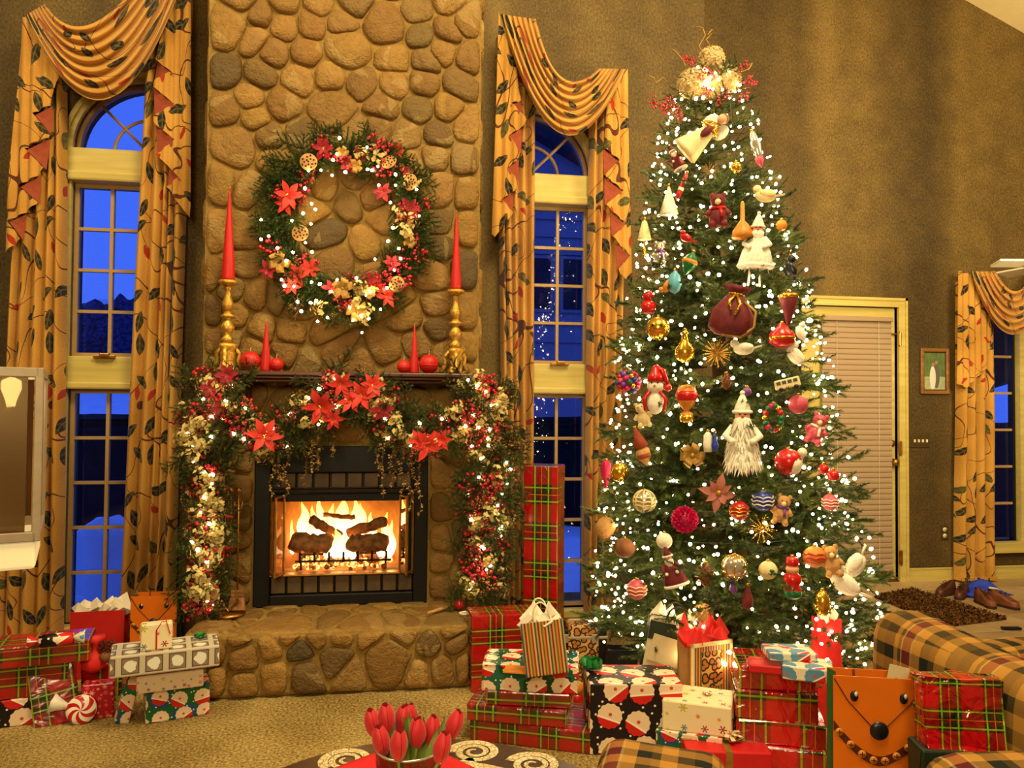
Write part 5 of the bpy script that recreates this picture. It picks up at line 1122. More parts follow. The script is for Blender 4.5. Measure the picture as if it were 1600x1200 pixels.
o_bear('small cream teddy hanging under the snowman', 1004, 648, 40, 'cream', ang=-15)
o_lathe('yellow, red and green hot air balloon ornament', 1073, 630, [(.08, 0), (.16, .06), (.17, .22), (.06, .3), (.2, .45), (.3, .7), (.22, .93), (.04, 1)], 52, 'orange', 'balloon_lantern', extra=[('red_panel', [(.2, .46), (.305, .7), (.27, .82)], 'red'), ('basket', [(.15, -.01), (.19, .07), (.17, .2)], 'goldball')])
t = orn('toy_bus', 'tiny white toy bus on the right of the tree', 1230, 599, ang=-14, k=1.05); s = MB(); s.rbox((-.05, -.016, -.02), (.05, .016, .02), .005); prt(t, 'bus_body', s, 'cream', False)
for k in range(4): s = MB(); s.box((-.042+.022*k, -.0175, .0), (-.026+.022*k, -.015, .013)); prt(t, 'bus_window', s, 'blackp', False)
for sx in (-1, 1): s = MB(); s.lathe([(.009, -.004), (.009, .004)], 10); s.xf(T(sx*.03, -.017, -.02) @ RX(90)); prt(t, 'wheel', s, 'blackp')
t = o_santa('tall white santa with a very long beard in the centre of the tree', 1160, 672, 100, 'white', 'white', ang=0, wide=.85); fur(t, [(.2, -.5), (.23, -.4), (.19, -.15), (.12, .06)], 100*U, n=520, L=.1); fur(t, [(.03, -.3), (.09, -.1), (.12, .08), (.1, .16)], 100*U, n=260, L=.12, c=(0, -.06*100*U, 0), name='beard_strands')
t = orn('mini_wreath', 'tiny multicoloured oval wreath right of the long bearded santa', 1208, 653); r = 14*U
for k in range(14): a = 2*PI*k/14; s = MB(); s.ball((r*.75*math.cos(a), 0, r*1.15*math.sin(a)), r*.3, 7, 5); prt(t, 'wreath_bead', s, ['green', 'red', 'goldball', 'green', 'magenta'][k % 5])
hang(t, r*1.4)
o_ball('shiny pink ball on the right side', 1247, 632, 13, 'pinkm'); o_bear('pink rag doll at the right edge', 1276, 670, 46, 'pinkm', 'rag_doll', ang=20, scarf='white')
t, r = o_ball('ball half red and half white fluff on the right', 1232, 722, 18, 'red', 'santa_hat_bauble'); s = MB(); s.ball((.3*r, -.1*r, -.12*r), r*.86, 14, 9, sc=(.8, 1, .95)); prt(t, 'fluffy_brim', s, 'white'); s = MB(); s.ball((.95*r, -.2*r, .75*r), r*.35, 8, 6); prt(t, 'pompom', s, 'white')
o_ball('plain red ball at the right tip of a branch', 1302, 743, 8, 'red'); o_ball('smaller red ball just left of the branch tip', 1287, 733, 7, 'red')
t = orn('heart_ornament', 'red heart hanging under the long bearded santa', 1165, 727); r = 15*U; hp = [(math.sin(a)**3*r*.95, (13*math.cos(a)-5*math.cos(2*a)-2*math.cos(3*a)-math.cos(4*a))/16*r) for a in [2*PI*i/24 for i in range(24)]]; s = MB(); s.prism(hp, -.012, .012); prt(t, 'heart_body', s, 'red', False); s = MB(); s.prism([(x*.8, z*.8) for x, z in hp], -.018, .018); prt(t, 'raised_centre', s, 'red', False); hang(t, r*.6)
o_lathe('twisted magenta icicle at the far left edge', 947, 742, [(.01, 0), (.1, .35), (.16, .7), (.12, .9), (.03, 1)], 46, 'magenta', 'icicle', lobes=4, lob=.2); o_ball('gold glitter ball near the left edge', 968, 738, 14, 'goldball')
t, r = o_ball('cream filigree ball on the lower left', 1007, 783, 15, 'silver', 'filigree_ball', band='cream')
for k in range(4): s = MB(); s.tube([Vector((r*1.04*math.cos(a*PI/10)*math.cos(k*PI/4), r*1.04*math.cos(a*PI/10)*math.sin(k*PI/4), r*1.04*math.sin(a*PI/10))) for a in range(21)], r*.08, 5); prt(t, 'filigree', s, 'cream')
o_pom('round magenta flower pompom on the lower left', 1070, 812, 18, 'magenta')
t = orn('silk_flower', 'dusty pink silk flower in the lower middle', 1123, 770)
s = MB(); s.ball((0, -.01, 0), .012, 8, 6); prt(t, 'flower_centre', s, 'gold')
pk = petal_mesh('petal', m_petal('dusty_pink_petal', srgb(160, 86, 72), srgb(200, 124, 104)))
for k in range(8): o = link('petal', pk, t); o.matrix_local = Matrix.Rotation(PI/4*k+.2, 4, 'Y') @ RZ(-14*(k % 2)) @ SCL(.085-.02*(k % 2))
o_ball('red ball in a gold net in the lower middle', 1155, 798, 13, 'red', 'netted_bauble', band='goldball'); o_ball('dark blue ball with a snow scene on the lower right', 1192, 782, 14, 'blue', 'scene_bauble', band='white')
o_bear('pink nosed mouse with a purple skirt on the lower right', 1222, 796, 42, 'tan', 'mouse_ornament', ang=12, scarf='purple'); o_burst('gold wire sprig burst on the lower right', 1190, 826, 20, 'goldball', 26, 'wire_burst')
o_santa('plush santa with a white beard and brown coat on the lower left', 1048, 884, 56, 'burgundy', 'white', ang=-18, wide=1.2); o_ball('white snowball above the plush santa', 1038, 845, 11, 'white', 'snowball')
o_ball('brown segmented pumpkin ball at the lower left', 976, 856, 14, 'brown', 'pumpkin_bauble', lob=.1); o_lathe('pinkish brown seashell at the lower left edge', 946, 826, [(.02, 0), (.3, .3), (.42, .6), (.25, .9), (.05, 1)], 36, 'tan', 'seashell', lobes=7, lob=.1)
o_cone('shiny copper pinecone low in the middle', 1102, 898, 34, 'copper'); t, r = o_ball('clear glass ball with gold ribs low in the middle', 1148, 886, 16, 'silver', 'ribbed_bauble')
for k in range(4): s = MB(); s.tube([Vector((r*1.02*math.cos(a*PI/10)*math.cos(k*PI/4), r*1.02*math.cos(a*PI/10)*math.sin(k*PI/4), r*1.02*math.sin(a*PI/10))) for a in range(21)], r*.06, 5); prt(t, 'gold_rib', s, 'goldball')
t, r = o_ball('white disc ball with a green holly sprig low on the tree', 1200, 891, 12, 'cream', 'holly_bauble'); s = MB(); s.ball((.3*r, -.9*r, .1*r), .35*r, 7, 5, sc=(1, .3, .6)); s.ball((.6*r, -.75*r, -.2*r), .3*r, 7, 5, sc=(1, .3, .6)); prt(t, 'holly', s, 'green')
t = o_lathe('red and green glass nutcracker low on the right', 1238, 902, [(.12, 0), (.2, .06), (.21, .25), (.16, .3), (.22, .42), (.2, .55), (.12, .6), (.15, .7), (.12, .78), (.16, .82), (.14, .97), (.04, 1)], 54, 'red', 'nutcracker', extra=[('green_boots', [(.13, -.01), (.215, .06), (.215, .2)], 'green'), ('face', [(.13, .6), (.16, .7), (.13, .78)], 'skin')])
o_ball('orange ribbed lantern ball on the lower right', 1273, 870, 14, 'orange', 'lantern_bauble', band='red', lob=.08); o_bear('tan teddy bear on the lower right edge', 1300, 876, 44, 'tan', ang=-8)
o_bird('fluffy white bird low on the right edge', 1320, 912, 36, 'white', ang=35); o_bird('fluffy white bird with raised tail at the right branch tips', 1336, 884, 32, 'white', ang=-55)
o_lathe('smooth gold egg near the bottom right of the tree', 1285, 942, [(.0, 0), (.2, .08), (.3, .35), (.26, .7), (.1, .97), (0, 1)], 34, 'goldball', 'gold_egg'); o_ball('floral patterned ball near the bottom left of the tree', 995, 921, 14, 'pinkm', 'floral_bauble', band='cream')
o_lathe('maroon teardrop near the bottom centre of the tree', 1168, 934, [(0, 0), (.22, .2), (.2, .5), (.06, .9), (.02, 1)], 34, 'burgundy', 'teardrop'); o_lathe('small purple teardrop above the maroon one', 1146, 916, [(0, 0), (.26, .25), (.2, .55), (.03, 1)], 22, 'purple', 'teardrop')
t = o_lathe('elf with a pointed red hat on the left', 1000, 692, [(.2, 0), (.22, .1), (.16, .35), (.24, .38), (.03, 1)], 46, 'lining', 'elf_ornament', extra=[('beard', [(.02, -.25), (.2, .0), (.22, .25), (.15, .34)], 'tan')], ang=-18)
t = orn('ribbon_bow', 'floppy gold ribbon bow left of the long bearded santa', 1082, 712); gb = link('knot', MB().ball((0, 0, 0), .014, 8, 6).mesh('knot', M['gold_ribbon'], True), t)
for a in (10, 60, 130, 185, 240, 300): o = link('ribbon_loop', BOWL, t); o.matrix_local = Matrix.Rotation(math.radians(a), 4, 'Y') @ SCL(.7)
o_ball('pink and white striped ball at the right edge', 1297, 785, 11, 'pinkm', 'striped_bauble', band='white'); o_lathe('white paper lantern right of the gold bow', 1106, 690, [(.18, 0), (.22, .3), (.2, .8), (.05, 1)], 28, 'white', 'paper_lantern', n=6); o_lathe('tiny blue and white figure left of the long bearded santa', 1117, 690, [(.12, 0), (.2, .3), (.1, .55), (.14, .7), (.02, 1)], 26, 'blue', 'tiny_figure')
o_ball('small gold ball at the top of the tree', 1150, 262, 8, 'goldball'); o_burst('gold wire burst in the upper middle', 1108, 268, 14, 'gold_ribbon', 24, 'wire_burst'); o_bird('red cardinal on the upper middle left', 1072, 372, 16, 'red', ang=30)
o_ball('orange ball at the right edge above the fluffy figure', 1221, 352, 8, 'orange'); o_cone('brown pinecone beside the starburst', 1135, 596, 24, 'brown'); o_ball('small purple ball in the middle of the tree', 1167, 612, 6, 'purple')
# ------------------------------------------------------------------ curtains
def panel(label, top, bot, Y, npl, amp=.055, seed=0, name='curtain_panel'):
    (xa, xb, yt), (xc, xd, yb) = top, bot; qq = random.Random(seed)
    A, B, C_, D = aty(xa, yt, Y), aty(xb, yt, Y), aty(xc, yb, Y), aty(xd, yb, Y)
    zt, zb = (A.z+B.z)/2, max(.012, (C_.z+D.z)/2); W = abs(D.x-C_.x); t = thing(name, label, 'curtain', ((C_.x+D.x)/2, Y, zb))
    cuts = [0]; 
    for k in range(npl): cuts.append(cuts[-1]+qq.uniform(.7, 1.4))
    cuts = [c/cuts[-1] for c in cuts]; ph = qq.uniform(0, 6); n = npl*10
    def prof(u):
        for k in range(npl):
            if u <= cuts[k+1]+1e-9: f = (u-cuts[k])/(cuts[k+1]-cuts[k]); return abs(math.sin(PI*f))**.55, k
        return 0, npl-1
    def fn(u, v):
        p, k = prof(u); x0 = C_.x+(A.x-C_.x)*v; x1 = D.x+(B.x-D.x)*v; z = zb+(zt-zb)*v; sway = .006*math.sin(3*v+k+ph)
        return Vector((x0+(x1-x0)*u+sway, Y+amp*.7-amp*1.5*p+.004*math.sin(9*v+k*2), z))
    s = MB(); s.grid(fn, n, 24, uvfn=lambda u, v: (u*W*1.9+seed*.37, zb+(zt-zb)*v)); s.build('cloth', M['fabric'], t, True, world=True)
    h = MB()
    for k in range(npl): c = fn((cuts[k]+cuts[k+1])/2, 0); h.rbox((c.x-W/npl*.4, c.y, zb), (c.x+W/npl*.4, c.y+.012, zb+.03), .004)
    h.build('weighted_hem', M['fabric'], t, world=True)
    return t
CYT = -.11
panel('leaf print curtain panel left of the left window', (40, 102, 40), (-10, 94, 1003), CYT, 5, seed=1)
panel('leaf print curtain panel between the left window and the chimney', (232, 302, -40), (185, 268, 1000), CYT, 5, seed=2)
panel('leaf print curtain panel between the chimney and the right window', (776, 836, 60), (786, 836, 978), CYT, 5, seed=3)
panel('leaf print curtain panel between the right window and the fir tree', (925, 980, 130), (913, 962, 970), CYT, 5, seed=4)
panel('leaf print curtain panel beside the framed picture at the far right', (1498, 1552, 440), (1497, 1553, 906), YD-.09, 4, seed=5)

def cascade(parent, outer_top, outer_bot, inner_top, tris, Y, pleat=.05, hem=None):
    # gold polygon with a saw-tooth inner edge; rust lining shows in the notches
    poly = [outer_top, outer_bot]+([hem] if hem else [])
    for (up, apex, low) in reversed(tris): poly += [low, apex, up]
    poly.append(inner_top)
    bm = bmesh.new(); vs_ = [bm.verts.new(aty(x, y, Y)) for x, y in poly]; bm.faces.new(vs_)
    xs = [v.co.x for v in vs_]; x0, x1 = min(xs), max(xs); n = max(8, int((x1-x0)/.011))
    for k in range(1, n):
        bmesh.ops.bisect_plane(bm, geom=bm.verts[:]+bm.edges[:]+bm.faces[:], plane_co=(x0+(x1-x0)*k/n, 0, 0), plane_no=(1, 0, 0))
    for v in bm.verts: f = (v.co.x-x0)/pleat; v.co.y += -.03*abs(math.sin(PI*f))**.7-.006
    bmesh.ops.triangulate(bm, faces=bm.faces[:]); bm.verts.index_update(); mb = MB(); mb.add([v.co.copy() for v in bm.verts], [[v.index for v in f.verts] for f in bm.faces], 0, [(v.co.x*1.25, v.co.z) for v in bm.verts]); bm.free()
    c = mb.build('cascade', M['fabric'], parent, True, world=True)
    for (up, apex, low) in tris:
        P = [aty(*up, Y-.01), aty(*apex, Y-.03), aty(*low, Y-.01)]; l = MB(); ex = Vector((0, .006, 0)); mid = (P[0]+P[2])/2+Vector((0, .012, 0))
        l.add([P[0], P[1], P[2], mid, P[0]+ex, P[1]+ex, P[2]+ex], [(0, 1, 3), (3, 1, 2), (4, 6, 5), (0, 4, 5, 1), (1, 5, 6, 2)]); l.build('lining_fold', M['lining'], c, world=True)
    return c
def swag(parent, A0, C0, B0, A1, C1, B1, Y, folds=7, depth=.10):
    L = lambda a, b, k: (a[0]+(b[0]-a[0])*k, a[1]+(b[1]-a[1])*k)
    def fn(u, v):
        a, c, b = L(A0, A1, v), L(C0, C1, v), L(B0, B1, v); w0, w1, w2 = (1-u)**2, 2*u*(1-u), u*u
        px, py = a[0]*w0+c[0]*w1+b[0]*w2, a[1]*w0+c[1]*w1+b[1]*w2
        bulge = math.sin(PI*u)**.5; return aty(px, py, Y-.03-depth*.5*bulge-depth*.55*(.35+.65*bulge)*abs(math.sin(PI*(v*folds+.25*math.sin(PI*u)))))
    s = MB(); s.grid(fn, 30, folds*10, uvfn=lambda u, v: (u*.75+.2, v*.75+1.3)); return s.build('swag', M['fabric'], parent, True, world=True)
v1 = thing('swag_valance', 'leaf print swag with rust lined cascades over the left window', 'valance', aty(165, 60, CYT))
swag(v1, (70, 6), (134, 104), (245, -70), (40, 24), (174, 330), (299, -70), CYT-.05)
cascade(v1, (40, 24), (10, 378), (96, 118), [((82,166),(55,180),(80,210)), ((78,217),(42,234),(72,265)), ((64,275),(32,292),(62,318)), ((41,335),(15,347),(36,375))], CYT-.06, hem=(12, 395))
cascade(v1, (300, -40), (299, 322), (258, 40), [((246,97),(269,115),(240,130)), ((240,137),(274,165),(241,185)), ((243,195),(275,221),(246,244)), ((264,261),(281,279),(261,295))], CYT-.06, hem=(297, 340))
v2 = thing('swag_valance', 'leaf print swag with rust lined cascades over the right window', 'valance', aty(875, 120, CYT))
swag(v2, (838, 30), (868, 172), (936, 107), (782, 22), (872, 352), (978, 108), CYT-.05)
cascade(v2, (778, 24), (768, 366), (806, 110), [((813,160),(798,163),(822,188)), ((816,200),(795,213),(814,245)), ((811,249),(792,264),(810,287)), ((803,300),(783,313),(801,334))], CYT-.06, hem=(772, 372))
cascade(v2, (979, 110), (985, 440), (946, 160), [((943,233),(966,252),(944,274)), ((945,278),(972,299),(945,321)), ((954,331),(977,351),(956,370)), ((962,379),(983,400),(964,422))], CYT-.06, hem=(983, 450))
v3 = thing('swag_valance', 'leaf print swag over the window at the far right edge', 'valance', aty(1580, 450, YD-.1))
swag(v3, (1556, 424), (1588, 486), (1614, 424), (1516, 424), (1583, 622), (1650, 424), YD-.16, 6)
cascade(v3, (1494, 424), (1494, 600), (1545, 440), [((1542, 545), (1536, 555), (1540, 572))], YD-.14, hem=(1506, 606))
# ------------------------------------------------------------------ things on the far wall
p0, p1 = aty(1436, 544, YD), aty(1481, 616, YD); fw = .028
t = thing('picture_frame', 'small wooden framed photograph on the wall beside the door', 'picture', ((p0.x+p1.x)/2, YD, p1.z)); M['frame'] = m_wood('frame_wood', srgb(110, 70, 32), srgb(156, 108, 56))
for a, b in (((p0.x, p1.z), (p0.x+fw, p0.z)), ((p1.x-fw, p1.z), (p1.x, p0.z)), ((p0.x+fw, p0.z-fw), (p1.x-fw, p0.z)), ((p0.x+fw, p1.z), (p1.x-fw, p1.z+fw))):
    s = MB(); s.rbox((a[0], YD-.026, a[1]), (b[0], YD-.002, b[1]), .006); s.build('frame_side', M['frame'], t, world=True)
s = MB(); s.box((p0.x+fw*.8, YD-.012, p1.z+fw*.8), (p1.x-fw*.8, YD-.004, p0.z-fw*.8)); s.build('mat_board', M['darkwood'], t, world=True)
m = Mat('photo_print', .4); x, y, z = m.xyz(m.coord('Generated')); n_ = m.noise(m.coord('Generated'), 6, 2)
c = m.mix(z > .35, m.mix(n_, srgb(120, 130, 90), srgb(190, 190, 150)), m.mix(n_, srgb(40, 62, 30), srgb(120, 140, 80)))
f2 = (((x-.58)*(x-.58)*16.0+(z-.36)*(z-.36)*4.0) < .42); c = m.mix(f2, c, srgb(96, 92, 88)); fig = (((x-.4)*(x-.4)*18.0+(z-.32)*(z-.32)*4.0) < .4); c = m.mix(fig, c, srgb(214, 208, 192))
for hx, hz in ((.58, .74), (.42, .68)): c = m.mix((((x-hx)*(x-hx)*6.0+(z-hz)*(z-hz)*10.0) < .03), c, srgb(170, 116, 84))
m.color(c)
s = MB(); s.box((p0.x+fw*1.25, YD-.014, p1.z+fw*1.25), (p1.x-fw*1.25, YD-.0125, p0.z-fw*1.25)); s.build('photo_print', m.m, t, world=True)
c = aty(1437, 689, YD); t = thing('light_switch', 'brass plate with four light switches beside the door', 'light switch', (c.x, YD, c.z)); M['plate'] = plain('bronze_plate', srgb(96, 76, 42), .4, .5)
s = MB(); s.rbox((-.075, -.008, -.05), (.075, -.001, .05), .004); s.build('switch_plate', M['plate'], t)
for k in range(4): s = MB(); s.rbox((-.058+.034*k, -.018, -.011), (-.044+.034*k, -.008, .013), .003); s.build('toggle', M['whiteplastic'], t)
c = aty(1475, 832, YD); t = thing('wall_outlet', 'bronze wall outlet with two white sockets low on the wall', 'outlet', (c.x, YD, c.z))
s = MB(); s.rbox((-.03, -.008, -.055), (.03, -.001, .055), .004); s.build('outlet_plate', M['plate'], t)
for z in (-.024, .024):
    s = MB(); s.lathe([(.017, 0), (.017, .004), (0, .005)], 12); s.xf(T(0, -.008, z) @ RX(90)); so = s.build('socket', M['whiteplastic'], t, True)
    for dx in (-.006, .006): k = MB(); k.box((dx-.0012, -.0145, z-.005), (dx+.0012, -.0128, z+.005)); k.build('slot', M['blackp'], so)
# ceiling fan partly in view at the right
hub = atd(1668, 412, 4.3); t = thing('ceiling_fan', 'white ceiling fan blade reaching in at the right edge', 'ceiling fan', hub)
s = MB(); s.lathe([(.02, -.1), (.07, -.08), (.1, -.03), (.1, .05), (.05, .08), (.02, .1)], 18); s.build('motor_housing', M['whiteplastic'], t, True)
s = MB(); s.tube([(0, 0, .09), (0, 0, zc(hub.x)-hub.z-.02)], .012, 10); s.lathe([(.06, zc(hub.x)-hub.z-.08), (.07, zc(hub.x)-hub.z-.005)], 14); s.build('down_rod', M['whiteplastic'], t, True)
rl = Vector((-RIGHT.x, -RIGHT.y, 0)).normalized()
for k in range(5):
    s = MB(); s.rbox((.1, -.05, -.006), (.40, .05, .006), .012); s.xf(Matrix.Rotation(math.atan2(rl.y, rl.x)+k*2*PI/5, 4, 'Z') @ RX(12)); bl = s.build('blade', M['whiteplastic'], t)
for k in range(3):
    s = MB(); a = math.atan2(rl.y, rl.x)+.15+k*2*PI/3; s.lathe([(.045, 0), (.04, .03), (.022, .07), (.012, .09)], 14); s.xf(T(.19*math.cos(a), .19*math.sin(a), .0) @ T(0, 0, -.02)); s.build('glass_shade', M['cream'], t, True)
# ------------------------------------------------------------------ floor lamp at the left edge
lc = atd(-52, 730, 2.5); ppm = F_PX/2.5; hw = 98/ppm*1.0; z1, z0 = atd(48, 576, 2.5).z, atd(48, 838, 2.5).z; zc_ = atd(48, 880, 2.5).z
t = thing('floor_lamp', 'lit box shaped floor lamp with grey panels at the left edge', 'lamp', (lc.x, lc.y, 0), math.radians(20))
s = MB(); s.lathe([(.14, 0), (.14, .02), (.02, .035), (.014, .05)], 20); s.build('lamp_base', M['plate'], t, True); s = MB(); s.tube([(0, 0, .04), (0, 0, z0)], .012, 10); s.build('pole', M['plate'], t, True)
m = Mat('smoked_panel', .5); tl_ = m.node('ShaderNodeBsdfTranslucent'); tl_.inputs[0].default_value = srgb(186, 170, 144); tr_ = m.node('ShaderNodeBsdfTransparent'); tr_.inputs[0].default_value = (.75, .62, .45, 1); mx = m.node('ShaderNodeMixShader'); mx.inputs[0].default_value = .7
m.nt.links.new(tr_.outputs[0], mx.inputs[1]); m.nt.links.new(tl_.outputs[0], mx.inputs[2]); m.nt.links.new(mx.outputs[0], m.nt.nodes['Material Output'].inputs[0]); M['smoke'] = m.m
M['greymetal'] = plain('grey_metal', srgb(170, 150, 124), .45, .3, var=.08); m = Mat('cream_diffuser', .7); m.color(srgb(236, 214, 150)); m.emit((1, .8, .45, 1), .35); M['diffuser'] = m.m
for sx, sy in ((0, -1), (0, 1), (1, 0), (-1, 0)):
    s = MB(); fr = .03
    if sx == 0: s.box((-hw+fr, sy*hw-.002, z0+fr), (hw-fr, sy*hw+.002, z1-fr))
    else: s.box((sx*hw-.002, -hw+fr, z0+fr), (sx*hw+.002, hw-fr, z1-fr))
    s.build('shade_panel', M['smoke'], t)
s = MB()
for a in (-hw, hw):
    for b in (-hw, hw): s.rbox((a-.012, b-.012, z0), (a+.012, b+.012, z1), .003)
    for z in (z0, z1-.03): s.rbox((-hw, a-.012, z), (hw, a+.012, z+.03), .003); s.rbox((a-.012, -hw, z), (a+.012, hw, z+.03), .003)
s.build('shade_frame', M['greymetal'], t); s = MB(); s.rbox((-hw, -hw, zc_), (hw, hw, z0-.002), .01); s.build('diffuser_band', M['diffuser'], t)
s = MB(); bz = atd(4, 606, 2.5).z; bx_ = .115; s.lathe([(.012, -.06), (.016, -.04), (.03, 0), (.028, .025), (.0, .04)], 14, (bx_, -.0, bz)); s.build('light_bulb', m_emit('lamp_bulb', (1, .82, .45, 1), 22), t, True)
s = MB(); s.tube([(bx_, 0, bz-.06), (bx_*.5, 0, bz-.12), (0, 0, z0)], .008, 8); s.build('lamp_socket', M['greymetal'], t, True)
# ------------------------------------------------------------------ wrapping papers
def m_tartan(name, p=.15, ph=0.0, rough=.22, red=(170, 14, 16), boost=1.0, bumpy=.35):
    m = Mat(name, rough, spec=.7); u, v, _ = m.xyz(m.coord('UV')); R, DG, LG, OR, DR = srgb(*red), srgb(18, 46, 20), srgb(150, 178, 40), srgb(214, 120, 40), srgb(96, 12, 12)
    st = [(0, R), (.40, DG), (.56, DR), (.67, DG), (.92, R)]; ln = [(0, (0, 0, 0, 1)), (.45, (1, 1, 1, 1)), (.485, (0, 0, 0, 1)), (.82, (1, 1, 1, 1)), (.855, (0, 0, 0, 1))]; ol = [(0, (0, 0, 0, 1)), (.64, (1, 1, 1, 1)), (.66, (0, 0, 0, 1))]
    a = m.ramp(((u+ph)/p).fract(), st, True); b = m.ramp(((v+ph*.7)/p).fract(), st, True)
    c = m.mix(.5, a, b); fu, fv = ((u+ph)/p).fract(), ((v+ph*.7)/p).fract()
    lm = E(m.nt, m.ramp(fu, ln, True).s).max(m.ramp(fv, ln, True)); om = m.ramp(fu, ol, True).max(m.ramp(fv, ol, True)); c = m.mix(lm*.75, c, LG); m.color(m.mix(om*.7, c, OR))
    n = m.noise(m.coord('Object'), 14, 2, .5, 1.0); m.bump(n, bumpy, .02); m.b.inputs['Coat Weight'].default_value = .6; m.b.inputs['Coat Roughness'].default_value = .12; return m.m
def m_heads(name, bg, S=9.0, face=(238, 206, 170), hat=(206, 30, 24), rough=.45, alt=None):
    m = Mat(name, rough); u, v, _ = m.xyz(m.coord('UV')); P = m.vec(u, v); d, col, pos = m.voro(P, S, .35); px, py, _ = m.xyz(pos); cr, cg, cb = m.xyz(col)
    lx = (u-px)*S; ly = (v-py)*S; ang = (cr-.5)*1.6; ca, sa = ang.cos(), ang.sin(); a = lx*ca+ly*sa; b = ly*ca-lx*sa; r = (a*a+b*b).sqrt(); th = b.atan2(a)
    body = r < ((th*13.0).sin()*.015+.42); hatm = body*(b < -.12); brim = body*(b > -.14)*(b < -.08); nose = ((a*a+(b-.05)*(b-.05)).sqrt() < .06)
    bgc = m.mix((cg > .5), srgb(*bg), srgb(*alt)) if alt else srgb(*bg); dots = m.voro(m.vec(u+.3, v), S*2.6, 1.0)[0] < .1
    c = m.mix(dots, bgc, srgb(236, 224, 204)); c = m.mix(body, c, srgb(*face)); c = m.mix(hatm, c, srgb(*hat)); c = m.mix(brim, c, srgb(250, 236, 214)); c = m.mix(nose, c, srgb(200, 70, 50)); m.color(c)
    m.bump(m.noise(m.coord('Object'), 12, 2), .15, .01); return m.m
def m_flakes(name, bg, S=17.0, cols=((206, 60, 70), (190, 170, 40), (40, 110, 130), (214, 120, 60), (160, 40, 60)), rough=.5, size=.3):
    m = Mat(name, rough); u, v, _ = m.xyz(m.coord('UV')); d, col, pos = m.voro(m.vec(u, v), S, .6); px, py, _ = m.xyz(pos); cr, cg, cb = m.xyz(col); lx = (u-px)*S; ly = (v-py)*S
    r = (lx*lx+ly*ly).sqrt(); th = ly.atan2(lx); mask = r < (((th*6.0).cos()*.4+.6)*size*(cg*.6+.45)); n = len(cols)
    pal = m.ramp(cr, [(k/n, srgb(*c)) for k, c in enumerate(cols)], True); m.color(m.mix(mask, srgb(*bg), pal)); m.bump(m.noise(m.coord('Object'), 10, 2), .15, .01); return m.m
def m_stripes(name, cols, p, rough=.5):
    m = Mat(name, rough); u, v, _ = m.xyz(m.coord('UV')); n = len(cols); m.color(m.ramp((u/p).fract(), [(k/n, srgb(*c)) for k, c in enumerate(cols)], True)); m.bump(m.noise(m.coord('Object'), 9, 2), .2, .01); return m.m
def m_squares(name):
    m = Mat(name, .5); u, v, _ = m.xyz(m.coord('UV')); fu, fv = (u/.085).fract(), (v/.085).fract(); eu, ev = (fu-.5).abs(), (fv-.5).abs(); e = eu.max(ev)
    n = m.noise(m.coord('UV'), 40, 2); c = m.mix((e < .36), srgb(196, 186, 160), srgb(128, 122, 100)); c = m.mix((e < .38)*(e > .33), c, srgb(120, 50, 44)); c = m.mix((eu*eu+ev*ev).sqrt() < (n*.25+.14), c, srgb(232, 226, 206)); m.color(c); return m.m
def m_leopard(name):
    m = Mat(name, .5); d, col, pos = m.voro(m.coord('UV'), 34, 1.0); m.color(m.ramp(d, [(0, srgb(176, 112, 44)), (.28, srgb(176, 112, 44)), (.3, srgb(40, 20, 8)), (.5, srgb(40, 20, 8)), (.52, srgb(206, 160, 90))], True)); return m.m
M['tart'] = [m_tartan('tartan_foil_%s' % 'abcde'[k], .15+.012*k, .031*k) for k in range(5)]
M['tart_red'] = m_tartan('red_tartan_foil', .21, .02, .16, (200, 14, 22), bumpy=.8); M['tart_crinkle'] = m_tartan('crinkled_tartan_foil', .12, 0, .12, (190, 14, 22), bumpy=1.0)
M['santa_black'] = m_heads('santa_paper_black', (22, 10, 14)); M['santa_green'] = m_heads('santa_paper_green', (22, 92, 40), 13, alt=(30, 74, 120)); M['santa_foil'] = m_heads('santa_foil_teal', (34, 92, 72), 11, rough=.2, alt=(18, 60, 30)); M['santa_white'] = m_heads('santa_paper_white', (226, 214, 184), 12, hat=(200, 40, 40), face=(90, 140, 170))
M['flakes_cream'] = m_flakes('snowflake_paper', (238, 218, 172)); M['flakes_white'] = m_flakes('confetti_paper', (230, 204, 172), 30); M['sparkle_red'] = m_flakes('sparkle_paper', (176, 14, 40), 42, ((240, 170, 150), (230, 90, 90), (220, 140, 70)), .25, .45)
M['beige_sq'] = m_squares('penguin_square_paper'); M['leopard'] = m_leopard('leopard_paper'); M['plainred'] = plain('plain_red_paper', srgb(200, 24, 28), .45, var=.06); M['red_bag'] = plain('red_bag_paper', srgb(206, 34, 24), .5, var=.05)
M['orange_bag'] = plain('orange_bag_paper', srgb(226, 112, 20), .35, var=.06, scale=6, coat=.4); M['bagbrown'] = plain('brown_print', srgb(84, 34, 18), .5); M['stripe_bag'] = m_stripes('striped_bag_paper', ((214, 130, 50), (150, 60, 40), (226, 180, 80), (70, 70, 110), (190, 160, 60), (120, 40, 50), (230, 150, 60), (96, 110, 60)), .05)
M['tissue_w'] = plain('white_tissue', srgb(240, 224, 196), .8, var=.05); M['tissue_r'] = plain('red_tissue', srgb(214, 34, 26), .7, var=.15); M['tissue_p'] = plain('pale_tissue', srgb(206, 190, 170), .8); M['ribbon_green'] = plain('green_ribbon', srgb(30, 130, 60), .35); M['card'] = plain('envelope_paper', srgb(214, 196, 150), .7, var=.04); M['darkgreen'] = plain('dark_green_paper', srgb(30, 44, 26), .5); M['cardboard'] = plain('cardboard', srgb(176, 126, 70), .8, var=.08)
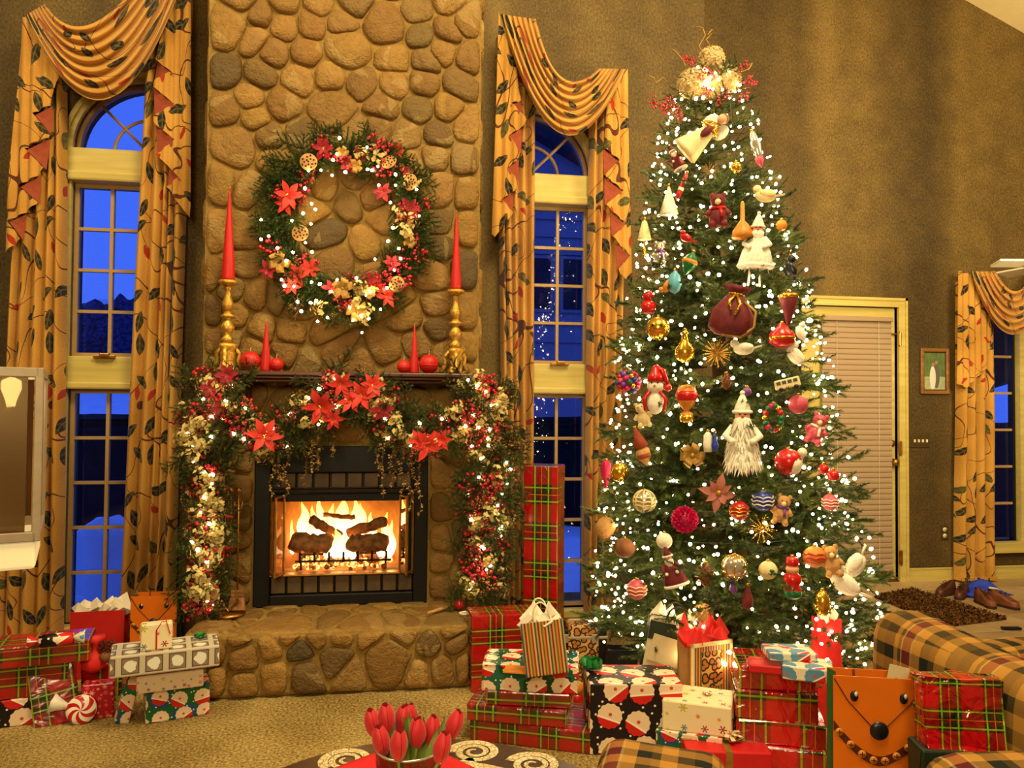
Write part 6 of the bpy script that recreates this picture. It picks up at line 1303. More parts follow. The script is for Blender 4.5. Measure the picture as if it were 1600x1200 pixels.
# ------------------------------------------------------------------ gifts
def gift_w(label, mat, P, size, rz=0, tilt=(0, 0), name='wrapped_gift', jit=.0, bow=None, ribbon=None):
    w, d, h = size; t = thing(name, label, 'gift', P); t.rotation_euler = (math.radians(tilt[0]), math.radians(tilt[1]), math.radians(rz)); mt = M[mat] if isinstance(mat, str) else mat
    s = MB(); s.rbox((-w/2, 0, 0), (w/2, d, h), .006, 2, cuts=1 if jit else 0, jit=jit); s.build('wrapped_box', mt, t)
    for sx in (-1, 1):                         # folded paper ends
        s = MB(); x = sx*w/2; e = sx*.0022; s.add([(x+e, .006, h-.006), (x+e, d-.006, h-.006), (x+e*1.6, d*.62, h*.42), (x+e*1.6, d*.38, h*.42), (x, .006, h-.006), (x, d-.006, h-.006), (x, d*.62, h*.42), (x, d*.38, h*.42)], [(0,1,2,3) if sx > 0 else (3,2,1,0), (0,3,7,4), (1,5,6,2), (3,2,6,7)]); s.build('end_fold', mt, t)
    s = MB(); s.box((-w/2+.006, d*.62, h), (w/2-.006, d*.625, h+.0012)); s.build('paper_seam', mt, t)
    if ribbon:
        s = MB(); b = .012
        for lo, hi in (((-b, -.0015, -.0), (b, 0, h)), ((-b, d, 0), (b, d+.0015, h)), ((-b, -.0015, h), (b, d+.0015, h+.0015)), ((-w/2-.0015, d/2-b, h), (w/2+.0015, d/2+b, h+.002)), ((-w/2-.0015, d/2-b, 0), (-w/2, d/2+b, h)), ((w/2, d/2-b, 0), (w/2+.0015, d/2+b, h))): s.box(lo, hi)
        s.build('ribbon', M[ribbon], t)
    if bow:
        mname, bx_, by_, br = bow; k = MB(); k.ball((bx_, by_, h+br*.4), br*.25, 8, 6); kb = k.build('bow', M[mname], t, True)
        for i in range(14):
            a = i*2.4; el = .25+.6*(i/14); d3 = Vector((math.cos(a)*math.cos(el), math.sin(a)*math.cos(el), math.sin(el))); n3 = Vector((-math.sin(a), math.cos(a), 0)); c0 = Vector((bx_, by_, h+.004)); l = MB()
            pts = [c0, c0+d3*br*.6+Vector((0, 0, br*.25)), c0+d3*br, c0+d3*br*.6-Vector((0, 0, br*.12)), c0]; l.add([p+n3*br*.16*s_ for p in pts for s_ in (-1, 1)], [(2*j, 2*j+1, 2*j+3, 2*j+2) for j in range(4)]); l.build('bow_loop', M[mname], kb)
    return t
def gift(label, mat, px, py, z0, size, rz=0, **kw): return gift_w(label, mat, atz(px, py, z0), size, rz, **kw)
def tissue(t, w, d, h, mat, hgt=.07, n=9, seed=1):
    qq = random.Random(seed)
    for k in range(n):
        s = MB(); c = Vector((qq.uniform(-.38, .38)*w, d*qq.uniform(.25, .75), h-.02)); a = qq.uniform(0, 6); r = w*qq.uniform(.16, .26); tip = c+Vector((math.cos(a)*r*.5, math.sin(a)*d*.3, hgt*qq.uniform(.7, 1.3))); m_ = 7
        ring = [c+Vector((math.cos(a+i*2*PI/m_)*r*qq.uniform(.7, 1.2), math.sin(a+i*2*PI/m_)*min(r, d*.4)*qq.uniform(.7, 1.2), hgt*qq.uniform(.0, .5))) for i in range(m_)]
        s.add([c-Vector((0, 0, .03))]+ring+[tip], [(0, 1+(i+1) % m_, 1+i) for i in range(m_)]+[(1+i, 1+(i+1) % m_, m_+1) for i in range(m_)]); s.build('tissue_paper', M[mat], t)
def bag_w(label, mat, P, size, rz=0, tilt=(0, 0), tis=None, handle='white', side=None, name='gift_bag', rope=.003, th=.07):
    w, d, h = size; t = thing(name, label, 'gift bag', P); t.rotation_euler = (math.radians(tilt[0]), math.radians(tilt[1]), math.radians(rz)); mt = M[mat]; ms = M[side] if side else mt; e = .004
    s = MB(); s.box((-w/2, 0, 0), (w/2, e, h)); s.build('front_panel', mt, t); s = MB(); s.box((-w/2, d-e, 0), (w/2, d, h)); s.build('back_panel', mt, t)
    for sx in (-1, 1):
        s = MB(); x = sx*w/2; g = sx*-.018; s.add([(x, 0, 0), (x, d, 0), (x, d, h), (x, 0, h), (x+g, d/2, h), (x, d/2, 0)], [(0, 5, 4, 3), (5, 1, 2, 4)]); s.build('gusset', ms, t)
    s = MB(); s.box((-w/2, 0, 0), (w/2, d, e)); s.build('bag_bottom', mt, t)
    if handle:
        for y in (e+.002, d-e-.002): s = MB(); s.tube([(w*.2*math.cos(a)*-1, y, h-.02+th*math.sin(a)**.8+.02) for a in [PI*i/12 for i in range(13)]], rope, 6); s.build('handle', M[handle], t, True)
    if tis: tissue(t, w, d, h, tis, seed=int(w*999))
    return t
def bag(label, mat, px, py, z0, size, rz=0, **kw): return bag_w(label, mat, atz(px, py, z0), size, rz, **kw)
def reindeer(t, w, h):
    # printed reindeer face: flap lines, eyes, round nose and a belt of bells, all measured down from the bag's top edge
    ze, zn, zb0, zb1 = h-.22*w, h-.60*w, h-.95*w, h-.56*w
    for sx in (-1, 1):
        s = MB(); s.ball((sx*w*.27, -.002, ze), w*.058, 10, 8, sc=(.8, .3, 1.1)); ey = s.build('eye', M['blackp'], t, True); s = MB(); s.ball((sx*w*.27+w*.015, -w*.017, ze+w*.025), w*.026, 7, 5, sc=(.8, .5, 1.2)); s.build('eye_glint', M['whiteplastic'], ey, True)
        s = MB(); s.tube([(sx*w*.49, -.001, h-.03*w), (sx*w*.34, -.001, h-.28*w), (sx*w*.06, -.001, zn+.02*w)], .0018, 4); s.build('flap_line', M['bagbrown'], t)
    s = MB(); s.ball((0, -.004, zn), w*.105, 16, 10, sc=(1, .35, 1)); s.build('nose', M['blackp'], t, True)
    P = [(-w*.5+w*i/16, zb0+(zb1-zb0)*(abs(i-8)/8)**1.7) for i in range(17)]; s = MB()
    s.add([(x, -.0018, z+o) for x, z in P for o in (-w*.055, w*.055)], [(2*i, 2*i+2, 2*i+3, 2*i+1) for i in range(16)]); bt = s.build('belt', M['bagbrown'], t)
    for i in (1, 3, 5, 7, 9, 11, 13, 15): x, z = P[i]; s = MB(); s.lathe([(w*.045, 0), (w*.045, .002), (0, .0035)], 12); s.xf(T(x, -.0018, z) @ RX(90)); s.build('bell', M['orange'], bt, True); s = MB(); s.box((x-w*.028, -.0062, z-w*.005), (x+w*.028, -.005, z+w*.005)); s.box((x-w*.005, -.0062, z-w*.028), (x+w*.005, -.005, z+w*.028)); s.build('bell_slot', M['bagbrown'], bt)
    for dx, dz in ((.26, 1.12), (.36, 1.17), (.3, 1.23)): s = MB(); s.ball((w*dx, -.002, h-w*dz), w*.07, 8, 5, sc=(1, .15, .8)); s.build('holly_leaf', M['green'], t, True)
    s = MB(); s.ball((w*.26, -.004, h-w*1.05), w*.03, 7, 5, sc=(1, .4, 1)); s.build('holly_berry', M['red'], t, True)
# --- pile at the left
gift('santa paper gift with white confetti box on top, right of the left pile', 'santa_green', 278, 1124, 0, (.245, .2, .14), 18)
gift('white confetti print gift under the beige penguin gift', 'flakes_white', 266, 1079, .14, (.25, .19, .072), 14); gift('thin red gift between the beige gift and the confetti gift', 'plainred', 240, 1054, .212, (.14, .16, .022), 14)
gift('long beige penguin print gift with green bow on top', 'beige_sq', 259, 1051, .234, (.40, .19, .085), 15, bow=('ribbon_green', .13, .12, .032))
t = gift('small cream pouch gift with a red ribbon in front of the orange bag', 'flakes_cream', 244, 1016, .32, (.115, .05, .105), 15); s = MB(); s.box((-.003, -.002, 0), (.003, 0, .08)); s.tube([(0, -.003, .08), (.03, -.004, .13), (.05, -.004, .06)], .002, 4); s.build('red_ribbon', M['red'], t)
bag('plain red gift bag with white tissue in front of the left window', 'red_bag', 150, 1060, 0, (.235, .1, .315), 4, tis='tissue_w', handle=None)
t = bag('small orange reindeer face gift bag at the left of the hearth', 'orange_bag', 238, 1066, 0, (.205, .09, .40), 0, handle='bagbrown', side='green', th=-.06); reindeer(t, .205, .40)
gift('black santa print gift on the carpet at the lower left corner', 'santa_black', 20, 1136, 0, (.32, .26, .11), 12); gift('long tartan foil gift in the middle of the far left stack', M['tart'][1], 8, 1094, .11, (.44, .24, .13), 12); gift('long tartan foil gift on top of the far left stack', M['tart'][2], 38, 1043, .24, (.46, .2, .085), 12)
t = thing('gift_cracker', 'rolled santa print cracker lying on the far left stack', 'gift cracker', atz(85, 1012, .327)+Vector((0, .02, .026)), math.radians(14)); s = MB(); s.lathe([(.024, -.06), (.026, 0), (.024, .06)], 14); s.xf(RY(90)); s.build('paper_roll', M['santa_black'], t, True)
for sx in (-1, 1): s = MB(); s.lathe([(.008, .06), (.02, .085), (.026, .1)], 12, lobes=6, lob=.15); s.xf(RY(90*sx)); s.build('twisted_end', M['santa_white'], t, True)
gift('tartan foil gift leaning against the far left stack', M['tart'][0], 90, 1133, 0, (.165, .055, .27), 18, tilt=(-14, -9)); gift('small tartan gift standing behind the red sparkle gift', M['tart'][3], 158, 1100, 0, (.16, .1, .165), 10); gift('red sparkle paper gift behind the peppermint candy', 'sparkle_red', 152, 1124, 0, (.12, .06, .145), 10); gift('narrow santa print gift leaning at the right of the left pile', 'santa_green', 190, 1131, 0, (.055, .055, .2), 20, tilt=(-8, 14))
pc = atz(125, 1133, 0); t = thing('peppermint_candy', 'giant red and white peppermint swirl candy on the carpet', 'candy decoration', pc+Vector((0, 0, .002))); t.rotation_euler = (math.radians(-12), 0, math.radians(8)); r = .056
for k in range(12):
    s = MB(); n = 8; vs_ = []; 
    for i in range(n+1): rr = r*i/n; a = 2*PI*k/12+1.1*(i/n)**1.2; b = a+2*PI/12; y = -.014*math.sqrt(max(0, 1-(i/n)**2.5)); vs_ += [(rr*math.cos(a), y, r+rr*math.sin(a)), (rr*math.cos((a+b)/2), y, r+rr*math.sin((a+b)/2)), (rr*math.cos(b), y, r+rr*math.sin(b))]
    s.add(vs_, [(3*i+j, 3*i+j+1, 3*i+j+4, 3*i+j+3) for i in range(n) for j in range(2)]); s.build('swirl', M['red'] if k % 2 else M['white'], t, True)
s = MB(); s.lathe([(r, 0), (r*1.02, .008), (r, .016), (r*.5, .024), (0, .026)], 24); s.xf(T(0, 0, r) @ RX(-90)); s.build('back', M['white'], t, True); s = MB(); s.lathe([(.01, 0), (.022, .035), (.034, .06)], 10, lobes=5, lob=.2); s.xf(T(-r*.92, .005, r*1.3) @ RY(-72)); s.build('wrapper_twist', M['white'], t, True)
t = thing('ornament_bundle', 'red cellophane bundle with a pinecone in front of the red bag', 'decoration', atz(143, 1052, .165)+Vector((0, .02, 0))); s = MB(); s.lathe([(.02, 0), (.046, .02), (.05, .05), (.035, .08), (.012, .095), (.03, .12), (.045, .15)], 16, lobes=8, lob=.07); s.build('cellophane_bag', M['tissue_r'], t, True); s = MB(); s.ball((.055, -.02, .07), .026, 10, 8); s.build('nut', M['brown'], t, True)
s = MB()
for k in range(40): a = k*2.4; z = .06+.05*k/40; s.ball((.055+.024*math.cos(a), -.01+.024*math.sin(a), z+.02), .008, 5, 4)
s.build('small_cones', M['copper'], t)
# --- pile at the right
gift('tall upright tartan gift standing before the right window', M['tart'][4], 843, 1022, 0, (.185, .19, .985), -24); gift('square tartan gift standing at the right end of the hearth', M['tart'][0], 792, 1079, 0, (.33, .17, .345), 3)
gift('wide tartan gift at the bottom of the stack behind the table', M['tart'][1], 827, 1168, 0, (.48, .28, .082), -24); gift('tartan gift second from the bottom behind the table', M['tart'][2], 806, 1132, .082, (.39, .25, .062), -20); gift('tartan gift third from the bottom under the teal foil gift', M['tart'][3], 824, 1105, .144, (.33, .22, .056), -16)
gift('crinkled teal santa foil gift under the striped bag', 'santa_foil', 828, 1082, .2, (.37, .21, .10), -14, jit=.004); s = MB(); c = atz(812, 1050, .302); s.box((-.055, -.04, 0), (.055, .04, .004)); o = s.build('gift_tag', M['orange'], None); o.location = c+Vector((0, .02, 0)); o.rotation_euler = (0, 0, -.3); tag(o, 'orange gift card lying beside the striped bag', 'card')
bag('striped paper gift bag with white handles on the teal foil gift', 'stripe_bag', 856, 1055, .302, (.16, .075, .20), -6, tilt=(0, -7), tis='tissue_w', handle='white')
gift('leopard print gift box behind the santa print gift', 'leopard', 912, 1066, 0, (.15, .1, .27), -5); s = MB(); c = atz(922, 1100, 0); bag('black paper gift bag in front of the tree at the left', 'blackp', 972, 1112, 0, (.13, .08, .26), -12, handle=None)
gift('large santa head print gift on the carpet before the tree', 'santa_black', 994, 1180, 0, (.35, .22, .265), -8)
t = thing('ribbon_pile', 'bunched green ribbon on the corner of the large santa gift', 'ribbon', atz(922, 1052, .268)+Vector((.02, .05, 0))); qq = random.Random(4)
GBOW = BOWL.copy(); GBOW.materials.clear(); GBOW.materials.append(M['ribbon_green'])
for k in range(9): o = link('ribbon_loop', GBOW, t); o.matrix_local = T(0, 0, .012+.002*k) @ RZ(40*k) @ RX(20*(k % 3)) @ SCL(.62)
t = bag('cream gift bag with green top and envelope under the tree', 'card', 1028, 1135, 0, (.21, .09, .42), -14, tilt=(0, 10), tis='tissue_w', handle='blackp', side='darkgreen', rope=.004); s = MB(); s.box((-.105, -.003, .345), (.105, -.001, .42)); s.build('green_band', M['darkgreen'], t); s = MB(); s.box((-.12, -.008, .25), (.03, -.004, .36)); s.xf(RY(6)); s.build('envelope', M['card'], t)
t = bag('patterned gift bag stuffed with red tissue under the tree', 'stripe_bag', 1112, 1152, 0, (.2, .09, .375), 14, tis='tissue_r', handle='gold_ribbon', side='cardboard', th=-.1); s = MB()
for a_, b_ in (((-.1, -.003, .36), (.1, 0, .375)), ((-.1, -.003, 0), (-.088, 0, .375)), ((.088, -.003, 0), (.1, 0, .375))): s.box(a_, b_)
s.build('cream_border', M['cream'], t); s = MB(); s.box((-.05, -.003, .2), (.05, -.001, .34)); s.build('printed_panel', M['leopard'], t)
tissue(t, .2, .09, .375, 'tissue_r', .1, 8, 5)
d0 = atd(1100, 985, 3.28); t = thing('doll', 'blonde doll standing behind the red tissue bag', 'doll', (d0.x, d0.y, .38)); s = MB(); s.ball((0, 0, d0.z-.38+.06), .034, 12, 9); hd = s.build('head', M['skin'], t, True); s = MB()
for k in range(70): f = 1-1.5*(k+.5)/70; a = k*2.4; v = Vector((math.sqrt(max(0, 1-f*f))*math.cos(a), math.sqrt(max(0, 1-f*f))*math.sin(a), f)); s.ball(Vector((0, .008, d0.z-.38+.067))+v*.036, .010, 5, 4)
s.build('hair', M['tan'], hd, True); s = MB(); s.lathe([(.08, -.38), (.06, -.12), (.03, .0), (.02, .035)], 12, (0, 0, d0.z-.38)); s.build('dress', M['cream'], t, True); bx3 = gift_w('red gift box on which the blonde doll stands', 'plainred', (d0.x, d0.y-.08, 0), (.14, .16, .012), 0)
bag('red and white plush print bag behind the cream bag', 'santa_white', 1056, 1092, 0, (.17, .08, .40), 8, tis='tissue_r', handle='blackp')
gift('cream snowflake print gift in front of the santa head gift', 'flakes_cream', 1088, 1147, .105, (.25, .19, .11), -28, bow=('tissue_w', .03, .1, .022)); gift('green santa print gift under the cream snowflake gift', 'santa_green', 1076, 1192, 0, (.24, .19, .105), -26)
B0 = atz(1216, 1204, 0); zz = 0
for k, (h, dx, lab) in enumerate(((.078, 0, 'bottom red tartan foil gift of the tall stack'), (.085, .02, 'second red tartan foil gift from the bottom of the tall stack'), (.102, .01, 'third red tartan foil gift from the bottom of the tall stack'), (.075, .02, 'topmost red tartan foil gift of the tall stack'))):
    gift_w(lab, 'tart_red', (B0.x+dx, B0.y+.015*k, zz), (.33-.02*k, .26, h), -24+2*k, jit=.003); zz += h
gift('small plain red gift on the tall tartan stack', 'plainred', 1200, 1054, zz, (.13, .1, .032), -24); gift('flat white santa print gift on the tall tartan stack', 'santa_white', 1262, 1066, zz, (.17, .13, .05), -28); gift('flat white print gift topmost on the tall tartan stack', 'santa_white', 1240, 1034, zz+.05, (.17, .12, .03), -12)
gift('open brown cardboard box under the right of the tree', 'cardboard', 1222, 1092, 0, (.26, .2, .37), -4, name='cardboard_box'); bag('slim red snowman print bag under the right of the tree', 'tissue_r', 1297, 1138, 0, (.1, .06, .44), -6, handle=None, tis='tissue_w'); gift('flat white gift leaning behind the tall tartan stack', 'flakes_white', 1275, 1110, 0, (.2, .1, .33), -10)
t = bag('large orange reindeer face gift bag in front of the plaid armchair', 'orange_bag', 1374, 1303, 0, (.268, .08, .475), -17, handle='bagbrown', side='green', th=-.08, rope=.004); reindeer(t, .268, .475); s = MB(); s.box((.03, .012, .45), (.09, .014, .51)); s.xf(T(.06, 0, .48) @ RY(12) @ T(-.06, 0, -.48)); s.build('gift_tag', M['card'], t)
gift('red gift with gold ribbon and star bow beside the plaid ottoman', 'plainred', 1140, 1213, 0, (.3, .2, .085), -12, ribbon='gold_ribbon', bow=('cream', .02, .09, .05))

c = atd(915, 990, 3.62); t = thing('plastic_case', 'dark grey plastic case by the curtain behind the leopard gift', 'case', (c.x, c.y+.14, 0), math.radians(-6)); s = MB(); s.rbox((-.13, -.06, 0), (.13, .06, c.z), .012); s.build('case_body', M['black'], t); s = MB(); s.rbox((-.135, -.065, c.z-.05), (.135, .065, c.z-.035), .004); s.build('lid_seam', M['greymetal'], t); s = MB(); s.tube([(-.05, 0, c.z-.003), (-.045, 0, c.z+.025), (.045, 0, c.z+.025), (.05, 0, c.z-.003)], .007, 8); s.build('case_handle', M['greymetal'], t, True)
for dx in (-.07, .07): s = MB(); s.rbox((dx-.015, -.068, c.z-.065), (dx+.015, -.06, c.z-.025), .003); s.build('latch', M['greymetal'], t)
c = atz(903, 1103, 0); t = thing('toy_figure', 'small yellow and red toy between the tartan stack and santa gift', 'toy', c+Vector((0, .02, .0))); s = MB(); s.lathe([(.03, 0), (.032, .03), (.026, .05)], 14); s.build('toy_base', M['red'], t, True); s = MB(); s.lathe([(.027, .05), (.03, .07), (.022, .095), (0, .1)], 14); s.build('toy_top', M['orange'], t, True)
# ------------------------------------------------------------------ plaid armchair and ottoman
m = Mat('plaid_upholstery', .85, spec=.15); u, v, _ = m.xyz(m.coord('UV')); G, O, D, R, W = srgb(184, 132, 56), srgb(88, 66, 30), srgb(18, 30, 25), srgb(124, 26, 38), srgb(190, 160, 106)
st = [(0, G), (.14, O), (.28, D), (.42, G), (.48, O), (.52, W), (.54, R), (.66, W), (.68, G), (.80, D), (.92, O)]
c = m.mix(.5, m.ramp((u/.3).fract(), st, True), m.ramp((v/.17).fract(), [(0, G), (.25, O), (.5, G), (.75, D)], True)); n_ = m.noise(m.coord('UV'), 220, 2); c = m.mix(n_*.25, c, srgb(60, 40, 20)); m.color(c); m.bump(n_, .15, .003); M['plaid'] = m.m
def cushion(a, b, bev, seg=4, wob=.006, seed=1):
    s = MB(); s.rbox(a, b, bev, seg, cuts=2); qq = random.Random(seed); ph = [qq.uniform(0, 6) for _ in range(4)]
    for i, p in enumerate(s.v): s.v[i] = p+Vector((math.sin(9*p.y+ph[0]), math.sin(8*p.x+ph[1]), math.sin(10*p.x+7*p.y+ph[2])))*wob
    return s
zb = .60; pA, pB = atz(1362, 952, zb), atz(1625, 1052, zb); e = (pB-pA); e.z = 0; ln = e.length; rzc = math.atan2(e.y, e.x)
t = thing('armchair', 'plaid upholstered armchair at the lower right corner', 'armchair', (pA.x, pA.y, 0), rzc)
s = cushion((-.02, -.02, .12), (1.12, .20, zb), .085, seed=2)
for i, p in enumerate(s.v):
    if p.z > .4: s.v[i] = p+Vector((0, 0, -.06*max(0, (p.x-.05))*(1 if p.x > .1 else 0)))+Vector((0, .05*(p.z-.4), 0))
s.build('backrest', M['plaid'], t, True)
s = cushion((.02, .2, .22), (.9, .75, .36), .05, seed=3); s.build('seat_cushion', M['plaid'], t, True); s = MB(); s.rbox((-.01, .0, .08), (1.1, .76, .24), .02); s.build('chair_base', M['plaid'], t)
for x0_ in (-.02, .92): s = cushion((x0_, .15, .15), (x0_+.2, .74, .48), .07, seed=4); s.build('armrest', M['plaid'], t, True)
for (x, y) in ((.05, .05), (.05, .7), (1.05, .05), (1.05, .7)): s = MB(); s.lathe([(.016, 0), (.024, .1)], 10, (x, y, 0)); s.build('leg', M['darkwood'], t, True)
bs = atz(1506, 1175, .36); gift_w('dark green gift box under the crinkled tartan gift', 'darkgreen', (bs.x, bs.y, 0), (.22, .1, .36), -14)
zs = .362; pg = atz(1512, 1172, zs); gift_w('crinkled tartan foil gift between the orange bag and the plaid armchair', 'tart_crinkle', pg, (.215, .08, .19), -14, tilt=(-6, 0), jit=.006)
c2 = atz(1580, 1190, .46); t = thing('ottoman', 'large rounded plaid ottoman cut off by the lower right corner', 'ottoman', (c2.x, c2.y, 0), math.radians(-10)); s = cushion((-.2, -.25, .14), (.2, .12, .46), .09, seed=8); s.build('ottoman_cushion', M['plaid'], t, True)
for (x, y) in ((-.15, -.2), (.15, -.2), (-.15, .07), (.15, .07)): s = MB(); s.lathe([(.014, 0), (.02, .15)], 8, (x, y, 0)); s.build('leg', M['darkwood'], t, True)
oc = atz(1034, 1178, .41); t = thing('ottoman', 'small plaid ottoman among the gifts at the bottom edge', 'ottoman', (oc.x, oc.y, 0), math.radians(-24)); s = cushion((-.16, -.2, .16), (.17, .11, .41), .06, seed=6); s.build('ottoman_cushion', M['plaid'], t, True)
s = MB(); s.rbox((-.15, -.19, .06), (.16, .1, .17), .015); s.build('ottoman_base', M['plaid'], t)
for (x, y) in ((-.12, -.16), (.13, -.16), (-.12, .07), (.13, .07)): s = MB(); s.lathe([(.014, 0), (.02, .07)], 8, (x, y, 0)); s.build('leg', M['darkwood'], t, True)
# ------------------------------------------------------------------ coffee table with tulips
TZ = .45; far = atz(655, 1154, TZ); dirc = Vector((CAM.x-far.x, CAM.y-far.y, 0)).normalized(); TR = .47; tc = far+dirc*TR
t = thing('coffee_table', 'round coffee table with cream scroll mosaic border', 'table', (tc.x, tc.y, 0)); M['tabledark'] = plain('dark_mosaic', srgb(70, 48, 30), .35, var=.3, scale=70)
m = Mat('cream_mosaic', .35); d, col, pos = m.voro(m.coord('Object'), 70, 1.0, '3D'); cr, cg, cb = m.xyz(col); n_ = m.node('ShaderNodeTexVoronoi'); n_.feature = 'DISTANCE_TO_EDGE'; n_.inputs['Scale'].default_value = 70; m.put(n_.inputs['Vector'], m.coord('Object')); ed = E(m.nt, n_.outputs['Distance']); m.color(m.mix(ed < .06, m.mix(cr, srgb(206, 182, 130), srgb(232, 212, 166)), srgb(150, 124, 84))); M['creammosaic'] = m.m
s = MB(); s.lathe([(.0, TZ-.03), (TR-.01, TZ-.03), (TR, TZ-.022), (TR, TZ-.004), (TR-.004, TZ), (0, TZ)], 72); s.build('table_top', M['tabledark'], t, True)
s = MB(); s.lathe([(.0, TZ+.0003), (TR*.74, TZ+.0003), (TR*.74, TZ+.0015), (0, TZ+.0015)][::1], 60); s.build('mosaic_centre', M['creammosaic'], t)
NS = 16
for k in range(NS):
    a0 = 2*PI*k/NS; s = MB(); L = []; Rr = []
    for i in range(41):
        f = i/40; th = 4.6*PI*f; r = .012+.052*f; w = .005+.011*f; x, y = r*math.cos(th), r*math.sin(th); L.append(((r-w)*math.cos(th), (r-w)*math.sin(th))); Rr.append(((r+w*.5)*math.cos(th), (r+w*.5)*math.sin(th)))
    c0 = Vector((TR*.86*math.cos(a0), TR*.86*math.sin(a0), TZ+.0006)); R3 = Matrix.Rotation(a0, 3, 'Z'); s.add([c0+R3 @ Vector((p[0], p[1], 0)) for ab in zip(L, Rr) for p in ab], [(2*i, 2*i+1, 2*i+3, 2*i+2) for i in range(40)])
    pts = [(TR*(.80-.1*math.sin(PI*i/8)**.7)+.0*i, a0+2*PI/NS*(i/8)) for i in range(9)]
    s.add([Vector((r_*math.cos(a), r_*math.sin(a), TZ+.0006)) for r_, a in pts for r_ in (r_, TR*.73)], [(2*i, 2*i+1, 2*i+3, 2*i+2) for i in range(8)]); s.build('scroll_inlay', M['creammosaic'], t)
s = MB(); s.lathe([(.26, 0), (.26, .03), (.08, .06), (.05, .2), (.07, .36), (.2, TZ-.03)], 24); s.build('pedestal', M['darkwood'], t, True)
vc = atz(639, 1188, TZ+.1); vz = TZ+.004; vc = atd(639, 1178, 1.70); vc.z = TZ+.006
nc = atz(628, 1222, TZ); s = MB(); hw_ = .155
def nap(u, v): x, y = (u-.5)*2*hw_, (v-.5)*2*hw_; return Vector((x, y, .0022+.0025*(1+math.sin(14*x+9*y))*(abs(u-.5)+abs(v-.5))))
s.grid(nap, 16, 16); o = s.build('napkin', plain('red_linen', srgb(206, 24, 26), .8, var=.08, scale=60), None, True); o.location = (nc.x, nc.y, TZ+.002); o.rotation_euler = (0, 0, math.radians(36)); tag(o, 'red linen napkin under the tulip vase', 'napkin')
md = o.modifiers.new('thickness', 'SOLIDIFY'); md.thickness = .0015
t = thing('glass_vase', 'short clear glass vase holding the red tulips', 'vase', (vc.x, vc.y, TZ+.008)); m = Mat('vase_glass', .03); m.b.inputs['Transmission Weight'].default_value = 1.0; m.b.inputs['IOR'].default_value = 1.3; m.color((.95, .98, .95, 1)); M['vase'] = m_glass('vase_glass_thin', (.90, .93, .88, 1), .8)
VR, VH = .072, .105; s = MB(); s.lathe([(0, .0), (VR*.92, .0), (VR*.97, .004), (VR, VH), (VR*.96, VH), (VR*.92, .010), (0, .010)], 28); s.build('vase_wall', M['vase'], t, True); s = MB(); s.tube([(VR*.98*math.cos(a*PI/14), VR*.98*math.sin(a*PI/14), VH) for a in range(29)], .0025, 6); s.build('rim', M['silver'], t, True)
M['tulip'] = m_petal('tulip_petal', srgb(176, 14, 26), srgb(216, 40, 44)); M['stem'] = plain('tulip_stem', srgb(110, 130, 44), .5, var=.2)
tp = MB(); tp.grid(lambda u, v: Vector((.021*math.sin(PI*min(1, v*.80+.1))**.75*math.sin((u-.5)*1.9), -.019*math.sin(PI*min(1, v*.78+.1))**.6*math.cos((u-.5)*1.9)*(1.05-.15*v), .062*v-.004*(abs(u-.5)*2)**2*v)), 6, 9); TPET = tp.mesh('petal', M['tulip'], True)
lf = MB(); lf.grid(lambda u, v: Vector(((u-.5)*.026*math.sin(PI*min(1, v*.9+.1))**.8, .012*abs(u-.5)-.03*v*v, .15*v)), 4, 8); TLEAF = lf.mesh('leaf', M['stem'], True)
tul = ((588, 1150, 1.74, -14, 'red tulip at the far left of the vase'), (606, 1144, 1.70, -6, 'tall red tulip at the upper left of the bouquet'), (622, 1186, 1.62, -4, 'low red tulip at the front left of the vase'), (640, 1142, 1.80, -2, 'red tulip at the back of the bouquet'), (651, 1166, 1.68, 2, 'red tulip in the middle of the bouquet'), (672, 1162, 1.72, 8, 'red tulip right of the middle of the bouquet'), (703, 1152, 1.74, 20, 'red tulip leaning out at the far right of the vase'), (686, 1190, 1.64, 12, 'low red tulip at the front right of the vase'), (628, 1146, 1.77, -4, 'red tulip behind the left of the bouquet'), (600, 1178, 1.68, -12, 'half hidden red tulip at the left rim of the vase'))
for px, py, dp, ln_, lab in tul:
    b = atd(px, py, dp); t = thing('tulip', lab, 'tulip', (b.x, b.y, b.z), 0); t.rotation_euler = (0, math.radians(ln_), rnd.uniform(0, 6) if abs(ln_) < 5 else 0)
    for k in range(6): o = link('petal', TPET, t); o.matrix_local = RZ(60*k+(10 if k % 2 else 0)) @ SCL(1.0 if k % 2 else .92)
    root = Vector((vc.x+(b.x-vc.x)*.35, vc.y+(b.y-vc.y)*.35, TZ+.03)); Mi = (T(b) @ t.rotation_euler.to_matrix().to_4x4()).inverted(); s = MB(); p0, p1 = Vector((0, 0, 0)), Mi @ root; s.tube([p0, p0.lerp(p1, .35)+Vector((0, 0, -.01)), p0.lerp(p1, .7), p1], [.0035, .003, .003, .003], 6); s.build('stem', M['stem'], t, True)
    o = link('leaf', TLEAF, t); o.matrix_local = T(p0.lerp(p1, .8)) @ RZ(rnd.uniform(0, 360)) @ SCL(.8)
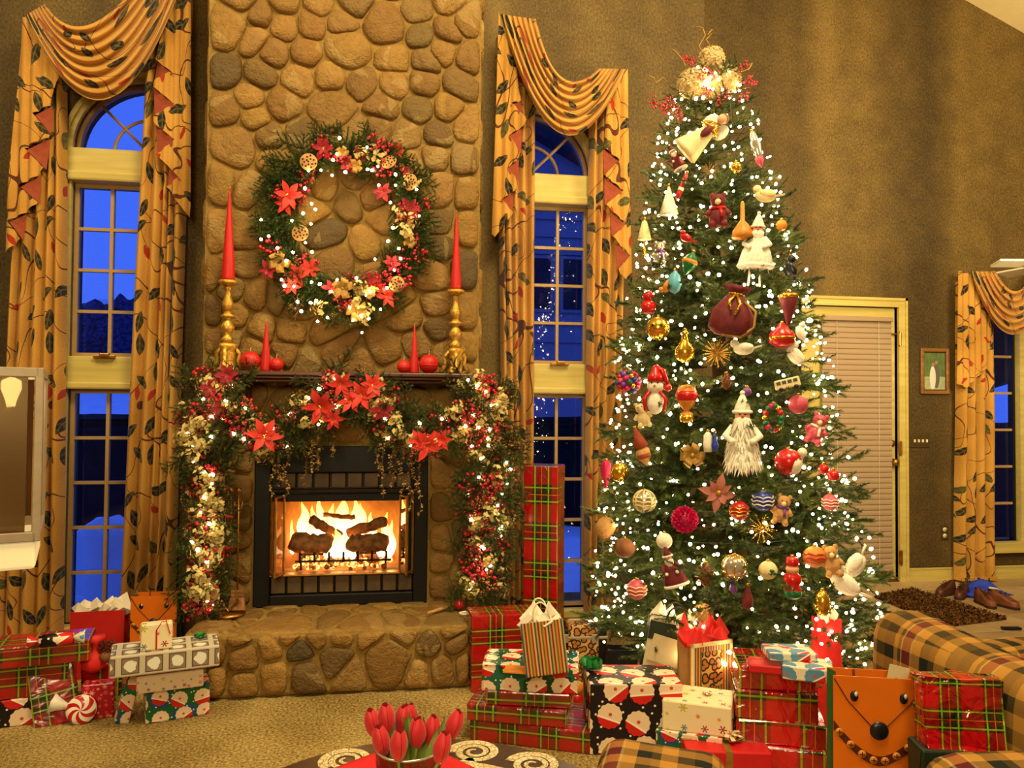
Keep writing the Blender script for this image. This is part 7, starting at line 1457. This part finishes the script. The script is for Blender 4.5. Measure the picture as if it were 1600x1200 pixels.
# ------------------------------------------------------------------ mat, shoes and clutter by the door
cs = [atz(x, y, .01) for x, y in ((1366, 932), (1425, 920), (1573, 966), (1480, 978))]; t = thing('shag_mat', 'brown speckled shag mat on the tile by the door', 'mat', (sum((c.x for c in cs))/4, sum((c.y for c in cs))/4, .001))
m = Mat('shag_brown', .95, spec=.05); n_ = m.noise(m.coord('Object'), 55, 2); m.color(m.ramp(n_, [(.4, srgb(36, 20, 10)), (.6, srgb(128, 86, 48))])); M['shag'] = m.m; s = MB(); s.add([Vector((c.x, c.y, z)) for z in (.002, .014) for c in cs], [(3, 2, 1, 0), (4, 5, 6, 7), (0, 1, 5, 4), (1, 2, 6, 5), (2, 3, 7, 6), (3, 0, 4, 7)]); s.build('mat_backing', M['shag'], t, world=True); s = MB(); qq = random.Random(8)
for k in range(3600):
    a, b = qq.random(), qq.random(); p = cs[0].lerp(cs[1], a).lerp(cs[3].lerp(cs[2], a), b); p.z = .012; d = Vector((qq.uniform(-1, 1), qq.uniform(-1, 1), qq.uniform(.4, 1.2))).normalized()*.022; w = d.orthogonal().normalized()*.007; s.add([p-w, p+w, p+d+w*.6, p+d-w*.6], [(0, 1, 2, 3)])
o = s.build('shag_pile', M['shag'], t, world=True); o['kind'] = 'stuff'
M['leather'] = plain('brown_leather', srgb(86, 44, 26), .45, var=.3, scale=20, bump=.2); M['leather2'] = plain('tan_leather', srgb(120, 66, 38), .5, var=.25, scale=20, bump=.2); M['sole'] = plain('shoe_sole', srgb(52, 32, 20), .8)
def shoe(label, px, py, rz, mat, sc_=1.0):
    t = thing('shoe', label, 'shoe', atz(px, py, .001), math.radians(rz), group='shoes by the door'); out = [(-.14, .0), (-.13, .034), (-.06, .036), (.02, .04), (.09, .048), (.13, .036), (.15, 0), (.13, -.036), (.09, -.046), (.02, -.034), (-.06, -.033), (-.13, -.032)]; out = [(x*sc_, y*sc_) for x, y in out]; n = len(out)
    s = MB(); s.add([(x, y, z) for z in (0, .018) for x, y in out], [tuple(range(n))[::-1], tuple(range(n, 2*n))]+[(i, (i+1) % n, n+(i+1) % n, n+i) for i in range(n)]); s.build('sole', M['sole'], t)
    def hz(x): f = (x/sc_+.14)/.29; return .022+(.075 if f < .45 else .075*max(.42, 1-(f-.45)*1.4))
    s = MB(); vs_ = []
    for sc2, k in ((1.0, 0), (.98, .45), (.84, .85), (.5, 1.0), (.45, .93), (.4, .5)):
        for x, y in out: vs_.append((x*(sc2 if sc2 > .9 else .5+.5*sc2)-(0 if sc2 > .6 else .03), y*sc2, .018+(hz(x)-.018)*k if k < 1 or x < .03 else .018+(hz(x)-.018)*.98))
    s.add(vs_, [(r*n+i, r*n+(i+1) % n, (r+1)*n+(i+1) % n, (r+1)*n+i) for r in range(5) for i in range(n)]+[tuple(5*n+i for i in range(n))]); s.build('upper', M[mat], t, True)
    s = MB()
    for k in range(3): s.tube([(.03-.025*k, -.02, hz(.03-.025*k)+.002), (.035-.025*k, 0, hz(.03)+.006), (.03-.025*k, .02, hz(.03-.025*k)+.002)], .003, 5)
    s.build('laces', M['sole'], t, True)
shoe('dark brown shoe nearest the shag mat', 1478, 930, 200, 'leather', .66); shoe('dark brown shoe beside the blue cloth', 1503, 934, 215, 'leather', .66); shoe('tan shoe just right of the blue cloth', 1539, 946, -100, 'leather2', .7); shoe('tan shoe farthest to the right on the tile', 1568, 948, -70, 'leather2', .7)
M['bluecloth'] = plain('blue_cloth', srgb(30, 60, 190), .6, var=.25, scale=12, bump=.3); c = atz(1530, 926, .0); t = thing('blue_jacket', 'crumpled blue cloth lying between the two pairs of shoes', 'jacket', c); qq = random.Random(2); s = MB()
s.grid(lambda u, v: Vector(((u-.5)*.36, (v-.5)*.22, .004+.075*math.sin(PI*u)**.6*math.sin(PI*v)**.6*(.6+.4*math.sin(11*u+3*v))+.012*(1+math.sin(23*u+17*v))*math.sin(PI*u)*math.sin(PI*v))), 26, 18); s.build('crumpled_body', M['bluecloth'], t, True); s = MB(); s.tube([(-.12, -.05, .02), (-.2, -.1, .016), (-.14, -.16, .014), (-.05, -.15, .014)], [.022, .02, .018, .014], 9); s.build('sleeve', M['bluecloth'], t, True); s = MB(); s.tube([(.1, -.08, .03), (.05, -.1, .05), (.0, -.09, .055)], .007, 6); s.build('white_logo_strip', M['whiteplastic'], t, True)
c = atz(1580, 984, 0); t = thing('remote_control', 'small black remote lying on the tile at the right edge', 'remote', (c.x, c.y, .001), math.radians(-8)); s = MB(); s.rbox((-.055, -.018, 0), (.055, .018, .016), .005); s.build('remote_body', M['blackp'], t)
for k in range(6): s = MB(); s.rbox((-.04+.015*k, -.006, .0155), (-.031+.015*k, .006, .018), .001, 1); s.build('button', M['plate'], t)
